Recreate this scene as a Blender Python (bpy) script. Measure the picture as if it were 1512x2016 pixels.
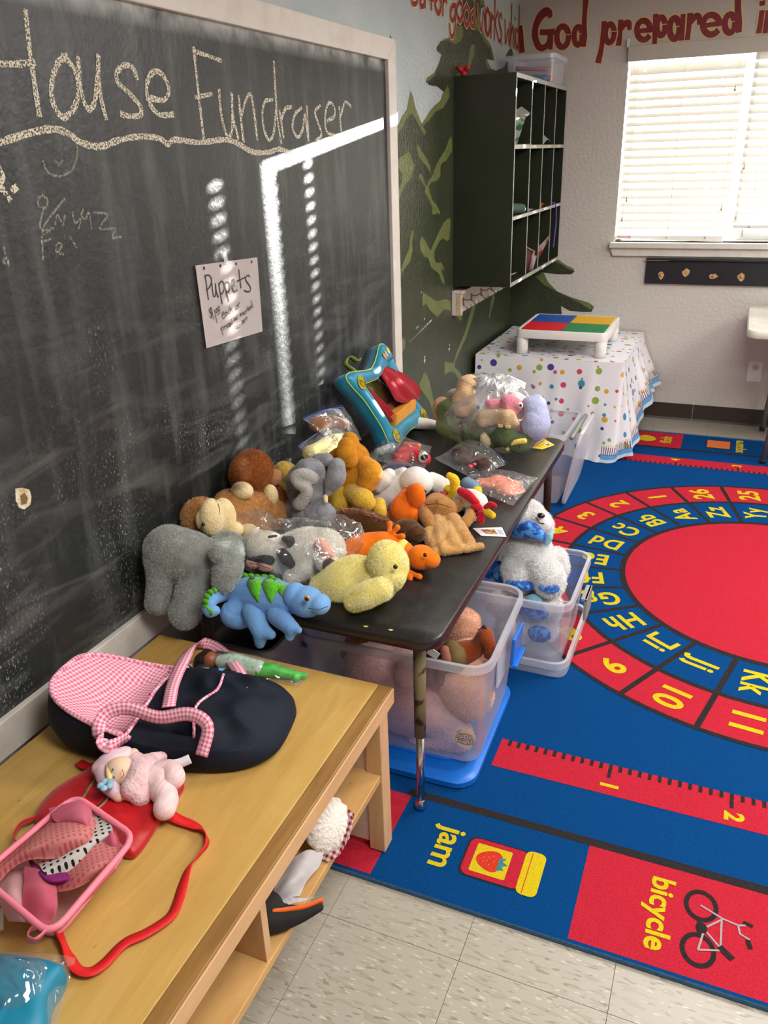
import bpy, bmesh, math, random
import numpy as np
from mathutils.bvhtree import BVHTree
from mathutils import Vector, Matrix, Quaternion, noise as mnoise
PI = math.pi
random.seed(7); rng = np.random.default_rng(7)
scene = bpy.context.scene
C = scene.collection
for o in list(bpy.data.objects): bpy.data.objects.remove(o)

# ---------------------------------------------------------------- camera
cam_d = bpy.data.cameras.new('camera'); cam = bpy.data.objects.new('camera', cam_d); C.objects.link(cam)
cam_d.sensor_fit = 'VERTICAL'; cam_d.sensor_height = 32.0; cam_d.lens = 1577.28 * 32.0 / 2016.0
cam_d.clip_start = 0.02
YAW, PITCH, ROLL = -0.412962, 0.417760, -0.034361
_f = Vector((math.sin(YAW)*math.cos(PITCH), math.cos(YAW)*math.cos(PITCH), -math.sin(PITCH)))
_r = Vector((math.cos(YAW), -math.sin(YAW), 0)); _u = _r.cross(_f)
_r2 = math.cos(ROLL)*_r + math.sin(ROLL)*_u; _u2 = -math.sin(ROLL)*_r + math.cos(ROLL)*_u
_m = Matrix((_r2, _u2, -_f)).transposed().to_4x4(); _m.translation = Vector((1.301768, -0.063292, 1.544938))
cam.matrix_world = _m
scene.camera = cam
# ---------------------------------------------------------------- world, sun, exposure
vs = scene.view_settings
vs.view_transform = 'Standard'; vs.look = 'None'; vs.gamma = 1.0; vs.use_curve_mapping = False
vs.exposure = EXPOSURE = 0.0
world = bpy.data.worlds.new('sky'); scene.world = world; world.use_nodes = True
bg = world.node_tree.nodes['Background']; bg.inputs[0].default_value = (0.92, 0.96, 1.0, 1); bg.inputs[1].default_value = 5.0
sun_d = bpy.data.lights.new('sun', 'SUN'); sun_d.energy = 36.0; sun_d.angle = math.radians(0.42); sun_d.color = (1.0, 0.96, 0.9)
sun = bpy.data.objects.new('sun', sun_d); C.objects.link(sun)
SUN_DIR = Vector((-1.222, -2.94, -0.44)).normalized()
sun.rotation_euler = SUN_DIR.to_track_quat('-Z', 'Y').to_euler()
scene.cycles.transparent_max_bounces = 14; scene.cycles.max_bounces = 7; scene.cycles.diffuse_bounces = 3
CEILING_PANELS = [(1.75, 0.6), (1.75, 2.9), (3.3, 1.75), (3.3, 4.0)]
PANEL_POWER = 38.0

# ---------------------------------------------------------------- helpers
def lin(c):
    def g(v):
        v = v/255.0
        return v/12.92 if v <= 0.04045 else ((v+0.055)/1.055)**2.4
    return (g(c[0]), g(c[1]), g(c[2]), 1.0)
MATS = {}
def pbr(name, col, rough=0.6, col2=None, nscale=20.0, npos=(0.35, 0.65), detail=4.0, bump=0.0, bscale=60.0, sheen=0.0, metal=0.0,
        coat=0.0, spec=0.5, stretch=(1, 1, 1), trans=0.0, sss=0.0, emit=None, coords='Object', rrange=None):
    if name in MATS: return MATS[name]
    m = bpy.data.materials.new(name); m.use_nodes = True; MATS[name] = m
    nt = m.node_tree; N = nt.nodes; Lk = nt.links; b = N['Principled BSDF']
    b.inputs['Base Color'].default_value = lin(col); b.inputs['Roughness'].default_value = rough
    b.inputs['Metallic'].default_value = metal; b.inputs['Specular IOR Level'].default_value = spec
    b.inputs['Coat Weight'].default_value = coat
    b.inputs['Sheen Weight'].default_value = sheen; b.inputs['Sheen Roughness'].default_value = 0.45
    if sss: b.inputs['Subsurface Weight'].default_value = sss; b.inputs['Subsurface Radius'].default_value = (0.02, 0.012, 0.008)
    if emit: b.inputs['Emission Color'].default_value = lin(emit[0]); b.inputs['Emission Strength'].default_value = emit[1]
    tc = N.new('ShaderNodeTexCoord'); mp = N.new('ShaderNodeMapping'); mp.inputs['Scale'].default_value = stretch
    Lk.new(tc.outputs[coords], mp.inputs['Vector'])
    if col2 is not None:
        n = N.new('ShaderNodeTexNoise'); n.inputs['Scale'].default_value = nscale; n.inputs['Detail'].default_value = detail
        Lk.new(mp.outputs[0], n.inputs['Vector'])
        r = N.new('ShaderNodeValToRGB'); r.color_ramp.elements[0].position = npos[0]; r.color_ramp.elements[1].position = npos[1]
        r.color_ramp.elements[0].color = lin(col); r.color_ramp.elements[1].color = lin(col2)
        Lk.new(n.outputs['Fac'], r.inputs[0]); Lk.new(r.outputs[0], b.inputs['Base Color'])
        if rrange:
            rr = N.new('ShaderNodeMapRange'); rr.inputs[3].default_value = rrange[0]; rr.inputs[4].default_value = rrange[1]
            Lk.new(n.outputs['Fac'], rr.inputs[0]); Lk.new(rr.outputs[0], b.inputs['Roughness'])
    if bump:
        n2 = N.new('ShaderNodeTexNoise'); n2.inputs['Scale'].default_value = bscale; n2.inputs['Detail'].default_value = 3.0
        Lk.new(mp.outputs[0], n2.inputs['Vector'])
        bp = N.new('ShaderNodeBump'); bp.inputs['Strength'].default_value = bump; bp.inputs['Distance'].default_value = 0.01
        Lk.new(n2.outputs['Fac'], bp.inputs['Height']); Lk.new(bp.outputs[0], b.inputs['Normal'])
    if trans: b.inputs['Transmission Weight'].default_value = trans
    return m
def film(name, tint=(255, 255, 255), haze=0.10, gloss=0.10, rough=0.12, crinkle=0.0, cscale=30.0, edge=0.55):
    """thin clear plastic: transparent sheet with a little milky diffuse and a glossy glint"""
    if name in MATS: return MATS[name]
    m = bpy.data.materials.new(name); m.use_nodes = True; MATS[name] = m
    nt = m.node_tree; N = nt.nodes; Lk = nt.links; N.remove(N['Principled BSDF']); out = N['Material Output']
    t = N.new('ShaderNodeBsdfTransparent'); t.inputs[0].default_value = (*[0.5+0.5*v for v in lin(tint)[:3]], 1)
    d = N.new('ShaderNodeBsdfDiffuse'); d.inputs[0].default_value = lin(tint)
    g = N.new('ShaderNodeBsdfGlossy'); g.inputs['Roughness'].default_value = rough
    m1 = N.new('ShaderNodeMixShader'); m2 = N.new('ShaderNodeMixShader')
    lw = N.new('ShaderNodeLayerWeight'); lw.inputs[0].default_value = 0.35
    r1 = N.new('ShaderNodeMapRange'); r1.inputs[3].default_value = haze; r1.inputs[4].default_value = min(1, haze+edge*0.5)
    r2 = N.new('ShaderNodeMapRange'); r2.inputs[3].default_value = gloss; r2.inputs[4].default_value = min(1, gloss+edge)
    Lk.new(lw.outputs['Facing'], r1.inputs[0]); Lk.new(lw.outputs['Facing'], r2.inputs[0])
    Lk.new(r1.outputs[0], m1.inputs[0]); Lk.new(t.outputs[0], m1.inputs[1]); Lk.new(d.outputs[0], m1.inputs[2])
    Lk.new(r2.outputs[0], m2.inputs[0]); Lk.new(m1.outputs[0], m2.inputs[1]); Lk.new(g.outputs[0], m2.inputs[2])
    Lk.new(m2.outputs[0], out.inputs[0])
    if crinkle:
        tc = N.new('ShaderNodeTexCoord'); n = N.new('ShaderNodeTexNoise'); n.inputs['Scale'].default_value = cscale; n.inputs['Detail'].default_value = 3
        n.noise_type = 'RIDGED_MULTIFRACTAL'; n.inputs['Distortion'].default_value = 0.8
        bp = N.new('ShaderNodeBump'); bp.inputs['Strength'].default_value = crinkle; bp.inputs['Distance'].default_value = 0.02
        Lk.new(tc.outputs['Object'], n.inputs[0]); Lk.new(n.outputs['Fac'], bp.inputs['Height'])
        for q in (d, g): Lk.new(bp.outputs[0], q.inputs['Normal'])
        Lk.new(bp.outputs[0], lw.inputs['Normal'])
    return m

def thing(name, label, cat, loc=(0, 0, 0), group=None):
    o = bpy.data.objects.new(name, None); C.objects.link(o); o.location = loc; o.empty_display_size = 0.05
    o['label'] = label; o['category'] = cat
    if group: o['group'] = group
    return o
def tag(o, label, cat, group=None):
    o['label'] = label; o['category'] = cat
    if group: o['group'] = group
    return o
def abs_loc(o):
    v = Vector(o.location)
    return v if o.parent is None else abs_loc(o.parent)+o.matrix_parent_inverse.translation+v
def link(name, me, mat=None, parent=None, smooth=False):
    o = bpy.data.objects.new(name, me); C.objects.link(o)
    if mat is not None:
        me.materials.clear(); me.materials.append(mat)
    if smooth: me.polygons.foreach_set('use_smooth', [True]*len(me.polygons))
    if parent is not None:
        o.parent = parent
        # every mesh is written in room coordinates; cancel the parents' offsets
        o.matrix_parent_inverse = Matrix.Translation(-abs_loc(parent))
    return o
def mesh(name, verts, faces, mat=None, parent=None, smooth=False):
    me = bpy.data.meshes.new(name); me.from_pydata([tuple(v) for v in verts], [], faces); me.update()
    return link(name, me, mat, parent, smooth)
def from_bm(name, bm, mat=None, parent=None, smooth=False):
    bmesh.ops.recalc_face_normals(bm, faces=bm.faces)
    me = bpy.data.meshes.new(name); bm.to_mesh(me); bm.free()
    return link(name, me, mat, parent, smooth)
def add_box(bm, lo, hi, rot=None, pivot=None):
    vs_ = [bm.verts.new((x, y, z)) for x in (lo[0], hi[0]) for y in (lo[1], hi[1]) for z in (lo[2], hi[2])]
    for f in ((0, 1, 3, 2), (4, 6, 7, 5), (0, 4, 5, 1), (2, 3, 7, 6), (0, 2, 6, 4), (1, 5, 7, 3)):
        bm.faces.new([vs_[i] for i in f])
    if rot is not None:
        bmesh.ops.rotate(bm, verts=vs_, cent=pivot or ((Vector(lo)+Vector(hi))/2), matrix=rot)
    return vs_
def box(name, lo, hi, mat=None, parent=None, bevel=0.0, rot=None, pivot=None, seg=2):
    bm = bmesh.new(); add_box(bm, lo, hi)
    if bevel: bmesh.ops.bevel(bm, geom=bm.edges[:], offset=bevel, segments=seg, profile=0.5, affect='EDGES')
    if rot is not None: bmesh.ops.rotate(bm, verts=bm.verts, cent=pivot or ((Vector(lo)+Vector(hi))/2), matrix=rot)
    return from_bm(name, bm, mat, parent, smooth=False)
def prism(name, pts, vec, mat=None, parent=None, bevel=0.0, smooth=False, holes=None):
    """outline pts (3-D, planar) pushed along vec"""
    bm = bmesh.new(); vec = Vector(vec)
    a = [bm.verts.new(p) for p in pts]; f0 = bm.faces.new(a)
    r = bmesh.ops.extrude_face_region(bm, geom=[f0])
    nv = [v for v in r['geom'] if isinstance(v, bmesh.types.BMVert)]
    bmesh.ops.translate(bm, verts=nv, vec=vec)
    if bevel:
        bmesh.ops.recalc_face_normals(bm, faces=bm.faces)
        ed = [e for e in bm.edges if abs((e.verts[0].co-e.verts[1].co).normalized().dot(vec.normalized())) < 0.5]
        bmesh.ops.bevel(bm, geom=ed, offset=bevel, segments=2, profile=0.5, affect='EDGES')
    return from_bm(name, bm, mat, parent, smooth)
def flat(name, pts, mat, parent=None, n=None):
    """one painted outline lying on a surface"""
    bm = bmesh.new(); f = bm.faces.new([bm.verts.new(p) for p in pts])
    f.normal_update()
    if n is not None and f.normal.dot(Vector(n)) < 0: f.normal_flip()
    bmesh.ops.triangulate(bm, faces=bm.faces[:])
    me = bpy.data.meshes.new(name); bm.to_mesh(me); bm.free()
    return link(name, me, mat, parent)
def catmull(pts, k=6, closed=False):
    P = [Vector(p) for p in pts]; n = len(P); out = []
    if n < 3: return P
    rngi = range(n) if closed else range(n-1)
    for i in rngi:
        p0 = P[(i-1) % n] if closed or i > 0 else P[0]*2-P[1]
        p1 = P[i]; p2 = P[(i+1) % n]
        p3 = P[(i+2) % n] if closed or i+2 < n else P[-1]*2-P[-2]
        for j in range(k):
            t = j/k
            out.append(0.5*((2*p1)+(p2-p0)*t+(2*p0-5*p1+4*p2-p3)*t*t+(3*p1-p0-3*p2+p3)*t**3))
    if not closed: out.append(P[-1])
    return out
def frames(P, closed=False):
    n = len(P); T = []
    for i in range(n):
        a = P[(i-1) % n] if closed or i else P[0]; b = P[(i+1) % n] if closed or i < n-1 else P[-1]
        t = (b-a); T.append(t.normalized() if t.length > 1e-9 else Vector((0, 0, 1)))
    up = Vector((0, 0, 1)) if abs(T[0].z) < 0.9 else Vector((1, 0, 0))
    nrm = (up-T[0]*up.dot(T[0])).normalized(); Ns = [nrm]
    for i in range(1, n):
        q = T[i-1].rotation_difference(T[i]); nrm = (q @ nrm); nrm = (nrm-T[i]*nrm.dot(T[i])).normalized(); Ns.append(nrm)
    return T, Ns
def sweep(bm, pts, r, seg=8, smooth_k=0, closed=False, caps=True, flat_=1.0):
    """round section swept along a path; r is a number or one per control point"""
    P = [Vector(p[:3]) for p in pts]; R = list(r) if hasattr(r, '__len__') else [r]*len(P)
    if smooth_k:
        Rv = [x for x in catmull([(a, 0, 0) for a in R], smooth_k, closed)]; R = [max(1e-4, v[0]) for v in Rv]; P = catmull(P, smooth_k, closed)
    T, Ns = frames(P, closed); rings = []
    for p, t, nn, rr in zip(P, T, Ns, R):
        bn = t.cross(nn)
        rings.append([bm.verts.new(p+rr*(math.cos(a)*nn+math.sin(a)*bn*flat_)) for a in [2*PI*k/seg for k in range(seg)]])
    m = len(rings)
    for i in range(m if closed else m-1):
        A, B = rings[i], rings[(i+1) % m]
        for k in range(seg): bm.faces.new((A[k], A[(k+1) % seg], B[(k+1) % seg], B[k]))
    if caps and not closed:
        bm.faces.new(rings[0][::-1]); bm.faces.new(rings[-1])
    return rings
def tube(name, pts, r, mat=None, parent=None, seg=10, k=0, closed=False):
    bm = bmesh.new(); sweep(bm, pts, r, seg, k, closed)
    return from_bm(name, bm, mat, parent, smooth=True)
def strap(name, pts, sides, w, mat, parent=None, k=8, thick=0.0016, uvw=True):
    """flat webbing along pts; sides gives the across direction at each point"""
    P = catmull(pts, k); S = catmull(sides, k); S = [s.normalized() for s in S]; n = len(P)
    Tn, _ = frames(P); bm = bmesh.new(); uv = bm.loops.layers.uv.new('UVMap'); rows = []; acc = 0; us = []
    for i in range(n):
        if i: acc += (P[i]-P[i-1]).length
        us.append(acc); s = (S[i]-Tn[i]*S[i].dot(Tn[i])).normalized(); nn = Tn[i].cross(s)*thick*0.5
        rows.append([bm.verts.new(P[i]+s*w/2*a+nn*b) for a, b in ((-1, -1), (1, -1), (1, 1), (-1, 1))])
    for i in range(n-1):
        for q in range(4):
            f = bm.faces.new((rows[i][q], rows[i][(q+1) % 4], rows[i+1][(q+1) % 4], rows[i+1][q])); f.smooth = True
            vv = {0: (0, w), 1: (w, w), 2: (w, 0), 3: (0, 0)}[q]
            for l, c in zip(f.loops, ((us[i], vv[0]), (us[i], vv[1]), (us[i+1], vv[1]), (us[i+1], vv[0]))): l[uv].uv = c
    bm.faces.new(rows[0][::-1]); bm.faces.new(rows[-1])
    return from_bm(name, bm, mat, parent)
def lathe(name, prof, loc, mat=None, parent=None, seg=24, axis=(0, 0, 1), smooth=True):
    bm = bmesh.new(); q = Vector((0, 0, 1)).rotation_difference(Vector(axis)); rings = []
    for r, z in prof:
        rings.append([bm.verts.new(Vector(loc)+q @ Vector((max(r, 1e-5)*math.cos(2*PI*k/seg), max(r, 1e-5)*math.sin(2*PI*k/seg), z))) for k in range(seg)])
    for A, B in zip(rings, rings[1:]):
        for k in range(seg): bm.faces.new((A[k], A[(k+1) % seg], B[(k+1) % seg], B[k]))
    bm.faces.new(rings[0][::-1]); bm.faces.new(rings[-1])
    bmesh.ops.remove_doubles(bm, verts=bm.verts, dist=2e-5)
    return from_bm(name, bm, mat, parent, smooth)
def brush(name, strokes, width, nrm, mat, parent=None, k=5, jitter=0.0, lift=0.0):
    """hand-drawn strokes lying on a surface; a 4th number on a point is its width factor"""
    bm = bmesh.new(); nrm = Vector(nrm).normalized(); step = 0
    for st in strokes:
        step += 1; off = nrm*(lift+step*5e-5)
        W = [(p[3] if len(p) > 3 else 1.0)*width for p in st]; P = [Vector(p[:3]) for p in st]
        if k and len(P) > 2:
            W = [v[0] for v in catmull([(w, 0, 0) for w in W], k)]; P = catmull(P, k)
        elif len(P) == 2 and k:
            P = [P[0].lerp(P[1], i/k) for i in range(k+1)]; W = [W[0]+(W[1]-W[0])*i/k for i in range(k+1)]
        prev = None; n = len(P)
        for i in range(n):
            a = P[max(0, i-1)]; b = P[min(n-1, i+1)]; t = (b-a)
            if t.length < 1e-9: continue
            t.normalize(); s = nrm.cross(t).normalized(); w = W[i]*0.5*(1+jitter*random.uniform(-1, 1))
            e = Vector((0, 0, 0))
            if i == 0: e = -t*w*0.6
            if i == n-1: e = t*w*0.6
            oi = off+nrm*i*1.2e-5; cur = (bm.verts.new(P[i]+s*w+oi+e), bm.verts.new(P[i]-s*w+oi+e))
            if prev: bm.faces.new((prev[0], prev[1], cur[1], cur[0]))
            prev = cur
    for f in bm.faces:
        f.normal_update()
        if f.normal.dot(nrm) < 0: f.normal_flip()
    me = bpy.data.meshes.new(name); bm.to_mesh(me); bm.free()
    return link(name, me, mat, parent)
TMP = bpy.data.scenes.new('workbench')   # small side scene so that evaluating one shape stays quick
def baked(ob):
    TMP.collection.objects.link(ob)
    with bpy.context.temp_override(scene=TMP, view_layer=TMP.view_layers[0]):
        dg = bpy.context.evaluated_depsgraph_get(); me = bpy.data.meshes.new_from_object(ob.evaluated_get(dg))
    TMP.collection.objects.unlink(ob)
    return me
def glyph_mesh(body, size, offset=0.0, extrude=0.0, space=1.0):
    cu = bpy.data.curves.new('glyph', 'FONT'); cu.body = body; cu.size = size; cu.offset = offset; cu.extrude = extrude
    cu.align_x = 'CENTER'; cu.align_y = 'CENTER'; cu.resolution_u = 4; cu.space_character = space
    ob = bpy.data.objects.new('glyph', cu); me = baked(ob)
    bpy.data.objects.remove(ob); bpy.data.curves.remove(cu)
    return me
def text(name, body, size, origin, right, up, mat, parent=None, offset=0.0, sx=1.0, space=1.0):
    me = glyph_mesh(body, size, offset, space=space); r = Vector(right).normalized()*sx; u = Vector(up).normalized(); nn = r.normalized().cross(u); o0 = Vector(origin)
    for v in me.vertices: v.co = o0+r*v.co.x+u*v.co.y+nn*v.co.z
    return link(name, me, mat, parent)
def shade(o, angle=40):
    me = o.data; me.polygons.foreach_set('use_smooth', [True]*len(me.polygons))
    try: me.set_sharp_from_angle(angle=math.radians(angle))
    except Exception: pass
    return o

# ---- soft bodies: balls and tapering limbs fused into one skin
def _ball(bm, c, r, rot=None, seg=16):
    r = Vector(r) if hasattr(r, '__len__') else Vector((r, r, r)); c = Vector(c)
    M = Matrix.Translation(c) @ (rot.to_4x4() if rot is not None else Matrix()) @ Matrix.Diagonal((r.x, r.y, r.z, 1))
    bmesh.ops.create_uvsphere(bm, u_segments=seg, v_segments=seg//2+2, radius=1.0, matrix=M)
def _limb(bm, chain, seg=14):
    P = [Vector(p[:3]) for p in chain]; R = [p[3] for p in chain]
    if len(P) > 2:
        k = 4; P2 = catmull(P, k); R2 = [max(0.002, v[0]) for v in catmull([(r, 0, 0) for r in R], k)]
    else:
        P2 = [P[0].lerp(P[1], i/4) for i in range(5)]; R2 = [R[0]+(R[1]-R[0])*i/4 for i in range(5)]
    sweep(bm, P2, R2, seg)
    _ball(bm, P[0], R[0]); _ball(bm, P[-1], R[-1])
def wob(co, scale, seed):
    rg = np.random.default_rng(int(seed)+11); D = rg.normal(size=(9, 3)); D /= np.linalg.norm(D, axis=1, keepdims=True); D *= scale*(0.7+1.6*rg.random((9, 1)))*2.2
    return np.sin(co @ D.T+rg.random(9)*6.28).sum(1, keepdims=True)/3.6
def rot_to(axis, roll=0.0):
    """orientation whose local x runs along axis"""
    q = Vector((1, 0, 0)).rotation_difference(Vector(axis).normalized())
    return (q @ Quaternion((1, 0, 0), roll)).to_matrix()
def soft(name, prims, mat, parent=None, voxel=0.005, smooth=6, lump=0.0, lscale=12.0, floor=None, seed=0, fold=0.0, fscale=30.0, grow=0.0016):
    bm = bmesh.new()
    for p in prims:
        if p[0] == 'b': _ball(bm, p[1], p[2], p[3] if len(p) > 3 else None)
        else: _limb(bm, p[1])
    me = bpy.data.meshes.new(name); bm.to_mesh(me); bm.free()
    ob = bpy.data.objects.new(name, me)
    md = ob.modifiers.new('r', 'REMESH'); md.mode = 'VOXEL'; md.voxel_size = voxel
    if smooth:
        ms = ob.modifiers.new('s', 'SMOOTH'); ms.factor = 0.5; ms.iterations = max(1, int(smooth*0.6))
    me2 = baked(ob)
    bpy.data.objects.remove(ob); bpy.data.meshes.remove(me)
    if lump or floor is not None or fold or grow:
        me2.update(); nv = len(me2.vertices); co = np.empty(nv*3, np.float32); no = np.empty(nv*3, np.float32)
        me2.vertices.foreach_get('co', co); me2.vertices.foreach_get('normal', no); co = co.reshape(-1, 3); no = no.reshape(-1, 3)
        d = np.full((nv, 1), grow, np.float32)
        if lump: d += lump*wob(co, lscale, seed)
        if fold: d -= fold*4*np.maximum(0, 0.25-np.abs(wob(co, fscale, seed+5)))
        co = co+no*d
        if floor is not None: co[:, 2] = np.where(co[:, 2] < floor, floor+(co[:, 2]-floor)*0.04, co[:, 2])
        me2.vertices.foreach_set('co', co.ravel())
    me2.update(); me2.name = name
    return link(name, me2, mat, parent, smooth=True)
def fur(o, n, length, mat, droop=(0, 0, -0.3), width=0.0012, curl=0.4, parent=None, name='fur', mask=None, seed=1, lenvar=0.5):
    """short pile standing on the skin: one thin blade per hair"""
    n = int(n*1.5); length *= 0.8; width *= 0.62; curl *= 0.8
    me = o.data; me.calc_loop_triangles(); rg = np.random.default_rng(seed)
    nv = len(me.vertices); co = np.empty(nv*3); me.vertices.foreach_get('co', co); co = co.reshape(-1, 3)
    no = np.empty(nv*3); me.vertices.foreach_get('normal', no); no = no.reshape(-1, 3)
    nt = len(me.loop_triangles); tr = np.empty(nt*3, dtype=np.int32); me.loop_triangles.foreach_get('vertices', tr); tr = tr.reshape(-1, 3)
    A, B, Cc = co[tr[:, 0]], co[tr[:, 1]], co[tr[:, 2]]
    ar = np.linalg.norm(np.cross(B-A, Cc-A), axis=1)
    if mask is not None:
        cen = (A+B+Cc)/3; ar = ar*np.array([1.0 if mask(c) else 0.0 for c in cen])
    idx = rg.choice(nt, n, p=ar/ar.sum()); u = rg.random((n, 1)); v = rg.random((n, 1)); fl = (u+v) > 1; u = np.where(fl, 1-u, u); v = np.where(fl, 1-v, v)
    P = A[idx]*(1-u-v)+B[idx]*u+Cc[idx]*v
    Nn = no[tr[idx, 0]]*(1-u-v)+no[tr[idx, 1]]*u+no[tr[idx, 2]]*v; Nn /= np.linalg.norm(Nn, axis=1, keepdims=True)+1e-9
    low = rg.normal(size=(n, 3))*curl; d = Nn+np.array(droop)+low
    d -= Nn*np.minimum(0, (d*Nn).sum(1, keepdims=True)-0.25)
    d /= np.linalg.norm(d, axis=1, keepdims=True)
    Ls = length*(1-lenvar*rg.random((n, 1)))
    s = np.cross(d, rg.normal(size=(n, 3))); s /= np.linalg.norm(s, axis=1, keepdims=True)+1e-9
    mid = P+d*Ls*0.55+Nn*Ls*0.1; tip = P+d*Ls+np.array((0, 0, -0.15))*Ls
    P0 = P-Nn*0.001
    V = np.empty((n, 5, 3)); V[:, 0] = P0-s*width/2; V[:, 1] = P0+s*width/2; V[:, 2] = mid-s*width*0.4; V[:, 3] = mid+s*width*0.4; V[:, 4] = tip
    base = np.arange(n)*5
    m2 = bpy.data.meshes.new(name); m2.vertices.add(n*5); m2.vertices.foreach_set('co', V.ravel())
    lv = np.empty((n, 7), dtype=np.int32); lv[:, 0] = base; lv[:, 1] = base+1; lv[:, 2] = base+3; lv[:, 3] = base+2; lv[:, 4] = base+2; lv[:, 5] = base+3; lv[:, 6] = base+4
    m2.loops.add(n*7); m2.loops.foreach_set('vertex_index', lv.ravel())
    st = np.empty((n, 2), dtype=np.int32); st[:, 0] = np.arange(n)*7; st[:, 1] = st[:, 0]+4
    m2.polygons.add(n*2); m2.polygons.foreach_set('loop_start', st.ravel()); m2.update(calc_edges=True); m2.validate()
    f = link(name, m2, mat, parent if parent is not None else o)
    f['kind'] = 'stuff'
    return f
def eye(p, r, mat, parent, name='eye'):
    bm = bmesh.new(); _ball(bm, p, r, seg=12)
    return from_bm(name, bm, mat, parent, smooth=True)

# ================================================================ the room
YB = 5.018; XR = 4.3; YR = -2.3; ZC = 2.31
def structure(o): o['kind'] = 'structure'; return o
M_wall = pbr('wall_paint_white', (206, 200, 192), 0.5, bump=0.35, bscale=55)
M_sky = pbr('wall_paint_pale_blue', (176, 190, 192), 0.30, (190, 200, 200), 3.0, bump=0.35, bscale=75)
M_ceil = pbr('ceiling_paint', (222, 218, 210), 0.8, bump=0.3, bscale=60)
M_trim = pbr('trim_paint_cream', (220, 214, 205), 0.45, (204, 197, 188), 14.0, npos=(0.45, 0.8), bump=0.05, bscale=40)
M_white = pbr('white_vinyl', (236, 236, 232), 0.4)
wl = structure(box('wall_left', (-0.12, YR, 0), (0, YB, ZC), M_sky))
bm = bmesh.new()
WX0, WX1, WZ0, WZ1 = 0.612, 1.868, 1.042, 2.035
add_box(bm, (-0.12, YB, 0), (WX0, YB+0.14, ZC)); add_box(bm, (WX1, YB, 0), (XR, YB+0.14, ZC))
add_box(bm, (WX0, YB, 0), (WX1, YB+0.14, WZ0)); add_box(bm, (WX0, YB, WZ1), (WX1, YB+0.14, ZC))
wb = structure(from_bm('wall_back', bm, M_wall))
structure(box('wall_right', (XR, YR, 0), (XR+0.1, YB+0.14, ZC), M_wall))
structure(box('wall_rear', (-0.12, YR-0.1, 0), (XR+0.1, YR, ZC), M_wall))
structure(box('ceiling', (-0.12, YR-0.1, ZC), (XR+0.1, YB+0.14, ZC+0.1), M_ceil))
# ---- ceiling panels (the room's lamps)
M_diff = pbr('lamp_diffuser', (250, 250, 245), 0.6, emit=((255, 250, 240), 2.5))
for i, (x, y) in enumerate(CEILING_PANELS):
    t = thing('ceiling_light', 'flat white fluorescent ceiling panel %s' % ('above the wooden bench', 'above the rug circle', 'at the right side of the room', 'nearest the window, right side of the room')[i], 'ceiling light', (x, y, ZC), 'ceiling panels')
    box('light_frame', (x-0.62, y-0.33, ZC-0.03), (x+0.62, y+0.33, ZC), M_white, t, 0.004)
    box('diffuser', (x-0.58, y-0.29, ZC-0.036), (x+0.58, y+0.29, ZC-0.030), M_diff, t)
    ld = bpy.data.lights.new('panel_light', 'AREA'); ld.shape = 'RECTANGLE'; ld.size = 1.12; ld.size_y = 0.54; ld.energy = PANEL_POWER; ld.color = (1.0, 0.975, 0.94)
    lo = bpy.data.objects.new('panel_light', ld); C.objects.link(lo); lo.location = (x, y, ZC-0.04); lo.parent = t; lo.matrix_parent_inverse = Matrix.Translation((-x, -y, -ZC))
# ---- floor of vinyl tiles
M_grout = pbr('tile_joint', (120, 112, 100), 0.9)
fl = structure(box('floor', (-0.12, YR, -0.06), (XR, YB+0.14, -0.0035), M_grout))
mt = bpy.data.materials.new('vinyl_tile'); mt.use_nodes = True; MATS['vinyl_tile'] = mt
nt = mt.node_tree; N = nt.nodes; Lk = nt.links; b = N['Principled BSDF']; b.inputs['Roughness'].default_value = 0.38
tc = N.new('ShaderNodeTexCoord'); oi = N.new('ShaderNodeObjectInfo'); ad = N.new('ShaderNodeVectorMath'); ad.operation = 'ADD'
ml = N.new('ShaderNodeVectorMath'); ml.operation = 'SCALE'; ml.inputs[3].default_value = 40.0
cb = N.new('ShaderNodeCombineXYZ'); Lk.new(oi.outputs['Random'], cb.inputs[0]); Lk.new(oi.outputs['Random'], cb.inputs[1]); Lk.new(cb.outputs[0], ml.inputs[0])
Lk.new(tc.outputs['Object'], ad.inputs[0]); Lk.new(ml.outputs[0], ad.inputs[1])
base = None
cur = (lin((170, 163, 149)))
rgb = N.new('ShaderNodeRGB'); rgb.outputs[0].default_value = cur; prev = rgb.outputs[0]
for (sx, sy, sc, lo_, hi_, col, am) in ((0.30, 1.6, 62, 0.57, 0.60, (158, 149, 133), 0.8), (0.34, 1.5, 88, 0.63, 0.65, (124, 114, 100), 0.7), (0.4, 1.7, 92, 0.65, 0.68, (206, 200, 188), 0.8), (1, 1, 3, 0.4, 0.7, (170, 162, 148), 0.6)):
    mp = N.new('ShaderNodeMapping'); mp.inputs['Scale'].default_value = (sx, sy, 1); mp.inputs['Rotation'].default_value = (0, 0, 0.5+sc*0.004)
    Lk.new(ad.outputs[0], mp.inputs[0]); n = N.new('ShaderNodeTexNoise'); n.inputs['Scale'].default_value = sc; n.inputs['Detail'].default_value = 1.5
    Lk.new(mp.outputs[0], n.inputs[0]); mr = N.new('ShaderNodeMapRange'); mr.inputs[1].default_value = lo_; mr.inputs[2].default_value = hi_; mr.inputs[4].default_value = am
    Lk.new(n.outputs['Fac'], mr.inputs[0]); mx = N.new('ShaderNodeMix'); mx.data_type = 'RGBA'; Lk.new(mr.outputs[0], mx.inputs[0]); Lk.new(prev, mx.inputs[6]); mx.inputs[7].default_value = lin(col)
    prev = mx.outputs[2]
Lk.new(prev, b.inputs['Base Color'])
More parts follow.
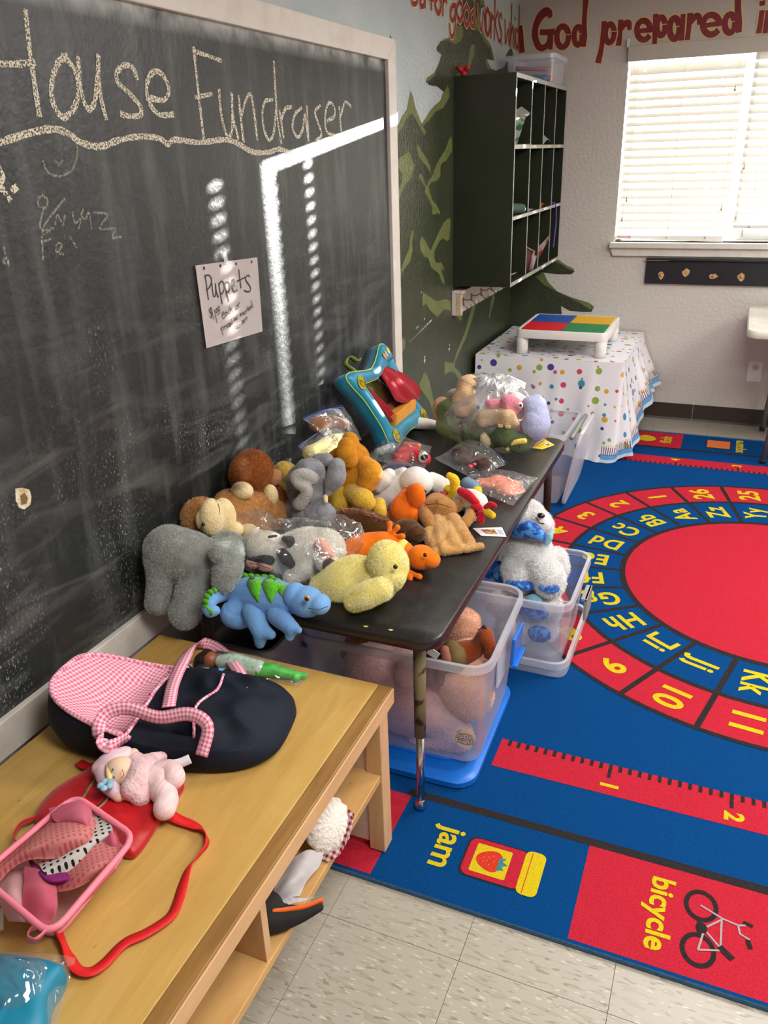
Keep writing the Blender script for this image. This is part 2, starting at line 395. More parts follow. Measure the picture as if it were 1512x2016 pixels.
TS = 0.3048; TX0 = 0.6486-3*TS; TY0 = 1.0402-10*TS
tile_me = None
for ix in range(0, 12):
    for iy in range(0, 24):
        x0 = TX0+ix*TS; y0 = TY0+iy*TS
        if y0 > YB or x0 > XR: continue
        if x0+TS < -0.02: continue
        # the rug hides the middle of the floor
        if 0.40 < x0 and x0+TS < 2.80 and y0 > 1.3 and y0+TS < 4.6: continue
        if tile_me is None:
            bm = bmesh.new(); add_box(bm, (0.0006, 0.0006, -0.003), (TS-0.0006, TS-0.0006, 0)); bmesh.ops.recalc_face_normals(bm, faces=bm.faces)
            tile_me = bpy.data.meshes.new('floor_tile'); bm.to_mesh(tile_me); bm.free(); tile_me.materials.append(mt)
        o = bpy.data.objects.new('floor_tile', tile_me); C.objects.link(o); o.parent = fl; o.location = (x0, y0, 0.0)
        if x0 < -0.12: o.location.x = x0
# ---- brown cove base
M_base = pbr('vinyl_base_brown', (58, 46, 40), 0.45)
bb = structure(bpy.data.objects.new('baseboard_back', None)); C.objects.link(bb); bb.location = (0, YB, 0)
for i, (x0, x1) in enumerate([(0.0, 1.161), (1.163, 2.38), (2.382, XR)]):
    prism('base_strip', [(x0, YB, 0.0), (x0, YB-0.014, 0.0), (x0, YB-0.006, 0.012), (x0, YB-0.004, 0.098), (x0, YB, 0.1)], (x1-x0-0.001, 0, 0), M_base, bb)
box('baseboard_left', (0, YR, 0), (0.006, YB-0.016, 0.10), M_base)['kind'] = 'structure'

# ================================================================ chalkboard
BZ0, BZ1, BY0, BY1 = 0.497, 1.868, -1.9, 3.045
mb = bpy.data.materials.new('chalkboard'); mb.use_nodes = True; MATS['chalkboard'] = mb
nt = mb.node_tree; N = nt.nodes; Lk = nt.links; b = N['Principled BSDF']; b.inputs['Roughness'].default_value = 0.42; b.inputs['Specular IOR Level'].default_value = 0.5
tc = N.new('ShaderNodeTexCoord')
def nlayer(scale, stretch, lo_, hi_, amt, det=5.0, dist=0.0, rot=(0, 0, 0)):
    mp = N.new('ShaderNodeMapping'); mp.inputs['Scale'].default_value = stretch; mp.inputs['Rotation'].default_value = rot; Lk.new(tc.outputs['Object'], mp.inputs[0])
    n = N.new('ShaderNodeTexNoise'); n.inputs['Scale'].default_value = scale; n.inputs['Detail'].default_value = det; n.inputs['Distortion'].default_value = dist; Lk.new(mp.outputs[0], n.inputs[0])
    r = N.new('ShaderNodeMapRange'); r.inputs[1].default_value = lo_; r.inputs[2].default_value = hi_; r.inputs[3].default_value = 0; r.inputs[4].default_value = amt
    Lk.new(n.outputs['Fac'], r.inputs[0]); return r.outputs[0]
def mixc(f, a, col):
    m = N.new('ShaderNodeMix'); m.data_type = 'RGBA'; Lk.new(f, m.inputs[0])
    if hasattr(a, 'links'): Lk.new(a, m.inputs[6])
    else: m.inputs[6].default_value = lin(a)
    m.inputs[7].default_value = lin(col); return m.outputs[2]
def mul(a, b_):
    m = N.new('ShaderNodeMath'); m.operation = 'MULTIPLY'; Lk.new(a, m.inputs[0]); Lk.new(b_, m.inputs[1]); return m.outputs[0]
c = mixc(nlayer(1.6, (1, 1, 0.6), 0.35, 0.7, 0.8), (26, 29, 30), (46, 49, 50))
c = mixc(nlayer(5, (1, 3.2, 0.5), 0.48, 0.75, 0.34, 6), c, (116, 119, 119))
sx = N.new('ShaderNodeSeparateXYZ'); Lk.new(tc.outputs['Object'], sx.inputs[0])
lowm = N.new('ShaderNodeMapRange'); lowm.inputs[1].default_value = 1.45; lowm.inputs[2].default_value = 0.6; lowm.inputs[3].default_value = 0.12; lowm.inputs[4].default_value = 1.0; Lk.new(sx.outputs['Z'], lowm.inputs[0])
c = mixc(mul(nlayer(150, (1, 1.5, 0.8), 0.575, 0.70, 0.8, 6, 0.6), mul(nlayer(5, (1, 1, 1), 0.47, 0.68, 1.0), lowm.outputs[0])), c, (205, 205, 200))
c = mixc(mul(nlayer(9, (1, 0.4, 1.6), 0.48, 0.80, 0.36, 6, 1.0, (0.5, 0, 0)), lowm.outputs[0]), c, (150, 150, 148))
# chalk haze rubbed against the frame
for (lo_, hi_, o1) in ((BZ1-0.045, BZ1-0.008, 'Z'),):
    e = N.new('ShaderNodeMapRange'); e.inputs[1].default_value = lo_; e.inputs[2].default_value = hi_; e.inputs[4].default_value = 0.75; Lk.new(sx.outputs[o1], e.inputs[0])
    c = mixc(mul(e.outputs[0], nlayer(12, (1, 1, 1), 0.3, 0.6, 1.0)), c, (190, 192, 188))
Lk.new(c, b.inputs['Base Color'])
n2 = N.new('ShaderNodeTexNoise'); n2.inputs['Scale'].default_value = 70; n2.inputs['Detail'].default_value = 4; Lk.new(tc.outputs['Object'], n2.inputs[0])
bp = N.new('ShaderNodeBump'); bp.inputs['Strength'].default_value = 0.22; bp.inputs['Distance'].default_value = 0.008; Lk.new(n2.outputs['Fac'], bp.inputs['Height']); Lk.new(bp.outputs[0], b.inputs['Normal'])
cbd = thing('chalkboard', 'large dark chalkboard in a cream wooden frame on the left wall', 'chalkboard', (0, 0.6, BZ0))
brd = box('board_face', (0.0, BY0, BZ0-0.01), (0.006, BY1+0.01, BZ1+0.01), mb, cbd)
FT = 0.02
def rail(nm, pts): return prism(nm, pts, (FT, 0, 0), M_trim, cbd, bevel=0.003)
rail('frame_top', [(0, BY0, BZ1), (0, BY1, BZ1), (0, BY1+0.075, BZ1+0.072), (0, BY0, BZ1+0.072)])
rail('frame_bottom', [(0, BY0, BZ0), (0, BY1, BZ0), (0, BY1+0.075, BZ0-0.085), (0, BY0, BZ0-0.085)])
rail('frame_side', [(0, BY1, BZ0), (0, BY1, BZ1), (0, BY1+0.075, BZ1+0.072), (0, BY1+0.075, BZ0-0.085)])
# chalk writing
mc = bpy.data.materials.new('chalk'); mc.use_nodes = True; MATS['chalk'] = mc
nt = mc.node_tree; N = nt.nodes; Lk = nt.links; b = N['Principled BSDF']; b.inputs['Base Color'].default_value = lin((226, 218, 196)); b.inputs['Roughness'].default_value = 1.0
tc = N.new('ShaderNodeTexCoord'); n = N.new('ShaderNodeTexNoise'); n.inputs['Scale'].default_value = 260; n.inputs['Detail'].default_value = 3; Lk.new(tc.outputs['Object'], n.inputs[0])
r = N.new('ShaderNodeMapRange'); r.inputs[1].default_value = 0.40; r.inputs[2].default_value = 0.55; Lk.new(n.outputs['Fac'], r.inputs[0])
Lk.new(r.outputs[0], b.inputs['Alpha'])
mc2 = mc.copy(); mc2.name = 'faint_chalk'; mc2.node_tree.nodes['Map Range'].inputs[4].default_value = 0.32
XN = (1, 0, 0)
def chalk(nm, strokes, w, mat=mc):
    for s_ in strokes: brush(nm, [s_], w, XN, mat, cbd, k=5, jitter=0.18)
chalk('chalk_stroke', [[(0.0066,1.2971,1.8155),(0.0066,1.2926,1.7801),(0.0066,1.2887,1.7443),(0.0066,1.2857,1.6943),(0.0066,1.2828,1.6408)], [(0.0066,1.159,1.7186),(0.0066,1.2486,1.7243),(0.0066,1.2943,1.7304)], [(0.0066,1.1718,1.7884),(0.0066,1.159,1.7186),(0.0066,1.1404,1.6304)],
 [(0.0066,1.3865,1.7485),(0.0066,1.3552,1.7312),(0.0066,1.3315,1.6969),(0.0066,1.3251,1.6683),(0.0066,1.3341,1.6446),(0.0066,1.3547,1.6379),(0.0066,1.3876,1.661),(0.0066,1.4049,1.6912),(0.0066,1.4033,1.7202),(0.0066,1.3911,1.7375),(0.0066,1.3738,1.7457)],
 [(0.0066,1.4183,1.7477),(0.0066,1.413,1.716),(0.0066,1.4118,1.6817),(0.0066,1.4223,1.6547),(0.0066,1.4446,1.6656),(0.0066,1.4657,1.7093),(0.0066,1.4818,1.7591),(0.0066,1.4717,1.7197),(0.0066,1.4683,1.6741),(0.0066,1.4744,1.6383)],
 [(0.0066,1.5983,1.7213),(0.0066,1.5885,1.7417),(0.0066,1.5602,1.7444),(0.0066,1.5316,1.7286),(0.0066,1.532,1.709),(0.0066,1.568,1.6878),(0.0066,1.5943,1.6657),(0.0066,1.5918,1.6476),(0.0066,1.5519,1.6444),(0.0066,1.5257,1.648)],
 [(0.0066,1.6257,1.6849),(0.0066,1.6845,1.6818),(0.0066,1.7102,1.7038),(0.0066,1.6996,1.7296),(0.0066,1.672,1.7405),(0.0066,1.6437,1.7283),(0.0066,1.6269,1.7024),(0.0066,1.632,1.6709),(0.0066,1.661,1.6506),(0.0066,1.713,1.652)]], 0.0125)
chalk('chalk_stroke', [[(0.0066,1.8309,1.8012),(0.0066,1.8307,1.7481),(0.0066,1.8304,1.6829),(0.0066,1.8309,1.5975)], [(0.0066,1.8294,1.7943),(0.0066,1.8857,1.7896),(0.0066,1.9469,1.7824)], [(0.0066,1.8165,1.6931),(0.0066,1.8891,1.7036)],
 [(0.0066,1.9244,1.7144),(0.0066,1.9223,1.674),(0.0066,1.9285,1.6299),(0.0066,1.9462,1.6031),(0.0066,1.97,1.6306),(0.0066,1.9833,1.711),(0.0066,1.9778,1.6566),(0.0066,1.9935,1.6014)],
 [(0.0066,2.016,1.703),(0.0066,2.0167,1.6511),(0.0066,2.0195,1.5948)], [(0.0066,2.0167,1.6511),(0.0066,2.0462,1.6912),(0.0066,2.0779,1.7122),(0.0066,2.0875,1.6729),(0.0066,2.0924,1.5984)],
 [(0.0066,2.1961,1.7025),(0.0066,2.1561,1.6982),(0.0066,2.1328,1.6675),(0.0066,2.1343,1.6264),(0.0066,2.1565,1.5986),(0.0066,2.1873,1.6165),(0.0066,2.2101,1.6767)], [(0.0066,2.2207,1.8005),(0.0066,2.2166,1.7323),(0.0066,2.2159,1.6558),(0.0066,2.227,1.5902)],
 [(0.0066,2.2319,1.6759),(0.0066,2.244,1.6047)], [(0.0066,2.2375,1.6527),(0.0066,2.2681,1.682),(0.0066,2.3052,1.6883)],
 [(0.0066,2.3696,1.6875),(0.0066,2.3256,1.6693),(0.0066,2.3029,1.6323),(0.0066,2.3328,1.6067),(0.0066,2.3676,1.6295),(0.0066,2.388,1.671),(0.0066,2.3984,1.5979)],
 [(0.0066,2.4055,1.6932),(0.0066,2.402,1.598)],
 [(0.0066,2.4979,1.6994),(0.0066,2.4578,1.6798),(0.0066,2.4756,1.648),(0.0066,2.4938,1.6156),(0.0066,2.4493,1.595)],
 [(0.0066,2.5419,1.6556),(0.0066,2.5956,1.6711),(0.0066,2.5954,1.7013),(0.0066,2.5567,1.7078),(0.0066,2.5284,1.671),(0.0066,2.5337,1.6238),(0.0066,2.6043,1.6116)],
 [(0.0066,2.6357,1.6979),(0.0066,2.645,1.6045)], [(0.0066,2.6451,1.674),(0.0066,2.6838,1.7158),(0.0066,2.7297,1.7044)]], 0.0105)
chalk('chalk_wave', [[(0.0066,1.1653,1.5889),(0.0066,1.2136,1.6),(0.0066,1.2637,1.6098),(0.0066,1.3151,1.6152),(0.0066,1.3548,1.6068),(0.0066,1.3849,1.5909),(0.0066,1.4399,1.5826),(0.0066,1.5037,1.5953),(0.0066,1.5792,1.6033),(0.0066,1.6473,1.6003),(0.0066,1.6794,1.5877),(0.0066,1.709,1.5971),(0.0066,1.8083,1.5913),(0.0066,1.9194,1.5978),(0.0066,1.9833,1.5901),(0.0066,2.062,1.5669),(0.0066,2.1507,1.5661),(0.0066,2.2146,1.5736),(0.0066,2.3112,1.5573)]], 0.0135)
chalk('chalk_mark', [[(0.0066,1.1565,1.5451),(0.0066,1.1615,1.531),(0.0066,1.1512,1.5174),(0.0066,1.1584,1.5067),(0.0066,1.1673,1.4921)], [(0.0066,1.1783,1.5077),(0.0066,1.1889,1.5125)]], 0.013)
chalk('faint_scribble', [[(0.0066,1.2703,1.5569),(0.0066,1.2779,1.5371),(0.0066,1.308,1.5282),(0.0066,1.3464,1.5404),(0.0066,1.3701,1.5706),(0.0066,1.3673,1.5959),(0.0066,1.3437,1.6107)], [(0.0066,1.3032,1.5574),(0.0066,1.3124,1.5502),(0.0066,1.3235,1.558)], [(0.0066,1.3101,1.4853),(0.0066,1.2464,1.4433),(0.0066,1.2339,1.4239),(0.0066,1.2531,1.4274)], 
 [(0.0066,1.252,1.4954),(0.0066,1.2368,1.4868),(0.0066,1.2402,1.4731),(0.0066,1.256,1.4731),(0.0066,1.2627,1.4868),(0.0066,1.252,1.4954)], [(0.0066,1.2461,1.4687),(0.0066,1.2295,1.4345),(0.0066,1.2654,1.4315)], [(0.0066,1.2711,1.4388),(0.0066,1.2832,1.456),(0.0066,1.2927,1.4344),(0.0066,1.3019,1.4547)], [(0.0066,1.3262,1.4582),(0.0066,1.3285,1.4369),(0.0066,1.3462,1.4435),(0.0066,1.3351,1.4256)], [(0.0066,1.359,1.4614),(0.0066,1.3499,1.4513),(0.0066,1.3606,1.4425),(0.0066,1.3737,1.455),(0.0066,1.3735,1.4224)], [(0.0066,1.3901,1.4539),(0.0066,1.4308,1.4456),(0.0066,1.3984,1.4203),(0.0066,1.4411,1.4167)], [(0.0066,1.2297,1.4192),(0.0066,1.2208,1.3762)], [(0.0066,1.2262,1.4092),(0.0066,1.2526,1.4119)], [(0.0066,1.2603,1.3848),(0.0066,1.2786,1.3962),(0.0066,1.2688,1.4024),(0.0066,1.2595,1.3876),(0.0066,1.2781,1.3802)], [(0.0066,1.3061,1.4121),(0.0066,1.3199,1.3892)], [(0.0066,1.4499,1.416),(0.0066,1.4363,1.3972),(0.0066,1.4635,1.3976)],
 [(0.0066,1.1299,1.4089),(0.0066,1.1302,1.3892),(0.0066,1.1325,1.374)], [(0.0066,1.1304,1.3901),(0.0066,1.1205,1.3873),(0.0066,1.1236,1.38),(0.0066,1.1336,1.3828)]], 0.005, mc2)
# torn plaster patch on the board
M_pl = pbr('bare_plaster', (226, 218, 200), 0.9, (190, 160, 110), 60, bump=0.6, bscale=90)
flat('chipped_patch', [(0.0068,1.0281,0.9507),(0.0068,1.0457,0.9461),(0.0068,1.0619,0.9352),(0.0068,1.063,0.9188),(0.0068,1.0558,0.9032),(0.0068,1.0383,0.9001),(0.0068,1.027,0.9083),(0.0068,1.0228,0.927)], M_pl, cbd, XN)
flat('chipped_patch', [(0.007,1.0361,0.9318),(0.007,1.0476,0.934),(0.007,1.0534,0.9203),(0.007,1.0463,0.9095),(0.007,1.0334,0.9125)], pbr('hole_shadow', (120, 96, 60), 0.9), cbd, XN)

# ---- sign taped to the board
M_paper = pbr('paper', (232, 222, 220), 0.7, sss=0.0)
M_ink = pbr('marker_ink', (58, 54, 60), 0.7)
sg = thing('paper_sign', 'white paper sign with handwritten puppet prices taped to the chalkboard', 'sign', [(0.01,1.8485,1.0659)][0])
q = [(0.013,1.7215,1.3027),(0.008,2.0337,1.2875),(0.008,2.0253,1.0742),(0.013,1.726,1.0875)]
bm = bmesh.new(); vs_ = [bm.verts.new(p) for p in q]; f = bm.faces.new(vs_[::-1]); bmesh.ops.solidify(bm, geom=[f], thickness=0.0005)
from_bm('sheet', bm, M_paper, sg)
def sheet_x(p, d=0.0012):  # the left side of the sheet stands a little off the board
    y0 = 0.5*(q[0][1]+q[3][1]); y1 = 0.5*(q[1][1]+q[2][1]); t = (p[1]-y0)/(y1-y0); return (0.013+(0.008-0.013)*t+d, p[1], p[2])
def onsheet(strokes): return [[sheet_x(p) for p in s] for s in strokes]
brush('sign_lettering', onsheet([[(0.01,1.7592,1.2734),(0.01,1.7596,1.2441),(0.01,1.7606,1.2114)], [(0.01,1.755,1.2696),(0.01,1.7656,1.2726),(0.01,1.7786,1.2694),(0.01,1.7857,1.2596),(0.01,1.7817,1.2483),(0.01,1.7692,1.2397),(0.01,1.7548,1.2366)],
 [(0.01,1.7856,1.2477),(0.01,1.7847,1.233),(0.01,1.7861,1.2178),(0.01,1.792,1.2136),(0.01,1.7992,1.2233),(0.01,1.8014,1.247),(0.01,1.8019,1.2259),(0.01,1.8079,1.2096)],
 [(0.01,1.8176,1.2447),(0.01,1.8195,1.2202),(0.01,1.8232,1.1906)], [(0.01,1.8179,1.2394),(0.01,1.8278,1.2475),(0.01,1.8389,1.2444),(0.01,1.8431,1.2319),(0.01,1.8335,1.2181),(0.01,1.8191,1.2157)],
 [(0.01,1.846,1.2407),(0.01,1.8494,1.2157),(0.01,1.8575,1.1905)], [(0.01,1.8472,1.2382),(0.01,1.8583,1.2427),(0.01,1.8687,1.2374),(0.01,1.8708,1.2264),(0.01,1.8617,1.2169),(0.01,1.8488,1.2155)],
 [(0.01,1.8797,1.2263),(0.01,1.8925,1.2291),(0.01,1.8971,1.2404),(0.01,1.8914,1.2444),(0.01,1.8841,1.2368),(0.01,1.8823,1.2216),(0.01,1.8895,1.2109),(0.01,1.9048,1.2139)],
 [(0.01,1.9249,1.2669),(0.01,1.9257,1.2403),(0.01,1.9271,1.2162)], [(0.01,1.9093,1.237),(0.01,1.9516,1.2415)],
 [(0.01,1.9798,1.2405),(0.01,1.9708,1.2452),(0.01,1.9576,1.2407),(0.01,1.9588,1.231),(0.01,1.9718,1.218),(0.01,1.978,1.2059),(0.01,1.969,1.1999),(0.01,1.9563,1.2017),(0.01,1.9427,1.2073)]]), 0.0042, XN, M_ink, sg)
brush('sign_small_lettering', onsheet([[(0.01,1.771,1.1871),(0.01,1.7582,1.1848),(0.01,1.7603,1.1769),(0.01,1.7689,1.172),(0.01,1.7646,1.164),(0.01,1.756,1.1668)], [(0.01,1.7646,1.1897),(0.01,1.7662,1.1589)], [(0.01,1.7705,1.1896),(0.01,1.7731,1.1555)],
 [(0.01,1.7824,1.1807),(0.01,1.7884,1.1434)], [(0.01,1.7951,1.1823),(0.01,1.7898,1.1779),(0.01,1.7918,1.1693),(0.01,1.7977,1.1735),(0.01,1.7951,1.1823)], [(0.01,1.8058,1.1859),(0.01,1.8003,1.1807),(0.01,1.8025,1.1726),(0.01,1.8085,1.1777),(0.01,1.8058,1.1859)], [(0.01,1.7938,1.1628),(0.01,1.8098,1.1701)],
 [(0.01,1.8176,1.1592),(0.01,1.826,1.1614),(0.01,1.8243,1.1673),(0.01,1.8177,1.1638),(0.01,1.8169,1.1531),(0.01,1.8217,1.1488),(0.01,1.829,1.1512)], [(0.01,1.8394,1.1631),(0.01,1.8334,1.1642),(0.01,1.8304,1.1553),(0.01,1.8359,1.1544),(0.01,1.8419,1.1642),(0.01,1.8434,1.1546)], [(0.01,1.8548,1.1683),(0.01,1.8481,1.1663),(0.01,1.8493,1.158),(0.01,1.8557,1.1581)], [(0.01,1.858,1.1756),(0.01,1.8597,1.1577)], [(0.01,1.8601,1.1627),(0.01,1.865,1.1697),(0.01,1.8681,1.1588)],
 [(0.01,1.8964,1.1739),(0.01,1.8894,1.1687),(0.01,1.8935,1.162),(0.01,1.901,1.1668),(0.01,1.8964,1.1739)], [(0.01,1.9022,1.1761),(0.01,1.9053,1.1641)], [(0.01,1.903,1.1709),(0.01,1.9112,1.1794)],
 [(0.01,1.8027,1.1277),(0.01,1.8109,1.1069)], [(0.01,1.8039,1.1253),(0.01,1.8121,1.1293),(0.01,1.8141,1.1224),(0.01,1.8065,1.1185)], [(0.01,1.8189,1.1293),(0.01,1.8206,1.1208)], [(0.01,1.8199,1.1257),(0.01,1.8271,1.1303)], [(0.01,1.8291,1.1289),(0.01,1.8311,1.1219)], [(0.01,1.8416,1.1313),(0.01,1.835,1.13),(0.01,1.8366,1.1234),(0.01,1.843,1.1238)], [(0.01,1.8441,1.1261),(0.01,1.85,1.1297),(0.01,1.8467,1.1335),(0.01,1.8436,1.1294),(0.01,1.8457,1.1226),(0.01,1.8519,1.1246)], [(0.01,1.858,1.1318),(0.01,1.8526,1.1309),(0.01,1.8538,1.1255),(0.01,1.8585,1.1282)], [(0.01,1.8578,1.1426),(0.01,1.8625,1.128)],
 [(0.01,1.8806,1.1416),(0.01,1.8734,1.1413),(0.01,1.8738,1.1346),(0.01,1.8802,1.1369),(0.01,1.88,1.1417),(0.01,1.8832,1.1338)], [(0.01,1.8932,1.1451),(0.01,1.8862,1.1429),(0.01,1.8918,1.138),(0.01,1.8852,1.135)],
 [(0.01,1.9061,1.1467),(0.01,1.9077,1.1397)], [(0.01,1.9068,1.144),(0.01,1.9124,1.1482),(0.01,1.9141,1.1411),(0.01,1.9165,1.1471),(0.01,1.9204,1.1484),(0.01,1.9222,1.1419)], [(0.01,1.9315,1.149),(0.01,1.9258,1.1481),(0.01,1.9265,1.1421),(0.01,1.9319,1.1448),(0.01,1.9344,1.1414)], [(0.01,1.9371,1.1494),(0.01,1.9394,1.1421)], [(0.01,1.9386,1.1472),(0.01,1.9448,1.1542)], [(0.01,1.9488,1.162),(0.01,1.9509,1.1467)], [(0.01,1.9597,1.1572),(0.01,1.95,1.152),(0.01,1.9593,1.1485)], [(0.01,1.9594,1.1521),(0.01,1.967,1.1557),(0.01,1.9639,1.1594),(0.01,1.96,1.1552),(0.01,1.9645,1.1492)], [(0.01,1.9774,1.1608),(0.01,1.9712,1.1582),(0.01,1.9733,1.1526),(0.01,1.9792,1.1569)], [(0.01,1.9731,1.175),(0.01,1.9804,1.1531)],
 [(0.01,1.8891,1.1179),(0.01,1.8822,1.1163),(0.01,1.8821,1.1099),(0.01,1.8892,1.1127),(0.01,1.8922,1.1096)], [(0.01,1.9001,1.1191),(0.01,1.8942,1.1166),(0.01,1.8981,1.1117),(0.01,1.891,1.1095)], [(0.01,1.9214,1.1281),(0.01,1.9142,1.1259),(0.01,1.9213,1.1213),(0.01,1.9138,1.1175)], [(0.01,1.9238,1.1215),(0.01,1.9299,1.1246),(0.01,1.927,1.1284),(0.01,1.9231,1.1243),(0.01,1.9275,1.1182)], [(0.01,1.9373,1.1339),(0.01,1.9394,1.1226)], [(0.01,1.9308,1.129),(0.01,1.9435,1.1307)]]), 0.0022, XN, M_ink, sg)
M_hole = pbr('punched_hole_dark', (26, 26, 28), 0.8)
for p in [(0.01,1.7579,1.2917),(0.01,1.8353,1.288),(0.01,1.9149,1.2835),(0.01,1.9988,1.2789)]:
    p = Vector(sheet_x(p, 0.0009)); flat('punched_hole', [p+Vector((0, 0.0042*math.cos(a), 0.0042*math.sin(a))) for a in [2*PI*k/14 for k in range(14)]], M_hole, sg, XN)
flat('tape', [sheet_x(p, 0.002) for p in [(0.011,1.8509,1.3203),(0.011,1.8681,1.3229),(0.011,1.8769,1.2866),(0.011,1.8567,1.2873)]], film('clear_tape', (255, 255, 255), 0.35, 0.1), sg, XN)
flat('blue_tape', [(0.001,3.1132,1.956),(0.001,3.1515,1.9334),(0.001,3.1557,1.9204),(0.001,3.1013,1.9288)], pbr('painters_tape', (52, 110, 190), 0.7), wl, XN)

# ================================================================ painted mural
M_dk = pbr('mural_dark_green', (52, 60, 42), 0.32, (60, 66, 46), 8, bump=0.40, bscale=75)
M_lg = pbr('mural_light_green', (104, 112, 62), 0.35, (112, 120, 72), 10, bump=0.40, bscale=75)
M_red = pbr('mural_letter_red', (128, 30, 38), 0.5, (140, 44, 52), 30, bump=0.2, bscale=60)
M_yel = pbr('mural_letter_yellow', (236, 208, 140), 0.5)
YN = (0, -1, 0)
d = [(0.0006,3.1535,1.6208),(0.0006,3.1635,1.6441),(0.0006,3.2196,1.6881),(0.0006,3.27,1.7111),(0.0006,3.3003,1.759),(0.0006,3.3148,1.7819),(0.0006,3.3399,1.7643),(0.0006,3.3668,1.7252),(0.0006,3.4355,1.6671),(0.0006,3.4596,1.66),(0.0006,3.5102,1.6956),(0.0006,3.6003,1.7371),(0.0006,3.68,1.7597),(0.0006,3.7209,1.797),(0.0006,3.6407,1.8126),(0.0006,3.5382,1.8129),(0.0006,3.4953,1.8236),(0.0006,3.5141,1.8396),(0.0006,3.6025,1.8639),(0.0006,3.6548,1.8978),(0.0006,3.6947,1.9389),(0.0006,3.6359,1.9454),(0.0006,3.6297,1.9598),(0.0006,3.6819,1.9869),(0.0006,3.7758,2.0071),(0.0006,3.8593,2.0267),(0.0006,3.9016,2.0738),(0.0006,3.9738,2.1169),(0.0006,3.9582,2.15),(0.0006,4.0012,2.2019),(0.0006,4.1217,2.2496),(0.0006,4.2848,2.2396),(0.0006,4.3389,2.1968),(0.0006,4.2719,2.1761),(0.0006,4.2604,2.087),(0.0006,4.3659,2.0633),(0.0006,4.4581,2.041),(0.0006,4.5348,1.9798),(0.0006,4.3724,1.9719),(0.0006,4.4665,1.9384),(0.0006,4.562,1.9357),(0.0006,4.7195,1.9615),(0.0006,4.7981,2.0045),(0.0006,4.7499,2.0222),(0.0006,4.8542,2.0691),(0.0006,4.8964,2.0462),(0.0006,4.9208,1.9795)]
flat('painted_trees', d+[(0.0006, YB, 1.86), (0.0006, YB, 0.0), (0.0006, 3.05, 0.0), (0.0006, 3.05, 1.58)], M_dk, wl, XN)
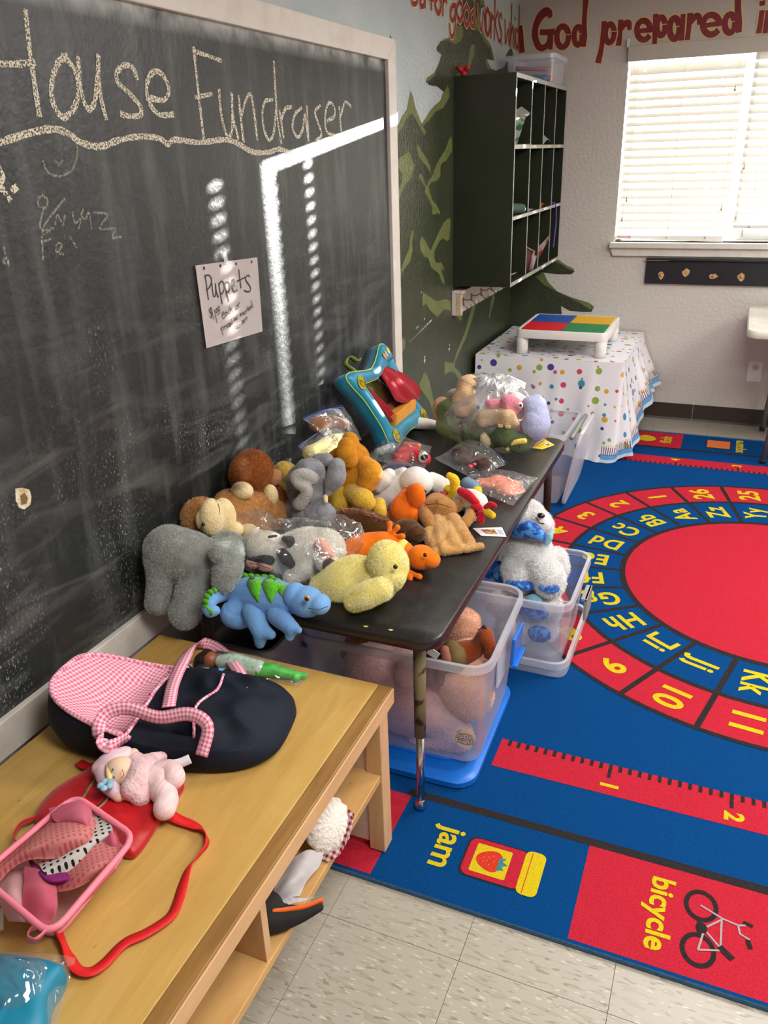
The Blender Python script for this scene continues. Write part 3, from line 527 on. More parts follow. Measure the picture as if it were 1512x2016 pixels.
A = [[(0.0012,3.8855,2.0662),(0.0012,3.9879,2.077),(0.0012,3.9965,2.0401),(0.0012,3.9597,2.0126),(0.0012,3.8866,1.994),(0.0012,3.8295,1.9967),(0.0012,3.774,1.9992),(0.0012,3.6933,1.9872),(0.0012,3.7199,1.9979),(0.0012,3.8576,2.0226),(0.0012,3.9,2.058)],
 [(0.0012,4.13,2.0159),(0.0012,4.1787,2.0182),(0.0012,4.1725,1.9777),(0.0012,4.1252,1.9402),(0.0012,4.0945,1.9043),(0.0012,4.0628,1.9022),(0.0012,4.0843,1.9622),(0.0012,4.1068,1.9973)],
 [(0.0012,4.2051,2.1434),(0.0012,4.2906,2.1155),(0.0012,4.3457,2.0699),(0.0012,4.437,2.048),(0.0012,4.5308,1.9794),(0.0012,4.4889,1.9808),(0.0012,4.4479,2.0268),(0.0012,4.3565,2.0407),(0.0012,4.2589,2.0784),(0.0012,4.1918,2.0842),(0.0012,4.1818,2.1202)],
 [(0.0012,4.3739,1.9715),(0.0012,4.3976,1.9693),(0.0012,4.4681,1.9384),(0.0012,4.4096,1.9299),(0.0012,4.3624,1.9578)],
 [(0.0012,3.7744,1.8236),(0.0012,3.7956,1.8127),(0.0012,3.8028,1.7807),(0.0012,3.7189,1.7332),(0.0012,3.6113,1.7139),(0.0012,3.5206,1.6765),(0.0012,3.4555,1.6579),(0.0012,3.4337,1.6595),(0.0012,3.4709,1.6785),(0.0012,3.5598,1.724),(0.0012,3.6809,1.7581),(0.0012,3.7219,1.7963)],
 [(0.0012,3.3132,1.7811),(0.0012,3.3383,1.7635),(0.0012,3.3652,1.7244),(0.0012,3.4339,1.6663),(0.0012,3.4943,1.6334),(0.0012,3.469,1.6196),(0.0012,3.3863,1.6699),(0.0012,3.3295,1.6983),(0.0012,3.3068,1.6976),(0.0012,3.2611,1.6783),(0.0012,3.2268,1.6523),(0.0012,3.1626,1.6209),(0.0012,3.1595,1.6387),(0.0012,3.2191,1.6877),(0.0012,3.2695,1.7107),(0.0012,3.2998,1.7586)],
 [(0.0012,4.251,2.2106),(0.0012,4.3085,2.2345),(0.0012,4.335,2.1983),(0.0012,4.2689,2.1922)],
 [(0.0012,3.4977,1.8367),(0.0012,3.5149,1.8388),(0.0012,3.6008,1.863),(0.0012,3.6266,1.8616),(0.0012,3.5623,1.8387),(0.0012,3.5121,1.8245)],
 [(0.0012,3.8329,1.62),(0.0012,3.8424,1.5561),(0.0012,3.7464,1.5146),(0.0012,3.704,1.5111),(0.0012,3.676,1.4949),(0.0012,3.6757,1.457),(0.0012,3.6341,1.4373),(0.0012,3.5534,1.4319),(0.0012,3.5138,1.417),(0.0012,3.5327,1.3914),(0.0012,3.5651,1.3562),(0.0012,3.619,1.3361),(0.0012,3.6673,1.3027),(0.0012,3.6672,1.2874),(0.0012,3.6323,1.3007),(0.0012,3.6046,1.294),(0.0012,3.5639,1.299),(0.0012,3.5579,1.3313),(0.0012,3.5125,1.3675),(0.0012,3.4682,1.3944),(0.0012,3.4752,1.4145),(0.0012,3.4381,1.4363),(0.0012,3.3897,1.4579),(0.0012,3.4086,1.4731),(0.0012,3.4392,1.4683),(0.0012,3.4509,1.4438),(0.0012,3.4881,1.4181),(0.0012,3.5143,1.4375),(0.0012,3.5672,1.4603),(0.0012,3.6078,1.4964),(0.0012,3.6902,1.5406),(0.0012,3.7465,1.5652),(0.0012,3.7893,1.6029)],
 [(0.0012,3.3889,1.5883),(0.0012,3.4302,1.563),(0.0012,3.4913,1.5309),(0.0012,3.5354,1.502),(0.0012,3.5515,1.4649),(0.0012,3.4904,1.499),(0.0012,3.4288,1.5239),(0.0012,3.393,1.5401),(0.0012,3.3763,1.5711)],
 [(0.0012,3.2885,1.5602),(0.0012,3.3213,1.5257),(0.0012,3.3438,1.506),(0.0012,3.3065,1.4606),(0.0012,3.2248,1.4291),(0.0012,3.1782,1.3931),(0.0012,3.1497,1.3756),(0.0012,3.1519,1.4095),(0.0012,3.1979,1.4453),(0.0012,3.2053,1.4753),(0.0012,3.1634,1.5025),(0.0012,3.1546,1.532),(0.0012,3.2205,1.5459)],
 [(0.0012,3.7907,1.2674),(0.0012,3.8209,1.2561),(0.0012,3.8063,1.1701),(0.0012,3.7685,1.1622),(0.0012,3.7095,1.1816),(0.0012,3.659,1.1751),(0.0012,3.5882,1.1377),(0.0012,3.5876,1.102),(0.0012,3.6153,1.0807),(0.0012,3.687,1.0744),(0.0012,3.7237,1.0444),(0.0012,3.7236,1.0304),(0.0012,3.6722,1.0509),(0.0012,3.7235,0.9975),(0.0012,3.7309,0.968),(0.0012,3.7011,0.977),(0.0012,3.6431,1.0315),(0.0012,3.5454,1.0668),(0.0012,3.506,1.1159),(0.0012,3.4534,1.1263),(0.0012,3.4031,1.1619),(0.0012,3.3983,1.2004),(0.0012,3.4305,1.2163),(0.0012,3.4813,1.1838),(0.0012,3.5335,1.1436),(0.0012,3.575,1.1701),(0.0012,3.6452,1.2121),(0.0012,3.717,1.2505)],
 [(0.0012,3.3084,1.2541),(0.0012,3.3258,1.2404),(0.0012,3.2999,1.2017),(0.0012,3.3105,1.1717),(0.0012,3.2783,1.1296),(0.0012,3.2062,1.1053),(0.0012,3.1585,1.0787),(0.0012,3.1578,1.1033),(0.0012,3.2083,1.142),(0.0012,3.2692,1.1843),(0.0012,3.2832,1.2279)],
 [(0.0012,3.4293,0.9755),(0.0012,3.5052,0.9476),(0.0012,3.6046,0.9087),(0.0012,3.7531,0.8951),(0.0012,3.8314,0.8685),(0.0012,3.8317,0.8221),(0.0012,3.7312,0.85),(0.0012,3.6242,0.8306),(0.0012,3.5232,0.8787),(0.0012,3.4752,0.9165),(0.0012,3.4178,0.9163)],
 [(0.0012,4.1891,0.7836),(0.0012,4.2697,0.7818),(0.0012,4.2179,0.736),(0.0012,4.0904,0.6354),(0.0012,4.04,0.6148),(0.0012,3.9053,0.5519),(0.0012,3.8937,0.524),(0.0012,3.9935,0.461),(0.0012,4.0848,0.4144),(0.0012,4.059,0.4047),(0.0012,3.969,0.4315),(0.0012,3.8941,0.4931),(0.0012,3.7991,0.52),(0.0012,3.7259,0.5191),(0.0012,3.7261,0.5894),(0.0012,3.8694,0.5488),(0.0012,3.9408,0.6051),(0.0012,4.0637,0.6717),(0.0012,4.1383,0.7424)],
 [(0.0012,4.5873,0.7872),(0.0012,4.6446,0.7701),(0.0012,4.6238,0.7232),(0.0012,4.5647,0.6914),(0.0012,4.5526,0.6517),(0.0012,4.5212,0.6658),(0.0012,4.5465,0.7278)],
 [(0.0012,3.4365,0.6079),(0.0012,3.4658,0.5903),(0.0012,3.5149,0.5284),(0.0012,3.5549,0.4453),(0.0012,3.6178,0.3416),(0.0012,3.585,0.3362),(0.0012,3.4926,0.4551),(0.0012,3.3757,0.5434),(0.0012,3.3669,0.5664)],
 [(0.0012,3.1717,0.8249),(0.0012,3.2047,0.8024),(0.0012,3.1944,0.7729),(0.0012,3.1592,0.7583),(0.0012,3.1492,0.7888)], [(0.0012,3.9255,0.784),(0.0012,4.0108,0.7651),(0.0012,4.0162,0.7491),(0.0012,3.9744,0.7493)]]
for p in A: flat('painted_highlight', p, M_lg, wl, XN)
bd = [(0.1995,5.0172,0.8642),(0.236,5.0172,0.8009),(0.2971,5.0172,0.746),(0.3814,5.0172,0.7163),(0.4893,5.0172,0.6876),(0.5233,5.0172,0.6646),(0.5096,5.0172,0.6317),(0.4527,5.0172,0.6295),(0.3742,5.0172,0.6346),(0.3228,5.0172,0.6614),(0.33,5.0172,0.6082),(0.3492,5.0172,0.4248)]
flat('painted_branch', [(0.0, 5.0172, 1.05), (0.1, 5.0172, 1.05)]+bd+[(bd[-1][0], 5.0172, 0.2), (0.0, 5.0172, 0.2)], M_dk, wb, YN)
flat('painted_branch', [(0.1915,5.0172,0.8561),(0.2062,5.0172,0.8963),(0.2545,5.0172,0.9208),(0.2904,5.0172,0.9371),(0.337,5.0172,0.9065),(0.3828,5.0172,0.8877),(0.3921,5.0172,0.8682),(0.3729,5.0172,0.852),(0.2912,5.0172,0.8502),(0.2081,5.0172,0.8588)], M_dk, wb, YN)
flat('painted_highlight', [(0.1552,5.0164,0.8313),(0.1997,5.0164,0.8644),(0.2362,5.0164,0.801),(0.2973,5.0164,0.7462),(0.3816,5.0164,0.7164),(0.4895,5.0164,0.6878),(0.5238,5.0164,0.6608),(0.5004,5.0164,0.6477),(0.4327,5.0164,0.6858),(0.3482,5.0164,0.7235),(0.2803,5.0164,0.7538),(0.212,5.0164,0.7842),(0.1769,5.0164,0.8157)], M_lg, wb, YN)
flat('painted_highlight', [(0.2704,5.0164,0.933),(0.2906,5.0164,0.9372),(0.3372,5.0164,0.9066),(0.3829,5.0164,0.8878),(0.3896,5.0164,0.8722),(0.3548,5.0164,0.8833),(0.3042,5.0164,0.9139),(0.2792,5.0164,0.9213)], M_lg, wb, YN)
# paint chips on the wall
for p, r in zip([(0.0016,3.4432,0.8532),(0.0016,3.4415,0.6756),(0.0016,3.441,0.6586),(0.0016,3.4095,0.9785),(0.0016,3.8088,0.6559),(0.0016,3.802,0.6352)], (.006, .008, .010, .004, .006, .009)):
    p = Vector(p); flat('paint_chip', [p+Vector((0, r*1.5*math.cos(a)*(0.7+0.3*math.sin(3*a)), r*math.sin(a))) for a in [2*PI*k/9 for k in range(9)]], M_pl, wl, XN)
# ---- painted verse, back wall and left wall
def ell(cx, cy, rx, ry, w, a0=0, a1=360, n=18): return [(cx+rx*math.cos(math.radians(a0+(a1-a0)*i/n)), cy-ry*math.sin(math.radians(a0+(a1-a0)*i/n)), w) for i in range(n+1)]
# the letters are laid out on a straight painted line: local units to wall metres
ZA = [(-0.0101,5.0166,2.3094),(0.6696,5.0166,2.2496),(0.0018,5.0166,1.9887)]; ZB = [(0.6437,5.0166,2.2519),(1.2647,5.0166,2.1972),(0.6727,5.0166,1.9456)]
def place(o3, wx, hy):
    a, b_, c_ = [Vector(p) for p in o3]
    return lambda s: [tuple(a+(b_-a)*(p[0]/wx)+(c_-a)*(p[1]/hy))+((p[2] if len(p) > 2 else 50)/50.0,) for p in s]
def letter(strokes, pf, w, nrm, par):
    st = [pf(s) for s in strokes]
    brush('verse_letter_outline', [[(p[0], p[1], p[2], p[3]+0.42) for p in s] for s in st], w, nrm, M_yel, par, k=3)
    brush('verse_letter', st, w, nrm, M_red, par, k=3, lift=0.0006)
pa = place(ZA, 1512, 786); pb_ = place(ZB, 1512, 780)
for L_, pf in (([[(25, 320, 50), (38, 420, 50), (45, 520, 48), (50, 600, 60)]], pa),
 ([[(402, 188, 40), (385, 150, 70), (340, 138, 80), (275, 195, 75), (225, 300, 62), (213, 390, 62), (226, 470, 62), (262, 545, 62), (310, 562, 58), (368, 528, 55), (398, 470, 55), (408, 375, 52)], [(292, 376, 50), (370, 374, 54), (438, 368, 58)], [(405, 400, 55), (412, 480, 50), (408, 560, 45)]], pa),
 ([ell(557, 425, 72, 120, 56)], pa), ([ell(745, 412, 48, 104, 52), [(826, 12, 55), (818, 150, 45), (815, 300, 50), (822, 420, 55), (815, 520, 45)]], pa),
 ([[(1052, 258, 50), (1044, 400, 50), (1030, 550, 48), (1000, 700, 62)], ell(1122, 378, 52, 105, 52)], pa),
 ([[(1244, 240, 50), (1240, 400, 48), (1232, 495, 52)], [(1250, 335, 40), (1292, 268, 58), (1338, 262, 58), (1352, 322, 36)]], pa),
 ([ell(45, 352, 85, 112, 52, 0, 318), [(-30, 365, 40), (150, 345, 44)]], pb_),
 ([[(196, 180, 50), (190, 350, 48), (182, 512, 45)], ell(262, 305, 52, 104, 52)], pb_),
 ([ell(428, 328, 60, 118, 56), [(530, 178, 45), (520, 330, 50), (516, 446, 48)]], pb_),
 ([[(612, 168, 50), (600, 320, 45), (588, 438, 48)], [(618, 262, 40), (672, 190, 60), (722, 196, 52), (724, 265, 38)]], pb_),
 ([ell(868, 280, 98, 112, 54, 5, 318), [(795, 290, 40), (980, 262, 40)]], pb_),
 ([ell(1088, 265, 60, 102, 54), [(1170, -70, 55), (1174, 100, 55), (1188, 250, 62), (1195, 345, 48)]], pb_),
 ([[(1450, 28, 50), (1450, 44, 46)], [(1450, 132, 45), (1440, 250, 45), (1428, 352, 48)]], pb_),
 ([[(1520, 132, 45), (1508, 250, 45), (1498, 352, 44)], [(1510, 230, 40), (1560, 150, 50), (1610, 190, 50), (1600, 350, 50)]], pb_)):
    letter(L_, pf, 0.0275, YN, wb)
lw = [[(0.0018,3.3445,2.0914,0.7),(0.0018,3.3518,2.0839,0.8),(0.0018,3.3794,2.0857,0.8),(0.0018,3.4,2.0967,0.7),(0.0018,3.3982,2.1083,0.7)]]
brush('verse_letter_outline', [[(p[0], p[1], p[2], p[3]+0.34) for p in s_] for s_ in lw], 0.023, XN, M_yel, wl, k=4)
brush('verse_letter', lw, 0.023, XN, M_red, wl, k=4, lift=0.0006)
lw = [[(0.0018,3.4483,2.1148,0.8),(0.0018,3.434,2.0993,0.8),(0.0018,3.4473,2.0866,0.9),(0.0018,3.4766,2.0943,0.8),(0.0018,3.4853,2.1127,0.8)],[(0.0018,3.4895,2.1339,0.9),(0.0018,3.4899,2.1098,0.9),(0.0018,3.4869,2.0893,0.8)]]
brush('verse_letter_outline', [[(p[0], p[1], p[2], p[3]+0.34) for p in s_] for s_ in lw], 0.023, XN, M_yel, wl, k=4)
brush('verse_letter', lw, 0.023, XN, M_red, wl, k=4, lift=0.0006)
lw = [[(0.0018,3.5697,2.1445,0.8),(0.0018,3.5642,2.1157,0.8),(0.0018,3.5661,2.0905,0.8)],[(0.0018,3.5426,2.1235,0.6),(0.0018,3.5913,2.1245,0.6)]]
brush('verse_letter_outline', [[(p[0], p[1], p[2], p[3]+0.34) for p in s_] for s_ in lw], 0.023, XN, M_yel, wl, k=4)
brush('verse_letter', lw, 0.023, XN, M_red, wl, k=4, lift=0.0006)
lw = [[(0.0018,3.6517,2.1465,0.9),(0.0018,3.6162,2.1258,0.9),(0.0018,3.6158,2.1043,0.9),(0.0018,3.651,2.0862,1),(0.0018,3.6821,2.1088,0.9),(0.0018,3.6848,2.1309,0.9),(0.0018,3.6517,2.1465,0.9)]]
brush('verse_letter_outline', [[(p[0], p[1], p[2], p[3]+0.34) for p in s_] for s_ in lw], 0.023, XN, M_yel, wl, k=4)
brush('verse_letter', lw, 0.023, XN, M_red, wl, k=4, lift=0.0006)
lw = [[(0.0018,3.7136,2.16,0.8),(0.0018,3.7108,2.1196,0.8),(0.0018,3.708,2.0869,0.8)],[(0.0018,3.7161,2.1349,0.7),(0.0018,3.7385,2.1487,0.9),(0.0018,3.7612,2.1387,0.7)]]
brush('verse_letter_outline', [[(p[0], p[1], p[2], p[3]+0.34) for p in s_] for s_ in lw], 0.023, XN, M_yel, wl, k=4)
brush('verse_letter', lw, 0.023, XN, M_red, wl, k=4, lift=0.0006)
lw = [[(0.0018,3.8684,2.1389,0.8),(0.0018,3.8432,2.1377,0.9),(0.0018,3.8156,2.1137,0.9),(0.0018,3.8158,2.091,0.9),(0.0018,3.841,2.0805,0.9),(0.0018,3.8661,2.0967,0.9)],[(0.0018,3.8739,2.1472,0.8),(0.0018,3.8774,2.1018,0.9),(0.0018,3.8724,2.0512,0.8),(0.0018,3.8444,2.0213,0.9),(0.0018,3.8135,2.0241,0.8),(0.0018,3.7994,2.0627,0.6)]]
brush('verse_letter_outline', [[(p[0], p[1], p[2], p[3]+0.34) for p in s_] for s_ in lw], 0.023, XN, M_yel, wl, k=4)
brush('verse_letter', lw, 0.023, XN, M_red, wl, k=4, lift=0.0006)
lw = [[(0.0018,3.9395,2.165,0.9),(0.0018,3.8996,2.1389,0.9),(0.0018,3.9045,2.1088,1),(0.0018,3.9441,2.0919,1.1),(0.0018,3.9819,2.1177,1),(0.0018,3.9781,2.1485,0.9),(0.0018,3.9395,2.165,0.9)]]
brush('verse_letter_outline', [[(p[0], p[1], p[2], p[3]+0.34) for p in s_] for s_ in lw], 0.023, XN, M_yel, wl, k=4)
brush('verse_letter', lw, 0.023, XN, M_red, wl, k=4, lift=0.0006)
lw = [[(0.0018,4.0409,2.1621,0.9),(0.0018,4.0054,2.1361,0.9),(0.0018,4.0093,2.1051,1),(0.0018,4.0466,2.0852,1.1),(0.0018,4.0828,2.1133,1),(0.0018,4.0785,2.1448,0.9),(0.0018,4.0409,2.1621,0.9)]]
brush('verse_letter_outline', [[(p[0], p[1], p[2], p[3]+0.34) for p in s_] for s_ in lw], 0.023, XN, M_yel, wl, k=4)
brush('verse_letter', lw, 0.023, XN, M_red, wl, k=4, lift=0.0006)
lw = [[(0.0018,4.1412,2.1522,0.8),(0.0018,4.104,2.1317,0.8),(0.0018,4.1052,2.1036,0.9),(0.0018,4.1344,2.0897,0.9),(0.0018,4.1592,2.1095,0.8)],[(0.0018,4.1649,2.1915,0.8),(0.0018,4.1673,2.1431,0.8),(0.0018,4.1636,2.0861,0.8)]]
brush('verse_letter_outline', [[(p[0], p[1], p[2], p[3]+0.34) for p in s_] for s_ in lw], 0.023, XN, M_yel, wl, k=4)
brush('verse_letter', lw, 0.023, XN, M_red, wl, k=4, lift=0.0006)
lw = [[(0.0018,4.2143,2.1814,0.8),(0.0018,4.2451,2.1355,0.8),(0.0018,4.2769,2.0844,0.8),(0.0018,4.3011,2.1334,0.7),(0.0018,4.3123,2.1725,0.7),(0.0018,4.336,2.1288,0.8),(0.0018,4.3602,2.0842,0.8),(0.0018,4.3633,2.1403,0.7),(0.0018,4.3351,2.192,0.7)]]
brush('verse_letter_outline', [[(p[0], p[1], p[2], p[3]+0.34) for p in s_] for s_ in lw], 0.023, XN, M_yel, wl, k=4)
brush('verse_letter', lw, 0.023, XN, M_red, wl, k=4, lift=0.0006)
lw = [[(0.0018,4.3808,2.1891,1),(0.0018,4.3447,2.1552,1),(0.0018,4.3514,2.1091,1),(0.0018,4.3925,2.0809,1.1),(0.0018,4.433,2.1177,1),(0.0018,4.4256,2.1644,1),(0.0018,4.3808,2.1891,1)]]
brush('verse_letter_outline', [[(p[0], p[1], p[2], p[3]+0.34) for p in s_] for s_ in lw], 0.023, XN, M_yel, wl, k=4)
brush('verse_letter', lw, 0.023, XN, M_red, wl, k=4, lift=0.0006)
lw = [[(0.0018,4.4515,2.1804,0.8),(0.0018,4.4503,2.1282,0.8),(0.0018,4.4511,2.0748,0.8)],[(0.0018,4.4562,2.1462,0.7),(0.0018,4.4727,2.1677,0.9),(0.0018,4.4956,2.1593,0.7)]]
brush('verse_letter_outline', [[(p[0], p[1], p[2], p[3]+0.34) for p in s_] for s_ in lw], 0.023, XN, M_yel, wl, k=4)
brush('verse_letter', lw, 0.023, XN, M_red, wl, k=4, lift=0.0006)
lw = [[(0.0018,4.514,2.2441,0.8),(0.0018,4.5145,2.1571,0.8),(0.0018,4.5164,2.073,0.8)],[(0.0018,4.5708,2.2022,0.8),(0.0018,4.5268,2.1452,0.7),(0.0018,4.5946,2.0781,0.8)]]
brush('verse_letter_outline', [[(p[0], p[1], p[2], p[3]+0.34) for p in s_] for s_ in lw], 0.023, XN, M_yel, wl, k=4)
brush('verse_letter', lw, 0.023, XN, M_red, wl, k=4, lift=0.0006)
lw = [[(0.0018,4.6548,2.1794,0.7),(0.0018,4.6255,2.1962,0.8),(0.0018,4.5932,2.1702,0.8),(0.0018,4.6199,2.1372,0.9),(0.0018,4.6544,2.109,0.9),(0.0018,4.6303,2.0737,0.9),(0.0018,4.5864,2.0819,0.7)]]
brush('verse_letter_outline', [[(p[0], p[1], p[2], p[3]+0.34) for p in s_] for s_ in lw], 0.023, XN, M_yel, wl, k=4)
brush('verse_letter', lw, 0.023, XN, M_red, wl, k=4, lift=0.0006)
lw = [[(0.0018,4.6665,2.0711,0.5),(0.0018,4.664,2.0565,0.4)]]
brush('verse_letter_outline', [[(p[0], p[1], p[2], p[3]+0.34) for p in s_] for s_ in lw], 0.023, XN, M_yel, wl, k=4)
brush('verse_letter', lw, 0.023, XN, M_red, wl, k=4, lift=0.0006)
lw = [[(0.0018,4.711,2.1788,0.8),(0.0018,4.7207,2.1294,0.8),(0.0018,4.7351,2.075,0.8),(0.0018,4.7665,2.1247,0.7),(0.0018,4.7808,2.1448,0.7),(0.0018,4.7983,2.1044,0.7),(0.0018,4.8152,2.0704,0.8),(0.0018,4.8247,2.1305,0.7),(0.0018,4.8146,2.1763,0.7)]]
brush('verse_letter_outline', [[(p[0], p[1], p[2], p[3]+0.34) for p in s_] for s_ in lw], 0.023, XN, M_yel, wl, k=4)
brush('verse_letter', lw, 0.023, XN, M_red, wl, k=4, lift=0.0006)
lw = [[(0.0018,4.8415,2.2629,0.7),(0.0018,4.8409,2.1698,0.8),(0.0018,4.8454,2.0683,0.8)],[(0.0018,4.85,2.133,0.7),(0.0018,4.8713,2.1674,0.9),(0.0018,4.8933,2.1325,0.9),(0.0018,4.8973,2.0704,0.8)]]
brush('verse_letter_outline', [[(p[0], p[1], p[2], p[3]+0.34) for p in s_] for s_ in lw], 0.023, XN, M_yel, wl, k=4)
brush('verse_letter', lw, 0.023, XN, M_red, wl, k=4, lift=0.0006)
lw = [[(0.0018,4.9203,2.1592,0.8),(0.0018,4.9219,2.1161,0.8),(0.0018,4.9237,2.0708,0.8)],[(0.0018,4.913,2.2116,0.8),(0.0018,4.9139,2.2051,0.8)]]
brush('verse_letter_outline', [[(p[0], p[1], p[2], p[3]+0.34) for p in s_] for s_ in lw], 0.023, XN, M_yel, wl, k=4)
brush('verse_letter', lw, 0.023, XN, M_red, wl, k=4, lift=0.0006)
lw = [[(0.0018,4.9882,2.1516,0.7),(0.0018,4.9552,2.1628,0.8),(0.0018,4.94,2.113,0.9),(0.0018,4.9682,2.0717,0.9),(0.0018,4.9974,2.089,0.7)]]
brush('verse_letter_outline', [[(p[0], p[1], p[2], p[3]+0.34) for p in s_] for s_ in lw], 0.023, XN, M_yel, wl, k=4)
brush('verse_letter', lw, 0.023, XN, M_red, wl, k=4, lift=0.0006)
lw = [[(0.0018,5.0055,2.2784,0.7),(0.0018,5.0077,2.173,0.8),(0.0018,5.01,2.0654,0.8)],[(0.0018,5.0158,2.1495,0.7),(0.0018,5.0257,2.1749,0.8),(0.0018,5.0407,2.1667,0.9)]]
brush('verse_letter_outline', [[(p[0], p[1], p[2], p[3]+0.34) for p in s_] for s_ in lw], 0.023, XN, M_yel, wl, k=4)
brush('verse_letter', lw, 0.023, XN, M_red, wl, k=4, lift=0.0006)

# ================================================================ window with two slatted blinds
M_slat = bpy.data.materials.new('blind_slat'); M_slat.use_nodes = True; MATS['blind_slat'] = M_slat
nt = M_slat.node_tree; N = nt.nodes; Lk = nt.links; b = N['Principled BSDF']; b.inputs['Base Color'].default_value = lin((240, 238, 230)); b.inputs['Roughness'].default_value = 0.45
tl = N.new('ShaderNodeBsdfTranslucent'); tl.inputs[0].default_value = lin((255, 250, 238)); mx = N.new('ShaderNodeMixShader'); mx.inputs[0].default_value = 0.13
Lk.new(b.outputs[0], mx.inputs[1]); Lk.new(tl.outputs[0], mx.inputs[2]); Lk.new(mx.outputs[0], N['Material Output'].inputs[0])
M_beige = pbr('valance_beige', (196, 190, 178), 0.5)
M_cord = pbr('cord_white', (215, 208, 196), 0.8)
M_tassel = pbr('cord_tassel', (196, 180, 156), 0.6)
win = bpy.data.objects.new('window_1', None); C.objects.link(win); win.location = (WX0, YB, WZ0); win['kind'] = 'structure'
win['label'] = 'white vinyl sliding window behind two white slatted blinds'
yf0, yf1 = YB+0.075, YB+0.125
for nm, lo, hi in (('window_frame', (WX0, yf0, WZ0), (WX0+0.03, yf1, WZ1)), ('window_frame', (WX1-0.03, yf0, WZ0), (WX1, yf1, WZ1)),
                   ('window_frame', (WX0, yf0, WZ1-0.03), (WX1, yf1, WZ1)), ('window_frame', (WX0, yf0, WZ0), (WX1, yf1, WZ0+0.010)),
                   ('sash_rail', (1.262, yf0, WZ0+0.01), (WX1-0.03, yf1, WZ0+0.075)), ('sash_stile', (1.262, yf0+0.01, WZ0+0.01), (1.292, yf1, WZ1-0.03))):
    box(nm, lo, hi, M_white, win, 0.002)
M_pane = film('window_glass', (250, 254, 255), 0.0, 0.03, 0.02, edge=0.15)
box('pane', (WX0+0.03, YB+0.098, WZ0+0.01), (1.262, YB+0.102, WZ1-0.03), M_pane, win)
box('pane', (1.292, YB+0.110, WZ0+0.07), (WX1-0.03, YB+0.114, WZ1-0.03), M_pane, win)
box('sill', (WX0-0.022, YB-0.045, 1.012), (WX1+0.022, YB+0.075, WZ0), M_trim, win, 0.004)
prism('apron', [(WX0-0.018, YB-0.022, 1.012), (WX1+0.018, YB-0.022, 1.012), (WX1+0.002, YB-0.022, 0.966), (WX0-0.002, YB-0.022, 0.966)], (0, 0.022, 0), M_trim, win, 0.003)
box('latch', (1.295, YB+0.062, 1.072), (1.302, YB+0.075, 1.112), M_beige, win)
def blind(label, x0, x1, zb, cords, holes, side, zt=1.909, slant=0.0):
    t = thing('window_blind', label, 'blind', ((x0+x1)/2, YB+0.03, WZ1), 'window blinds')
    yc = YB+0.030
    box('headrail', (x0, YB+0.012, 1.985), (x1, YB+0.055, WZ1-0.002), M_white, t)
    w = 0.050; pitch = 0.0418; ang = math.radians(66)
    n = int((zt-zb-0.02)/pitch)+1
    # one slat with the slots its lift cords run through
    bm = bmesh.new(); xs = sorted(set([x0, x1]+[h-0.0065 for h in holes]+[h+0.0065 for h in holes])); ys = [-w/2, -0.009, 0.009, w/2]
    grid = {}
    def gv(i, j, k):
        if (i, j, k) not in grid:
            s = ys[j]; bow = 0.0022*(1-(2*s/w)**2); grid[(i, j, k)] = bm.verts.new((xs[i], s, bow+(0.0026 if k else 0)))
        return grid[(i, j, k)]
    for i in range(len(xs)-1):
        for j in range(3):
            if j == 1 and any(abs((xs[i]+xs[i+1])/2-h) < 0.002 for h in holes): continue
            bm.faces.new((gv(i, j, 0), gv(i, j+1, 0), gv(i+1, j+1, 0), gv(i+1, j, 0))); bm.faces.new((gv(i, j, 1), gv(i+1, j, 1), gv(i+1, j+1, 1), gv(i, j+1, 1)))
    for i in range(len(xs)-1):
        for j, q in ((0, 0), (3, 1)): bm.faces.new((gv(i, j, 0), gv(i+1, j, 0), gv(i+1, j, 1), gv(i, j, 1)) if q == 0 else (gv(i, j, 1), gv(i+1, j, 1), gv(i+1, j, 0), gv(i, j, 0)))
    for i in (0, len(xs)-1):
        for j in range(3): bm.faces.new((gv(i, j, 0), gv(i, j+1, 0), gv(i, j+1, 1), gv(i, j, 1)))
    # room-side edge hangs down
    bmesh.ops.rotate(bm, verts=bm.verts, cent=(0, 0, 0), matrix=Matrix.Rotation(ang, 3, 'X'))
    bmesh.ops.recalc_face_normals(bm, faces=bm.faces)
    sm = bpy.data.meshes.new('slat'); bm.to_mesh(sm); bm.free(); sm.materials.append(M_slat)
    for i in range(n):
        o = bpy.data.objects.new('slat', sm); C.objects.link(o); o.parent = t; o.matrix_parent_inverse = Matrix.Translation(-Vector(t.location)); o.location = (0, yc, zt-i*pitch)
    br = box('bottom_rail', (x0, yc-0.024, zb), (x1, yc+0.024, zb+0.018), M_white, t, 0.003)
    for v in br.data.vertices:
        if v.co.z < zb+0.009: v.co.z -= slant*(v.co.x-x0)/(x1-x0)
    for cx in cords:
        tube('ladder_cord', [(cx, yc-0.026, 1.99), (cx, yc-0.026, zb+0.01)], 0.0009, M_cord, t, 5)
        lathe('cord_plug', [(0.006, 0), (0.006, 0.004), (0.002, 0.006)], (cx, yc-0.028, zb+0.009), M_beige, t, 10, (0, -1, 0))
    for (cx, z) in side:
        tube('pull_cord', [(cx, YB-0.006, 1.99), (cx, YB-0.006, z+0.02)], 0.0008, M_cord, t, 5)
        lathe('tassel', [(0.0015, 0.024), (0.004, 0.020), (0.0035, 0.012), (0.006, 0.006), (0.0055, 0), (0.002, -0.001)], (cx, YB-0.006, z), M_tassel, t, 10)
    return t
blind('left white slatted blind, lowered to the window sill', 0.622, 1.203, 1.060, (0.70, 0.905, 1.11), (0.70, 1.11), ((0.663, 1.262), (0.647, 1.155), (1.175, 1.212), (1.165, 1.80)), zt=1.926, slant=0.017)
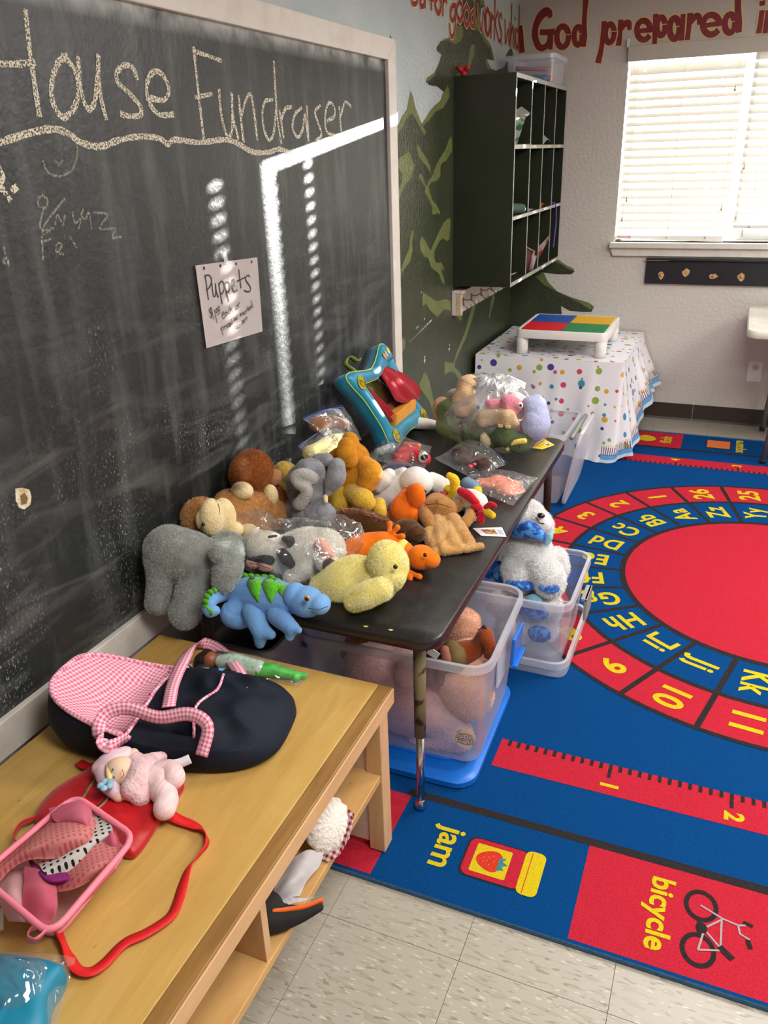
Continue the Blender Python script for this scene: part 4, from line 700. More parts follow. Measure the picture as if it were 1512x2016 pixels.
blind('right white slatted blind, ending a hand above the window sill', 1.245, 1.858, 1.118, (1.33, 1.55, 1.77), (1.33, 1.77), ((1.262, 1.42), (1.255, 1.165)), zt=1.962)
vt = tag(box('window_valance', (WX0-0.004, YB-0.03, 1.968), (WX1+0.004, YB-0.016, 2.042), M_beige, None, 0.003), 'beige valance board across the top of the window blinds', 'valance')
vt2 = box('valance_return', (WX0-0.004, YB-0.016, 1.968), (WX0+0.004, YB, 2.042), M_beige, vt)
box('valance_return', (WX1-0.004, YB-0.016, 1.968), (WX1+0.004, YB, 2.042), M_beige, vt)
box('valance_clip', (WX0-0.012, YB-0.034, 2.035), (WX0-0.004, YB, 2.075), M_white, vt)
flat('rail_sticker', [(0.628, YB-0.0 , 1.064), (0.70, YB, 1.064), (0.70, YB, 1.078), (0.628, YB, 1.078)], pbr('sticker_pink', (230, 190, 185), 0.6), vt)

# ---- knob rack, outlet
M_blk = pbr('chipped_black_paint', (30, 30, 38), 0.4, (24, 24, 30), 10, bump=0.1)
M_wood = pbr('bare_wood', (206, 168, 118), 0.7, (180, 140, 90), 40)
rk = thing('coat_rack', 'long black wooden coat rack with knobs broken off under the window', 'coat rack', (1.2, YB, 0.816))
box('rack_board', (0.806, YB-0.02, 0.812), (1.86, YB, 0.942), M_blk, rk, 0.003)
box('rack_top', (0.804, YB-0.034, 0.942), (1.864, YB, 0.956), M_blk, rk, 0.003)
for k, (px, ex) in enumerate(zip([(0.8956,4.997,0.8624),(1.032,4.997,0.8794),(1.1795,4.997,0.8617),(1.3268,4.997,0.8616)], (1.0, 1.4, 1.5, 1.2))):
    bm_r = random.Random(k); p = Vector(px)
    flat('paint_scar', [p+Vector((ex*0.017*math.cos(a)*bm_r.uniform(0.7, 1.1), -0.0005, (0.024 if k != 2 else 0.016)*math.sin(a)*bm_r.uniform(0.7, 1.1))) for a in [2*PI*q/11 for q in range(11)]], M_wood, rk, YN)
    if k != 1: lathe('knob_stub', [(0.009, 0), (0.008, 0.008), (0.0045, 0.012)], p+Vector((0, -0.0006, 0.002)), M_wood, rk, 12, (0, -1, 0))
    else: lathe('screw', [(0.004, 0), (0.004, 0.003), (0.001, 0.005)], p+Vector((0, -0.0006, -0.005)), pbr('chrome', (220, 220, 220), 0.15, metal=1.0), rk, 12, (0, -1, 0))
for p0, p1, h in (((0.808, 0.9435), (0.93, 0.9455), 0.002), ((0.95, 0.8125), (1.0, 0.8145), 0.002)):
    flat('worn_edge', [(p0[0], YB-0.0345, p0[1]), (p1[0], YB-0.0345, p0[1]), (p1[0], YB-0.0345, p1[1]), (p0[0], YB-0.0345, p1[1])], M_wood, rk, YN)
ol = thing('wall_outlet', 'white duplex wall outlet with a child safety plug low on the back wall', 'outlet', (1.472, YB, 0.265))
box('cover_plate', (1.433, YB-0.006, 0.266), (1.510, YB, 0.385), M_white, ol, 0.003)
for z, nm in ((0.352, 'socket'), (0.301, 'safety_plug')):
    lathe(nm, [(0.017, 0), (0.017, 0.003), (0.015, 0.004)], (1.472, YB-0.006, z), pbr('socket_ivory', (214, 206, 188), 0.4) if nm == 'socket' else M_white, ol, 20, (0, -1, 0))
for x, z, w_, h_ in ((1.465, 0.354, 0.002, 0.008), (1.479, 0.354, 0.002, 0.008), (1.472, 0.343, 0.004, 0.004)):
    box('socket_slot', (x-w_/2, YB-0.0104, z-h_/2), (x+w_/2, YB-0.0098, z+h_/2), M_hole, ol)

# ================================================================ alphabet rug
def pile(name, col, col2):
    m = pbr(name, col, 0.95, col2, 260, npos=(0.3, 0.7), detail=5, bump=0.55, bscale=420, spec=0.05); return m
R_blue = pile('rug_blue', (6, 60, 116), (10, 74, 136)); R_red = pile('rug_red', (180, 32, 50), (200, 48, 66))
R_blk = pile('rug_charcoal', (40, 36, 38), (58, 52, 52)); R_yel = pile('rug_yellow', (206, 180, 20), (222, 200, 44))
R_edge = pbr('rug_binding', (52, 88, 122), 0.85, (62, 100, 132), 120, bump=0.4, bscale=300)
R_or = pile('rug_orange', (216, 112, 62), (226, 124, 74)); R_teal = pile('rug_teal', (60, 130, 130), (70, 140, 140)); R_grey = pile('rug_grey', (168, 158, 158), (180, 170, 170)); R_dred = pile('rug_deep_red', (206, 52, 40), (216, 66, 50))
RX0, RX1, RY0, RY1, RZ = 0.335, 2.875, 1.150, 4.712, 0.008
rug = thing('alphabet_rug', 'large blue and red classroom rug with alphabet circle, rulers and picture squares', 'rug', ((RX0+RX1)/2, (RY0+RY1)/2, 0))
box('rug_field', (RX0+0.012, RY0+0.012, 0), (RX1-0.012, RY1-0.012, RZ), R_blue, rug)
bm = bmesh.new()
sweep(bm, [(RX0+0.008, RY0+0.008, 0.0045), (RX1-0.008, RY0+0.008, 0.0045), (RX1-0.008, RY1-0.008, 0.0045), (RX0+0.008, RY1-0.008, 0.0045)], 0.0085, 8, closed=True, flat_=0.55)
from_bm('binding', bm, R_edge, rug)
zl = [RZ]
def lay(dz): return RZ+0.00022*dz
def rect(nm, x0, x1, y0, y1, lv, mat): return flat(nm, [(x0, y0, lay(lv)), (x1, y0, lay(lv)), (x1, y1, lay(lv)), (x0, y1, lay(lv))], mat, rug, (0, 0, 1))
X0c = 0.694; cw = 0.461
for i in range(5):
    xa, xb = X0c+i*cw, min(X0c+(i+1)*cw, RX1-0.02)
    if i % 2: rect('red_square', xa, xb, RY0+0.02, 1.44, 1, R_red)
    if i % 2 == 0: rect('red_square', xa-0.016, xb-0.016, 4.443, RY1-0.018, 1, R_red)
rect('red_square', RX0+0.02, X0c, RY0+0.02, 1.44, 1, R_red)
rect('black_line', X0c-0.012, 2.53, 1.440, 1.464, 2, R_blk); rect('black_line', X0c-0.012, 2.53, 4.419, 4.443, 2, R_blk)
# circle
CX, CY = 1.605, 2.956
def ring(nm, r0, r1, lv, mat, n=96):
    vs_ = []; fs = []
    for k in range(n):
        a = 2*PI*k/n; vs_ += [(CX+r0*math.cos(a), CY+r0*math.sin(a), lay(lv)), (CX+r1*math.cos(a), CY+r1*math.sin(a), lay(lv))]
    for k in range(n):
        q = (k+1) % n; fs.append((2*k, 2*k+1, 2*q+1, 2*q))
    return mesh(nm, vs_, fs, mat, rug)
ring('number_ring', 0.80, 1.0, 3, R_red); ring('letter_ring', 0.575, 0.80, 3, R_blue)
flat('red_disc', [(CX+0.57*math.cos(2*PI*k/96), CY+0.57*math.sin(2*PI*k/96), lay(3)) for k in range(96)], R_red, rug, (0, 0, 1))
ring('circle_line', 0.994, 1.010, 5, R_blk); ring('circle_line', 0.794, 0.812, 5, R_blk); ring('circle_line', 0.562, 0.584, 5, R_blk)
SEG = 360/26
for k in range(26):
    a = math.radians(117.65+k*SEG); e = Vector((math.cos(a), math.sin(a), 0)); s = Vector((-e.y, e.x, 0))*0.009; c0 = Vector((CX, CY, lay(4)))
    flat('ring_divider', [c0+e*0.57-s, c0+e*1.002-s, c0+e*1.002+s, c0+e*0.57+s], R_blk, rug, (0, 0, 1))
    am = math.radians(117.65+(k+0.5)*SEG); er = Vector((math.cos(am), math.sin(am), 0)); et = Vector((-er.y, er.x, 0))
    text('rug_number', str(k+1), 0.125, c0+er*0.90+Vector((0, 0, 0.0006)), er, et, R_yel, rug, offset=0.0036, sx=0.95, space=1.06)
    ch = chr(65+k)
    text('rug_letter', ch+ch.lower(), 0.125, c0+er*0.685+Vector((0, 0, 0.0006)), er, et, R_yel, rug, offset=0.0034, sx=0.84, space=1.12)
    if ch == 'I':
        for q in (-0.045, 0.045): c1 = c0+er*0.652+et*q+Vector((0, 0, 0.0009)); flat('letter_serif', [c1-er*0.026-et*0.008, c1+er*0.026-et*0.008, c1+er*0.026+et*0.008, c1-er*0.026+et*0.008], R_yel, rug, (0, 0, 1))
# rulers
def ruler(x_start, dirx, ya, yb_, up):
    x_end = x_start+dirx*5.05*0.3048
    rect('ruler_strip', min(x_start, x_end), max(x_start, x_end), min(ya, yb_), max(ya, yb_), 3, R_red)
    sgn = 1 if yb_ > ya else -1
    for j in range(1, 61):
        x = x_start+dirx*j*0.0254; big = j % 12 == 0; ln = 0.054 if big else 0.024
        y0, y1 = sorted((yb_, yb_-sgn*ln)); rect('ruler_tick', x-0.0048, x+0.0048, y0, y1, 5, R_blk)
        if big and j < 61: text('ruler_number', str(j//12), 0.062, (x+dirx*0.004, ya+sgn*0.034, lay(5)), (0, -dirx, 0), (dirx, 0, 0), R_yel, rug, offset=0.0025)
ruler(0.857, 1, 1.625, 1.742, 1); ruler(2.353, -1, 4.282, 4.166, -1)
# picture squares: up is +x along the near edge, -x along the far edge
def word(w, x, y, right, up, size): text('rug_word', w, size, (x, y, lay(6)), right, up, R_yel, rug, offset=0.0018, sx=1.04)
word('jam', 0.835, 1.308, (0, -1, 0), (1, 0, 0), 0.088); word('bicycle', 1.328, 1.305, (0, -1, 0), (1, 0, 0), 0.070)
word('fish', 1.055, 4.572, (0, 1, 0), (-1, 0, 0), 0.085); word('square', 1.435, 4.572, (0, 1, 0), (-1, 0, 0), 0.075)
def blob(nm, pts, lv, mat): return flat(nm, [(p[0], p[1], lay(lv)) for p in pts], mat, rug, (0, 0, 1))
def rr(x0, x1, y0, y1, r, n=4):
    out = []
    for (cx, cy, a) in ((x1-r, y1-r, 0), (x0+r, y1-r, 90), (x0+r, y0+r, 180), (x1-r, y0+r, 270)):
        out += [(cx+r*math.cos(math.radians(a+90*k/n)), cy+r*math.sin(math.radians(a+90*k/n))) for k in range(n+1)]
    return out
blob('jam_jar', rr(0.880, 1.032, 1.246, 1.368, 0.022), 5, R_blk); blob('jam_jar', rr(0.885, 1.030, 1.250, 1.364, 0.02), 6, R_red)
blob('jam_lid', rr(1.020, 1.068, 1.241, 1.371, 0.016), 7, R_yel); rect('jam_lid_line', 1.034, 1.036, 1.245, 1.367, 9, R_dred)
blob('jam_label', rr(0.904, 0.990, 1.264, 1.350, 0.004), 7, R_yel)
blob('strawberry', [(0.965+0.0*a, 1.307) if False else (0.945+0.030*math.cos(a)*(1.0 if math.cos(a) > 0 else 1.15), 1.307+0.031*math.sin(a)*(1+0.25*math.cos(a))) for a in [2*PI*k/20 for k in range(20)]], 8, R_dred)
blob('strawberry_leaf', [(0.965, 1.285), (0.982, 1.290), (0.975, 1.300), (0.988, 1.307), (0.974, 1.314), (0.981, 1.326), (0.964, 1.322)], 9, R_teal)
for (sx_, sy_) in ((0.93, 1.30), (0.94, 1.316), (0.945, 1.295), (0.955, 1.308), (0.928, 1.312), (0.95, 1.322), (0.938, 1.305)): blob('seed', [(sx_-0.002, sy_), (sx_, sy_-0.003), (sx_+0.002, sy_), (sx_, sy_+0.003)], 9, R_or)
def rline(nm, p, q, w, lv, mat): return brush(nm, [[(p[0], p[1], lay(lv)), (q[0], q[1], lay(lv))]], w, (0, 0, 1), mat, rug, k=1)
for wy in (1.357, 1.241):
    bm = bmesh.new(); n = 36
    vv = [(bm.verts.new((1.412+0.036*math.cos(2*PI*k/n), wy+0.043*math.sin(2*PI*k/n), lay(6))), bm.verts.new((1.412+0.026*math.cos(2*PI*k/n), wy+0.032*math.sin(2*PI*k/n), lay(6)))) for k in range(n)]
    for k in range(n): bm.faces.new((vv[k][0], vv[(k+1) % n][0], vv[(k+1) % n][1], vv[k][1]))
    from_bm('bicycle_wheel', bm, R_blk, rug)
for p, q in (((1.412, 1.357), (1.458, 1.338)), ((1.458, 1.338), (1.488, 1.333)), ((1.412, 1.241), (1.455, 1.256)), ((1.455, 1.256), (1.455, 1.336)), ((1.420, 1.298), (1.455, 1.262)), ((1.420, 1.298), (1.456, 1.336)), ((1.412, 1.241), (1.422, 1.298)), ((1.488, 1.333), (1.492, 1.312)), ((1.492, 1.312), (1.51, 1.305)), ((1.488, 1.333), (1.502, 1.338))): rline('bicycle_frame', p, q, 0.0042, 7, R_grey)
for p, q, w in (((1.410, 1.318), (1.412, 1.276), 0.008), ((1.456, 1.262), (1.476, 1.246), 0.014), ((1.508, 1.30), (1.512, 1.285), 0.01), ((1.50, 1.345), (1.515, 1.342), 0.008)): rline('bicycle_part', p, q, w, 8, R_blk)
blob('bicycle_crank', [(1.416+0.012*math.cos(a), 1.298+0.014*math.sin(a)) for a in [2*PI*k/12 for k in range(12)]], 8, R_blk)
sq = rr(1.272, 1.392, 4.508, 4.636, 0.004); blob('printed_square', [(p[0]+(0.006 if p[0] > 1.33 else -0.006), p[1]+(0.006 if p[1] > 4.57 else -0.006)) for p in sq], 5, R_blk); blob('printed_square', sq, 6, R_or)
blob('printed_fish', [(0.90, 4.60), (0.93, 4.625), (0.96, 4.62), (0.985, 4.60), (1.0, 4.56), (0.985, 4.53), (0.95, 4.515), (0.915, 4.525), (0.89, 4.555), (0.855, 4.51), (0.85, 4.56), (0.855, 4.61), (0.888, 4.585)], 5, R_yel)

# ================================================================ cubby cabinet on the left wall
M_cab = pbr('cabinet_green', (38, 43, 28), 0.42, (32, 37, 24), 5, bump=0.03)
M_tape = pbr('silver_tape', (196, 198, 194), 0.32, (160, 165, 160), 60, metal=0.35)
KY0, KY1, KX, KZ0, KZ1 = 3.868, 5.006, 0.290, 0.940, 1.866
cab = thing('cubby_cabinet', 'dark green wall cabinet with three rows of open cubbies', 'cabinet', (0, 4.43, KZ0))
box('side_panel', (0.001, KY0, KZ0), (KX, KY0+0.018, KZ1), M_cab, cab, 0.0015); box('side_panel', (0.001, KY1-0.018, KZ0), (KX, KY1, KZ1), M_cab, cab, 0.0015)
box('top_panel', (0.001, KY0+0.018, KZ1-0.02), (KX, KY1-0.018, KZ1), M_cab, cab); box('bottom_panel', (0.001, KY0+0.018, KZ0), (KX, KY1-0.018, KZ0+0.02), M_cab, cab)
box('back_panel', (0.001, KY0+0.018, KZ0+0.02), (0.008, KY1-0.018, KZ1-0.02), M_cab, cab); box('back_cleat', (0.001, KY0-0.004, KZ0-0.004), (0.028, KY0, KZ1), M_cab, cab)
for z in (1.246, 1.556): box('shelf', (0.008, KY0+0.018, z), (KX-0.002, KY1-0.018, z+0.018), M_cab, cab)
DY = (4.185, 4.458, 4.735)
rows = ((KZ0+0.02, 1.246), (1.264, 1.556), (1.574, KZ1-0.02))
for (za, zb) in rows:
    for y in DY:
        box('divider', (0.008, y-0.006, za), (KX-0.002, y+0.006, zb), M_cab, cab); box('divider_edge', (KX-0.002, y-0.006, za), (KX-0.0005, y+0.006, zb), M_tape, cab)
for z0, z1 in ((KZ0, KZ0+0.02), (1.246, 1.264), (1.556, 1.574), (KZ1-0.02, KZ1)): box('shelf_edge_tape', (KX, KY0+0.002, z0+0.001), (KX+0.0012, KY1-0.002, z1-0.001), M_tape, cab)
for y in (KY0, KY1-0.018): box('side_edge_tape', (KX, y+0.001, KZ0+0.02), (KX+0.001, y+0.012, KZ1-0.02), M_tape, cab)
M_lab = pbr('shelf_label_white', (232, 230, 222), 0.6); M_laby = pbr('shelf_label_yellow', (228, 212, 140), 0.6)
for (y, z, m) in ((4.06, 0.943, M_lab), (4.60, 0.943, M_lab), (4.86, 0.943, M_lab), (4.0, 1.249, M_lab), (4.32, 1.249, M_lab), (4.58, 1.249, M_lab), (4.86, 1.249, M_lab), (4.27, 1.559, M_laby), (4.60, 1.559, M_laby), (4.86, 1.559, M_laby)):
    box('shelf_label', (KX+0.0012, y-0.045 if m is M_lab else y-0.03, z), (KX+0.002, y+0.045 if m is M_lab else y+0.03, z+0.013), m, cab)
# hook rail
M_rail = pbr('rail_worn_white', (214, 204, 196), 0.6, (170, 150, 130), 18, npos=(0.5, 0.75)); M_brass = pbr('hook_wire', (150, 138, 120), 0.35, metal=0.8)
hr = thing('hook_rail', 'worn white board with bent wire hooks under the green cabinet', 'hook rail', (0, 4.3, 0.795))
box('rail_board', (0.001, 3.842, 0.797), (0.022, 4.85, 0.902), M_rail, hr, 0.002); box('rail_ledge', (0.001, 3.842, 0.902), (0.055, 4.85, 0.918), M_rail, hr, 0.002)
box('end_block', (0.022, 3.842, 0.797), (0.05, 3.87, 0.902), pbr('end_block_tan', (186, 156, 120), 0.7, (206, 190, 170), 20), hr, 0.002)
for y in (3.96, 4.10, 4.28, 4.48, 4.66):
    tube('hook', [(0.022, y, 0.862), (0.05, y, 0.858), (0.074, y, 0.872)], 0.0028, M_brass, hr, 7, 5); tube('hook', [(0.022, y+0.012, 0.835), (0.045, y+0.012, 0.812), (0.062, y+0.012, 0.822), (0.06, y+0.012, 0.838)], 0.0026, M_brass, hr, 7, 5)
    box('hook_plate', (0.022, y-0.006, 0.828), (0.0235, y+0.018, 0.868), M_brass, hr)
# ---- contents of the cubbies
def sheet(name, label, cat, rows_, mat, group=None, thick=0.0012, parent=None):
    """curled sheet through rows of points"""
    R = [catmull(r, 5) for r in rows_]; n = len(R[0]); vs_ = [p for r in R for p in r]; fs = []
    for i in range(len(R)-1):
        for j in range(n-1): fs.append((i*n+j, i*n+j+1, (i+1)*n+j+1, (i+1)*n+j))
    bm = bmesh.new(); bv = [bm.verts.new(v) for v in vs_]
    for f in fs: bm.faces.new([bv[i] for i in f])
    bmesh.ops.solidify(bm, geom=bm.faces[:], thickness=thick)
    o = from_bm(name, bm, mat, parent, smooth=True)
    if label: tag(o, label, cat, group)
    return o
M_pg = pbr('paper_green_splash', (228, 230, 216), 0.8, (70, 160, 110), 22, npos=(0.56, 0.62)); M_pw = pbr('paper_white', (234, 232, 236), 0.8)
M_pp = pbr('paper_pink', (236, 176, 160), 0.8, (240, 205, 200), 14); M_pb = pbr('paper_brown', (120, 84, 76), 0.7)
s1 = 1.5742
sheet('paper_craft', 'curled white paper craft with green splashes in the top left cubby', 'paper', [[(0.20, 3.93, s1), (0.215, 3.95, s1+0.07), (0.235, 4.0, s1+0.13), (0.262, 4.09, s1+0.165)], [(0.285, 3.93, s1), (0.296, 3.97, s1+0.06), (0.300, 4.02, s1+0.11), (0.300, 4.12, s1+0.135)]], M_pg)
tag(prism('craft_stick', [(0.20, 4.02, s1), (0.30, 4.14, s1), (0.30, 4.165, s1), (0.20, 4.045, s1)], (0, 0, 0.003), M_wood), 'pale wooden craft stick in the top left cubby', 'stick')
sheet('paper_cone', 'white paper folded to a cone in the third top cubby', 'paper', [[(0.20, 4.47, s1), (0.22, 4.48, s1+0.05), (0.24, 4.49, s1+0.085)], [(0.285, 4.48, s1), (0.292, 4.56, s1+0.025), (0.288, 4.66, s1+0.012)]], M_pw)
s2 = 1.2642
_o = soft('green_slipper', [('l', [(0.16, 3.96, s2+0.022, 0.022), (0.22, 4.0, s2+0.028, 0.026), (0.28, 4.08, s2+0.024, 0.022)])], pbr('slipper_green', (58, 84, 72), 0.6), None, 0.005, 3, floor=s2)
tag(_o, 'dark green slipper in the middle left cubby', 'slipper')
sheet('paper_scrap', 'white paper scrap lying in the second middle cubby', 'paper', [[(0.2, 4.21, s2), (0.22, 4.3, s2+0.012), (0.2, 4.4, s2+0.002)], [(0.284, 4.21, s2), (0.286, 4.3, s2+0.006), (0.282, 4.42, s2)]], M_pw)
sheet('orange_scrap', 'small orange paper scrap in the third middle cubby', 'paper', [[(0.22, 4.48, s2), (0.23, 4.50, s2+0.03), (0.24, 4.51, s2+0.05)], [(0.286, 4.50, s2), (0.29, 4.55, s2+0.02), (0.29, 4.60, s2+0.004)]], pbr('paper_orange', (226, 112, 70), 0.8))
tag(tube('purple_ribbon', [(0.24, 4.80, s2+0.004), (0.285, 4.82, s2+0.006), (0.297, 4.83, s2-0.02), (0.300, 4.835, 1.16), (0.298, 4.82, 1.08), (0.300, 4.80, 1.03)], 0.0045, pbr('ribbon_purple', (88, 70, 168), 0.6), None, 7, 5), 'purple ribbon hanging out of the last middle cubby', 'ribbon')
s3 = KZ0+0.0202
for i, (y, h, m, lb, dx) in enumerate(((4.22, 0.15, M_pb, 'brown folder standing in the second bottom cubby', 0.0), (4.26, 0.145, M_pp, 'pink craft paper leaning in front of the brown folder', 0.012), (4.30, 0.10, M_pw, 'white craft cutout leaning against the pink craft paper', 0.016))):
    sheet('folder', lb, 'paper', [[(0.11, y, s3), (0.19, y+0.02, s3), (0.285+dx*0.2, y+0.06, s3)], [(0.10, y+0.01, s3+h*0.6), (0.2, y+0.05, s3+h*0.6), (0.288+dx*0.2, y+0.10, s3+h*0.5)], [(0.11, y+0.03, s3+h), (0.2, y+0.07, s3+h), (0.288+dx*0.2, y+0.13, s3+h*0.65)]], m)
sheet('craft_bird', 'red and white paper craft sticking up from the third bottom cubby', 'paper', [[(0.2, 4.49, s3), (0.25, 4.5, s3+0.08), (0.288, 4.56, s3+0.12), (0.300, 4.66, s3+0.15)], [(0.26, 4.49, s3), (0.286, 4.52, s3+0.05), (0.294, 4.58, s3+0.09), (0.302, 4.68, s3+0.135)]], pbr('paper_pink_red', (240, 214, 214), 0.8, (190, 70, 84), 20, npos=(0.5, 0.58)))
sheet('note_card', 'small white card lying in the bottom left cubby', 'paper', [[(0.2, 3.92, s3), (0.24, 3.94, s3+0.02), (0.286, 3.96, s3+0.03)], [(0.2, 3.98, s3), (0.24, 4.0, s3+0.02), (0.286, 4.02, s3+0.034)]], M_pw)
# red bow on top of the cabinet
M_bow = pbr('bow_red', (206, 34, 40), 0.5)
bow = thing('red_bow', 'small red fabric bow on top of the green cabinet', 'bow', (0.03, 3.90, KZ1))
for s in (-1, 1): soft('bow_loop', [('l', [(0.03, 3.92, KZ1+0.022, 0.008), (0.03+0.012*s, 3.92, KZ1+0.028, 0.011), (0.03+0.020*s, 3.915, KZ1+0.036, 0.010)])], M_bow, bow, 0.004, 2)
soft('bow_knot', [('b', (0.03, 3.918, KZ1+0.014), (0.012, 0.010, 0.0138))], M_bow, bow, 0.003, 1)

# ================================================================ clear tubs
M_tub = film('tub_plastic', (238, 240, 250), 0.17, 0.04, 0.25, edge=0.42)
M_tubrim = film('tub_rim_plastic', (244, 246, 252), 0.34, 0.07, 0.22, edge=0.4)
def rrect(cx, cy, wx, wy, r, z, rot=0.0, n=5):
    out = []
    for (sx_, sy_, a) in ((1, 1, 0), (-1, 1, 90), (-1, -1, 180), (1, -1, 270)):
        for k in range(n+1):
            t = math.radians(a+90*k/n); x = sx_*(wx/2-r)+r*math.cos(t); y = sy_*(wy/2-r)+r*math.sin(t)
            out.append(Vector((cx+x*math.cos(rot)-y*math.sin(rot), cy+x*math.sin(rot)+y*math.cos(rot), z)))
    return out
def loft(name, rings, mat, parent, cap0=True, cap1=False, smooth=True, closed_loop=False):
    bm = bmesh.new(); R = [[bm.verts.new(p) for p in r] for r in rings]; n = len(R[0])
    for A_, B_ in zip(R, R[1:]):
        for k in range(n): bm.faces.new((A_[k], A_[(k+1) % n], B_[(k+1) % n], B_[k]))
    if cap0: bm.faces.new(R[0][::-1])
    if cap1: bm.faces.new(R[-1])
    o = from_bm(name, bm, mat, parent, smooth)
    return shade(o, 50) if smooth else o
def tub(name, label, loc, bot, top, h, rot=0.0, mat=None, rimmat=None, r=0.04, group='clear storage tubs'):
    x, y, z = loc; t = thing(name, label, 'storage tub', (x, y, z), group); mat = mat or M_tub; rimmat = rimmat or M_tubrim
    loft('tub_wall', [rrect(x, y, bot[0], bot[1], r*0.8, z, rot), rrect(x, y, bot[0]+0.01, bot[1]+0.01, r, z+0.012, rot), rrect(x, y, top[0]-0.004, top[1]-0.004, r, z+h-0.002, rot)], mat, t)
    loft('tub_rim', [rrect(x, y, top[0]-0.006, top[1]-0.006, r, z+h-0.004, rot), rrect(x, y, top[0]-0.004, top[1]-0.004, r, z+h, rot), rrect(x, y, top[0]+0.018, top[1]+0.018, r+0.01, z+h, rot), rrect(x, y, top[0]+0.020, top[1]+0.020, r+0.01, z+h-0.022, rot), rrect(x, y, top[0]+0.015, top[1]+0.015, r+0.01, z+h-0.022, rot)], rimmat, t, cap0=False)
    return t
# tub of odds and ends on the cabinet
tb = tub('clear_tub', 'clear tub of small toys on top of the green cabinet', (0.178, 4.72, KZ1), (0.22, 0.30), (0.245, 0.33), 0.13, 0, r=0.02)
for i, (dx, dy, rr_, col, lb, nm) in enumerate(((-0.05, -0.08, 0.024, (214, 90, 130), 'pink round toy in the tub on the cabinet', 'toy_disc'), (0.05, -0.06, 0.02, (60, 130, 180), 'blue toy piece in the tub on the cabinet', 'toy_piece'), (0.0, -0.02, 0.022, (150, 110, 80), 'brown toy piece in the tub on the cabinet', 'toy_piece'), (-0.02, 0.06, 0.026, (90, 90, 140), 'violet toy piece in the tub on the cabinet', 'toy_piece'), (0.06, 0.05, 0.022, (196, 60, 70), 'red toy piece in the tub on the cabinet', 'toy_piece'))):
    tag(soft(nm, [('b', (0.178+dx, 4.72+dy, KZ1+0.002+rr_), (rr_*1.3, rr_*1.1, rr_)), ('b', (0.178+dx+0.012, 4.72+dy, KZ1+0.002+rr_*1.2), rr_*0.8)], pbr('toy_col_%d' % i, col, 0.4), None, 0.004, 2, floor=KZ1+0.002), lb, 'toy')
tag(tube('pink_toy_handle', [(0.10, 4.60, KZ1+0.075), (0.18, 4.58, KZ1+0.066), (0.275, 4.58, KZ1+0.058)], [0.012, 0.008, 0.008], pbr('toy_pink', (222, 110, 140), 0.4), None, 8, 4), 'long pink toy handle in the tub on the cabinet', 'toy')
tag(sheet('loose_paper', None, None, [[(0.19, 4.02, KZ1+0.001), (0.24, 4.03, KZ1+0.006), (0.285, 4.02, KZ1+0.001)], [(0.18, 4.40, KZ1+0.001), (0.24, 4.38, KZ1+0.014), (0.288, 4.40, KZ1+0.001)]], M_pw), 'loose white paper on top of the green cabinet', 'paper')

# ================================================================ black activity table
M_lam = pbr('table_black_laminate', (22, 21, 20), 0.30, (34, 33, 31), 26, npos=(0.45, 0.8), bump=0.06, bscale=240, rrange=(0.24, 0.40))
M_tm = pbr('table_edge_brown', (40, 28, 28), 0.3); M_khaki = pbr('leg_khaki_chipped', (122, 108, 78), 0.5, (62, 40, 26), 34, npos=(0.56, 0.62)); M_chrome = pbr('chrome', (220, 220, 220), 0.15, metal=1.0)
M_brownleg = pbr('leg_brown', (70, 44, 30), 0.5, (50, 32, 22), 30)
TX0, TX1, TY0_, TY1_, TZ = 0.030, 0.790, 1.368, 2.868, 0.540
tab = thing('activity_table', 'long low black activity table with metal legs along the chalkboard', 'table', ((TX0+TX1)/2, (TY0_+TY1_)/2, 0))
tc_, tcy = (TX0+TX1)/2, (TY0_+TY1_)/2
loft('tabletop', [rrect(tc_, tcy, TX1-TX0-0.004, TY1_-TY0_-0.004, 0.055, TZ-0.026), rrect(tc_, tcy, TX1-TX0-0.004, TY1_-TY0_-0.004, 0.055, TZ-0.002), rrect(tc_, tcy, TX1-TX0-0.010, TY1_-TY0_-0.010, 0.053, TZ)], M_lam, tab, True, True)
loft('edge_band', [rrect(tc_, tcy, TX1-TX0-0.004, TY1_-TY0_-0.004, 0.055, TZ-0.0265), rrect(tc_, tcy, TX1-TX0, TY1_-TY0_, 0.057, TZ-0.024), rrect(tc_, tcy, TX1-TX0, TY1_-TY0_, 0.057, TZ-0.005), rrect(tc_, tcy, TX1-TX0-0.004, TY1_-TY0_-0.004, 0.055, TZ-0.0022)], M_tm, tab, False, False)
bm = bmesh.new(); add_box(bm, (0.10, 1.45, TZ-0.07), (0.72, 1.47, TZ-0.0268)); from_bm('apron', bm, pbr('apron_dark', (40, 30, 26), 0.6), tab)
box('apron', (0.10, 2.77, TZ-0.07), (0.72, 2.79, TZ-0.0268), MATS['apron_dark'], tab); box('apron', (0.70, 1.47, TZ-0.07), (0.72, 2.77, TZ-0.0268), MATS['apron_dark'], tab); box('apron', (0.10, 1.47, TZ-0.07), (0.12, 2.77, TZ-0.0268), MATS['apron_dark'], tab)
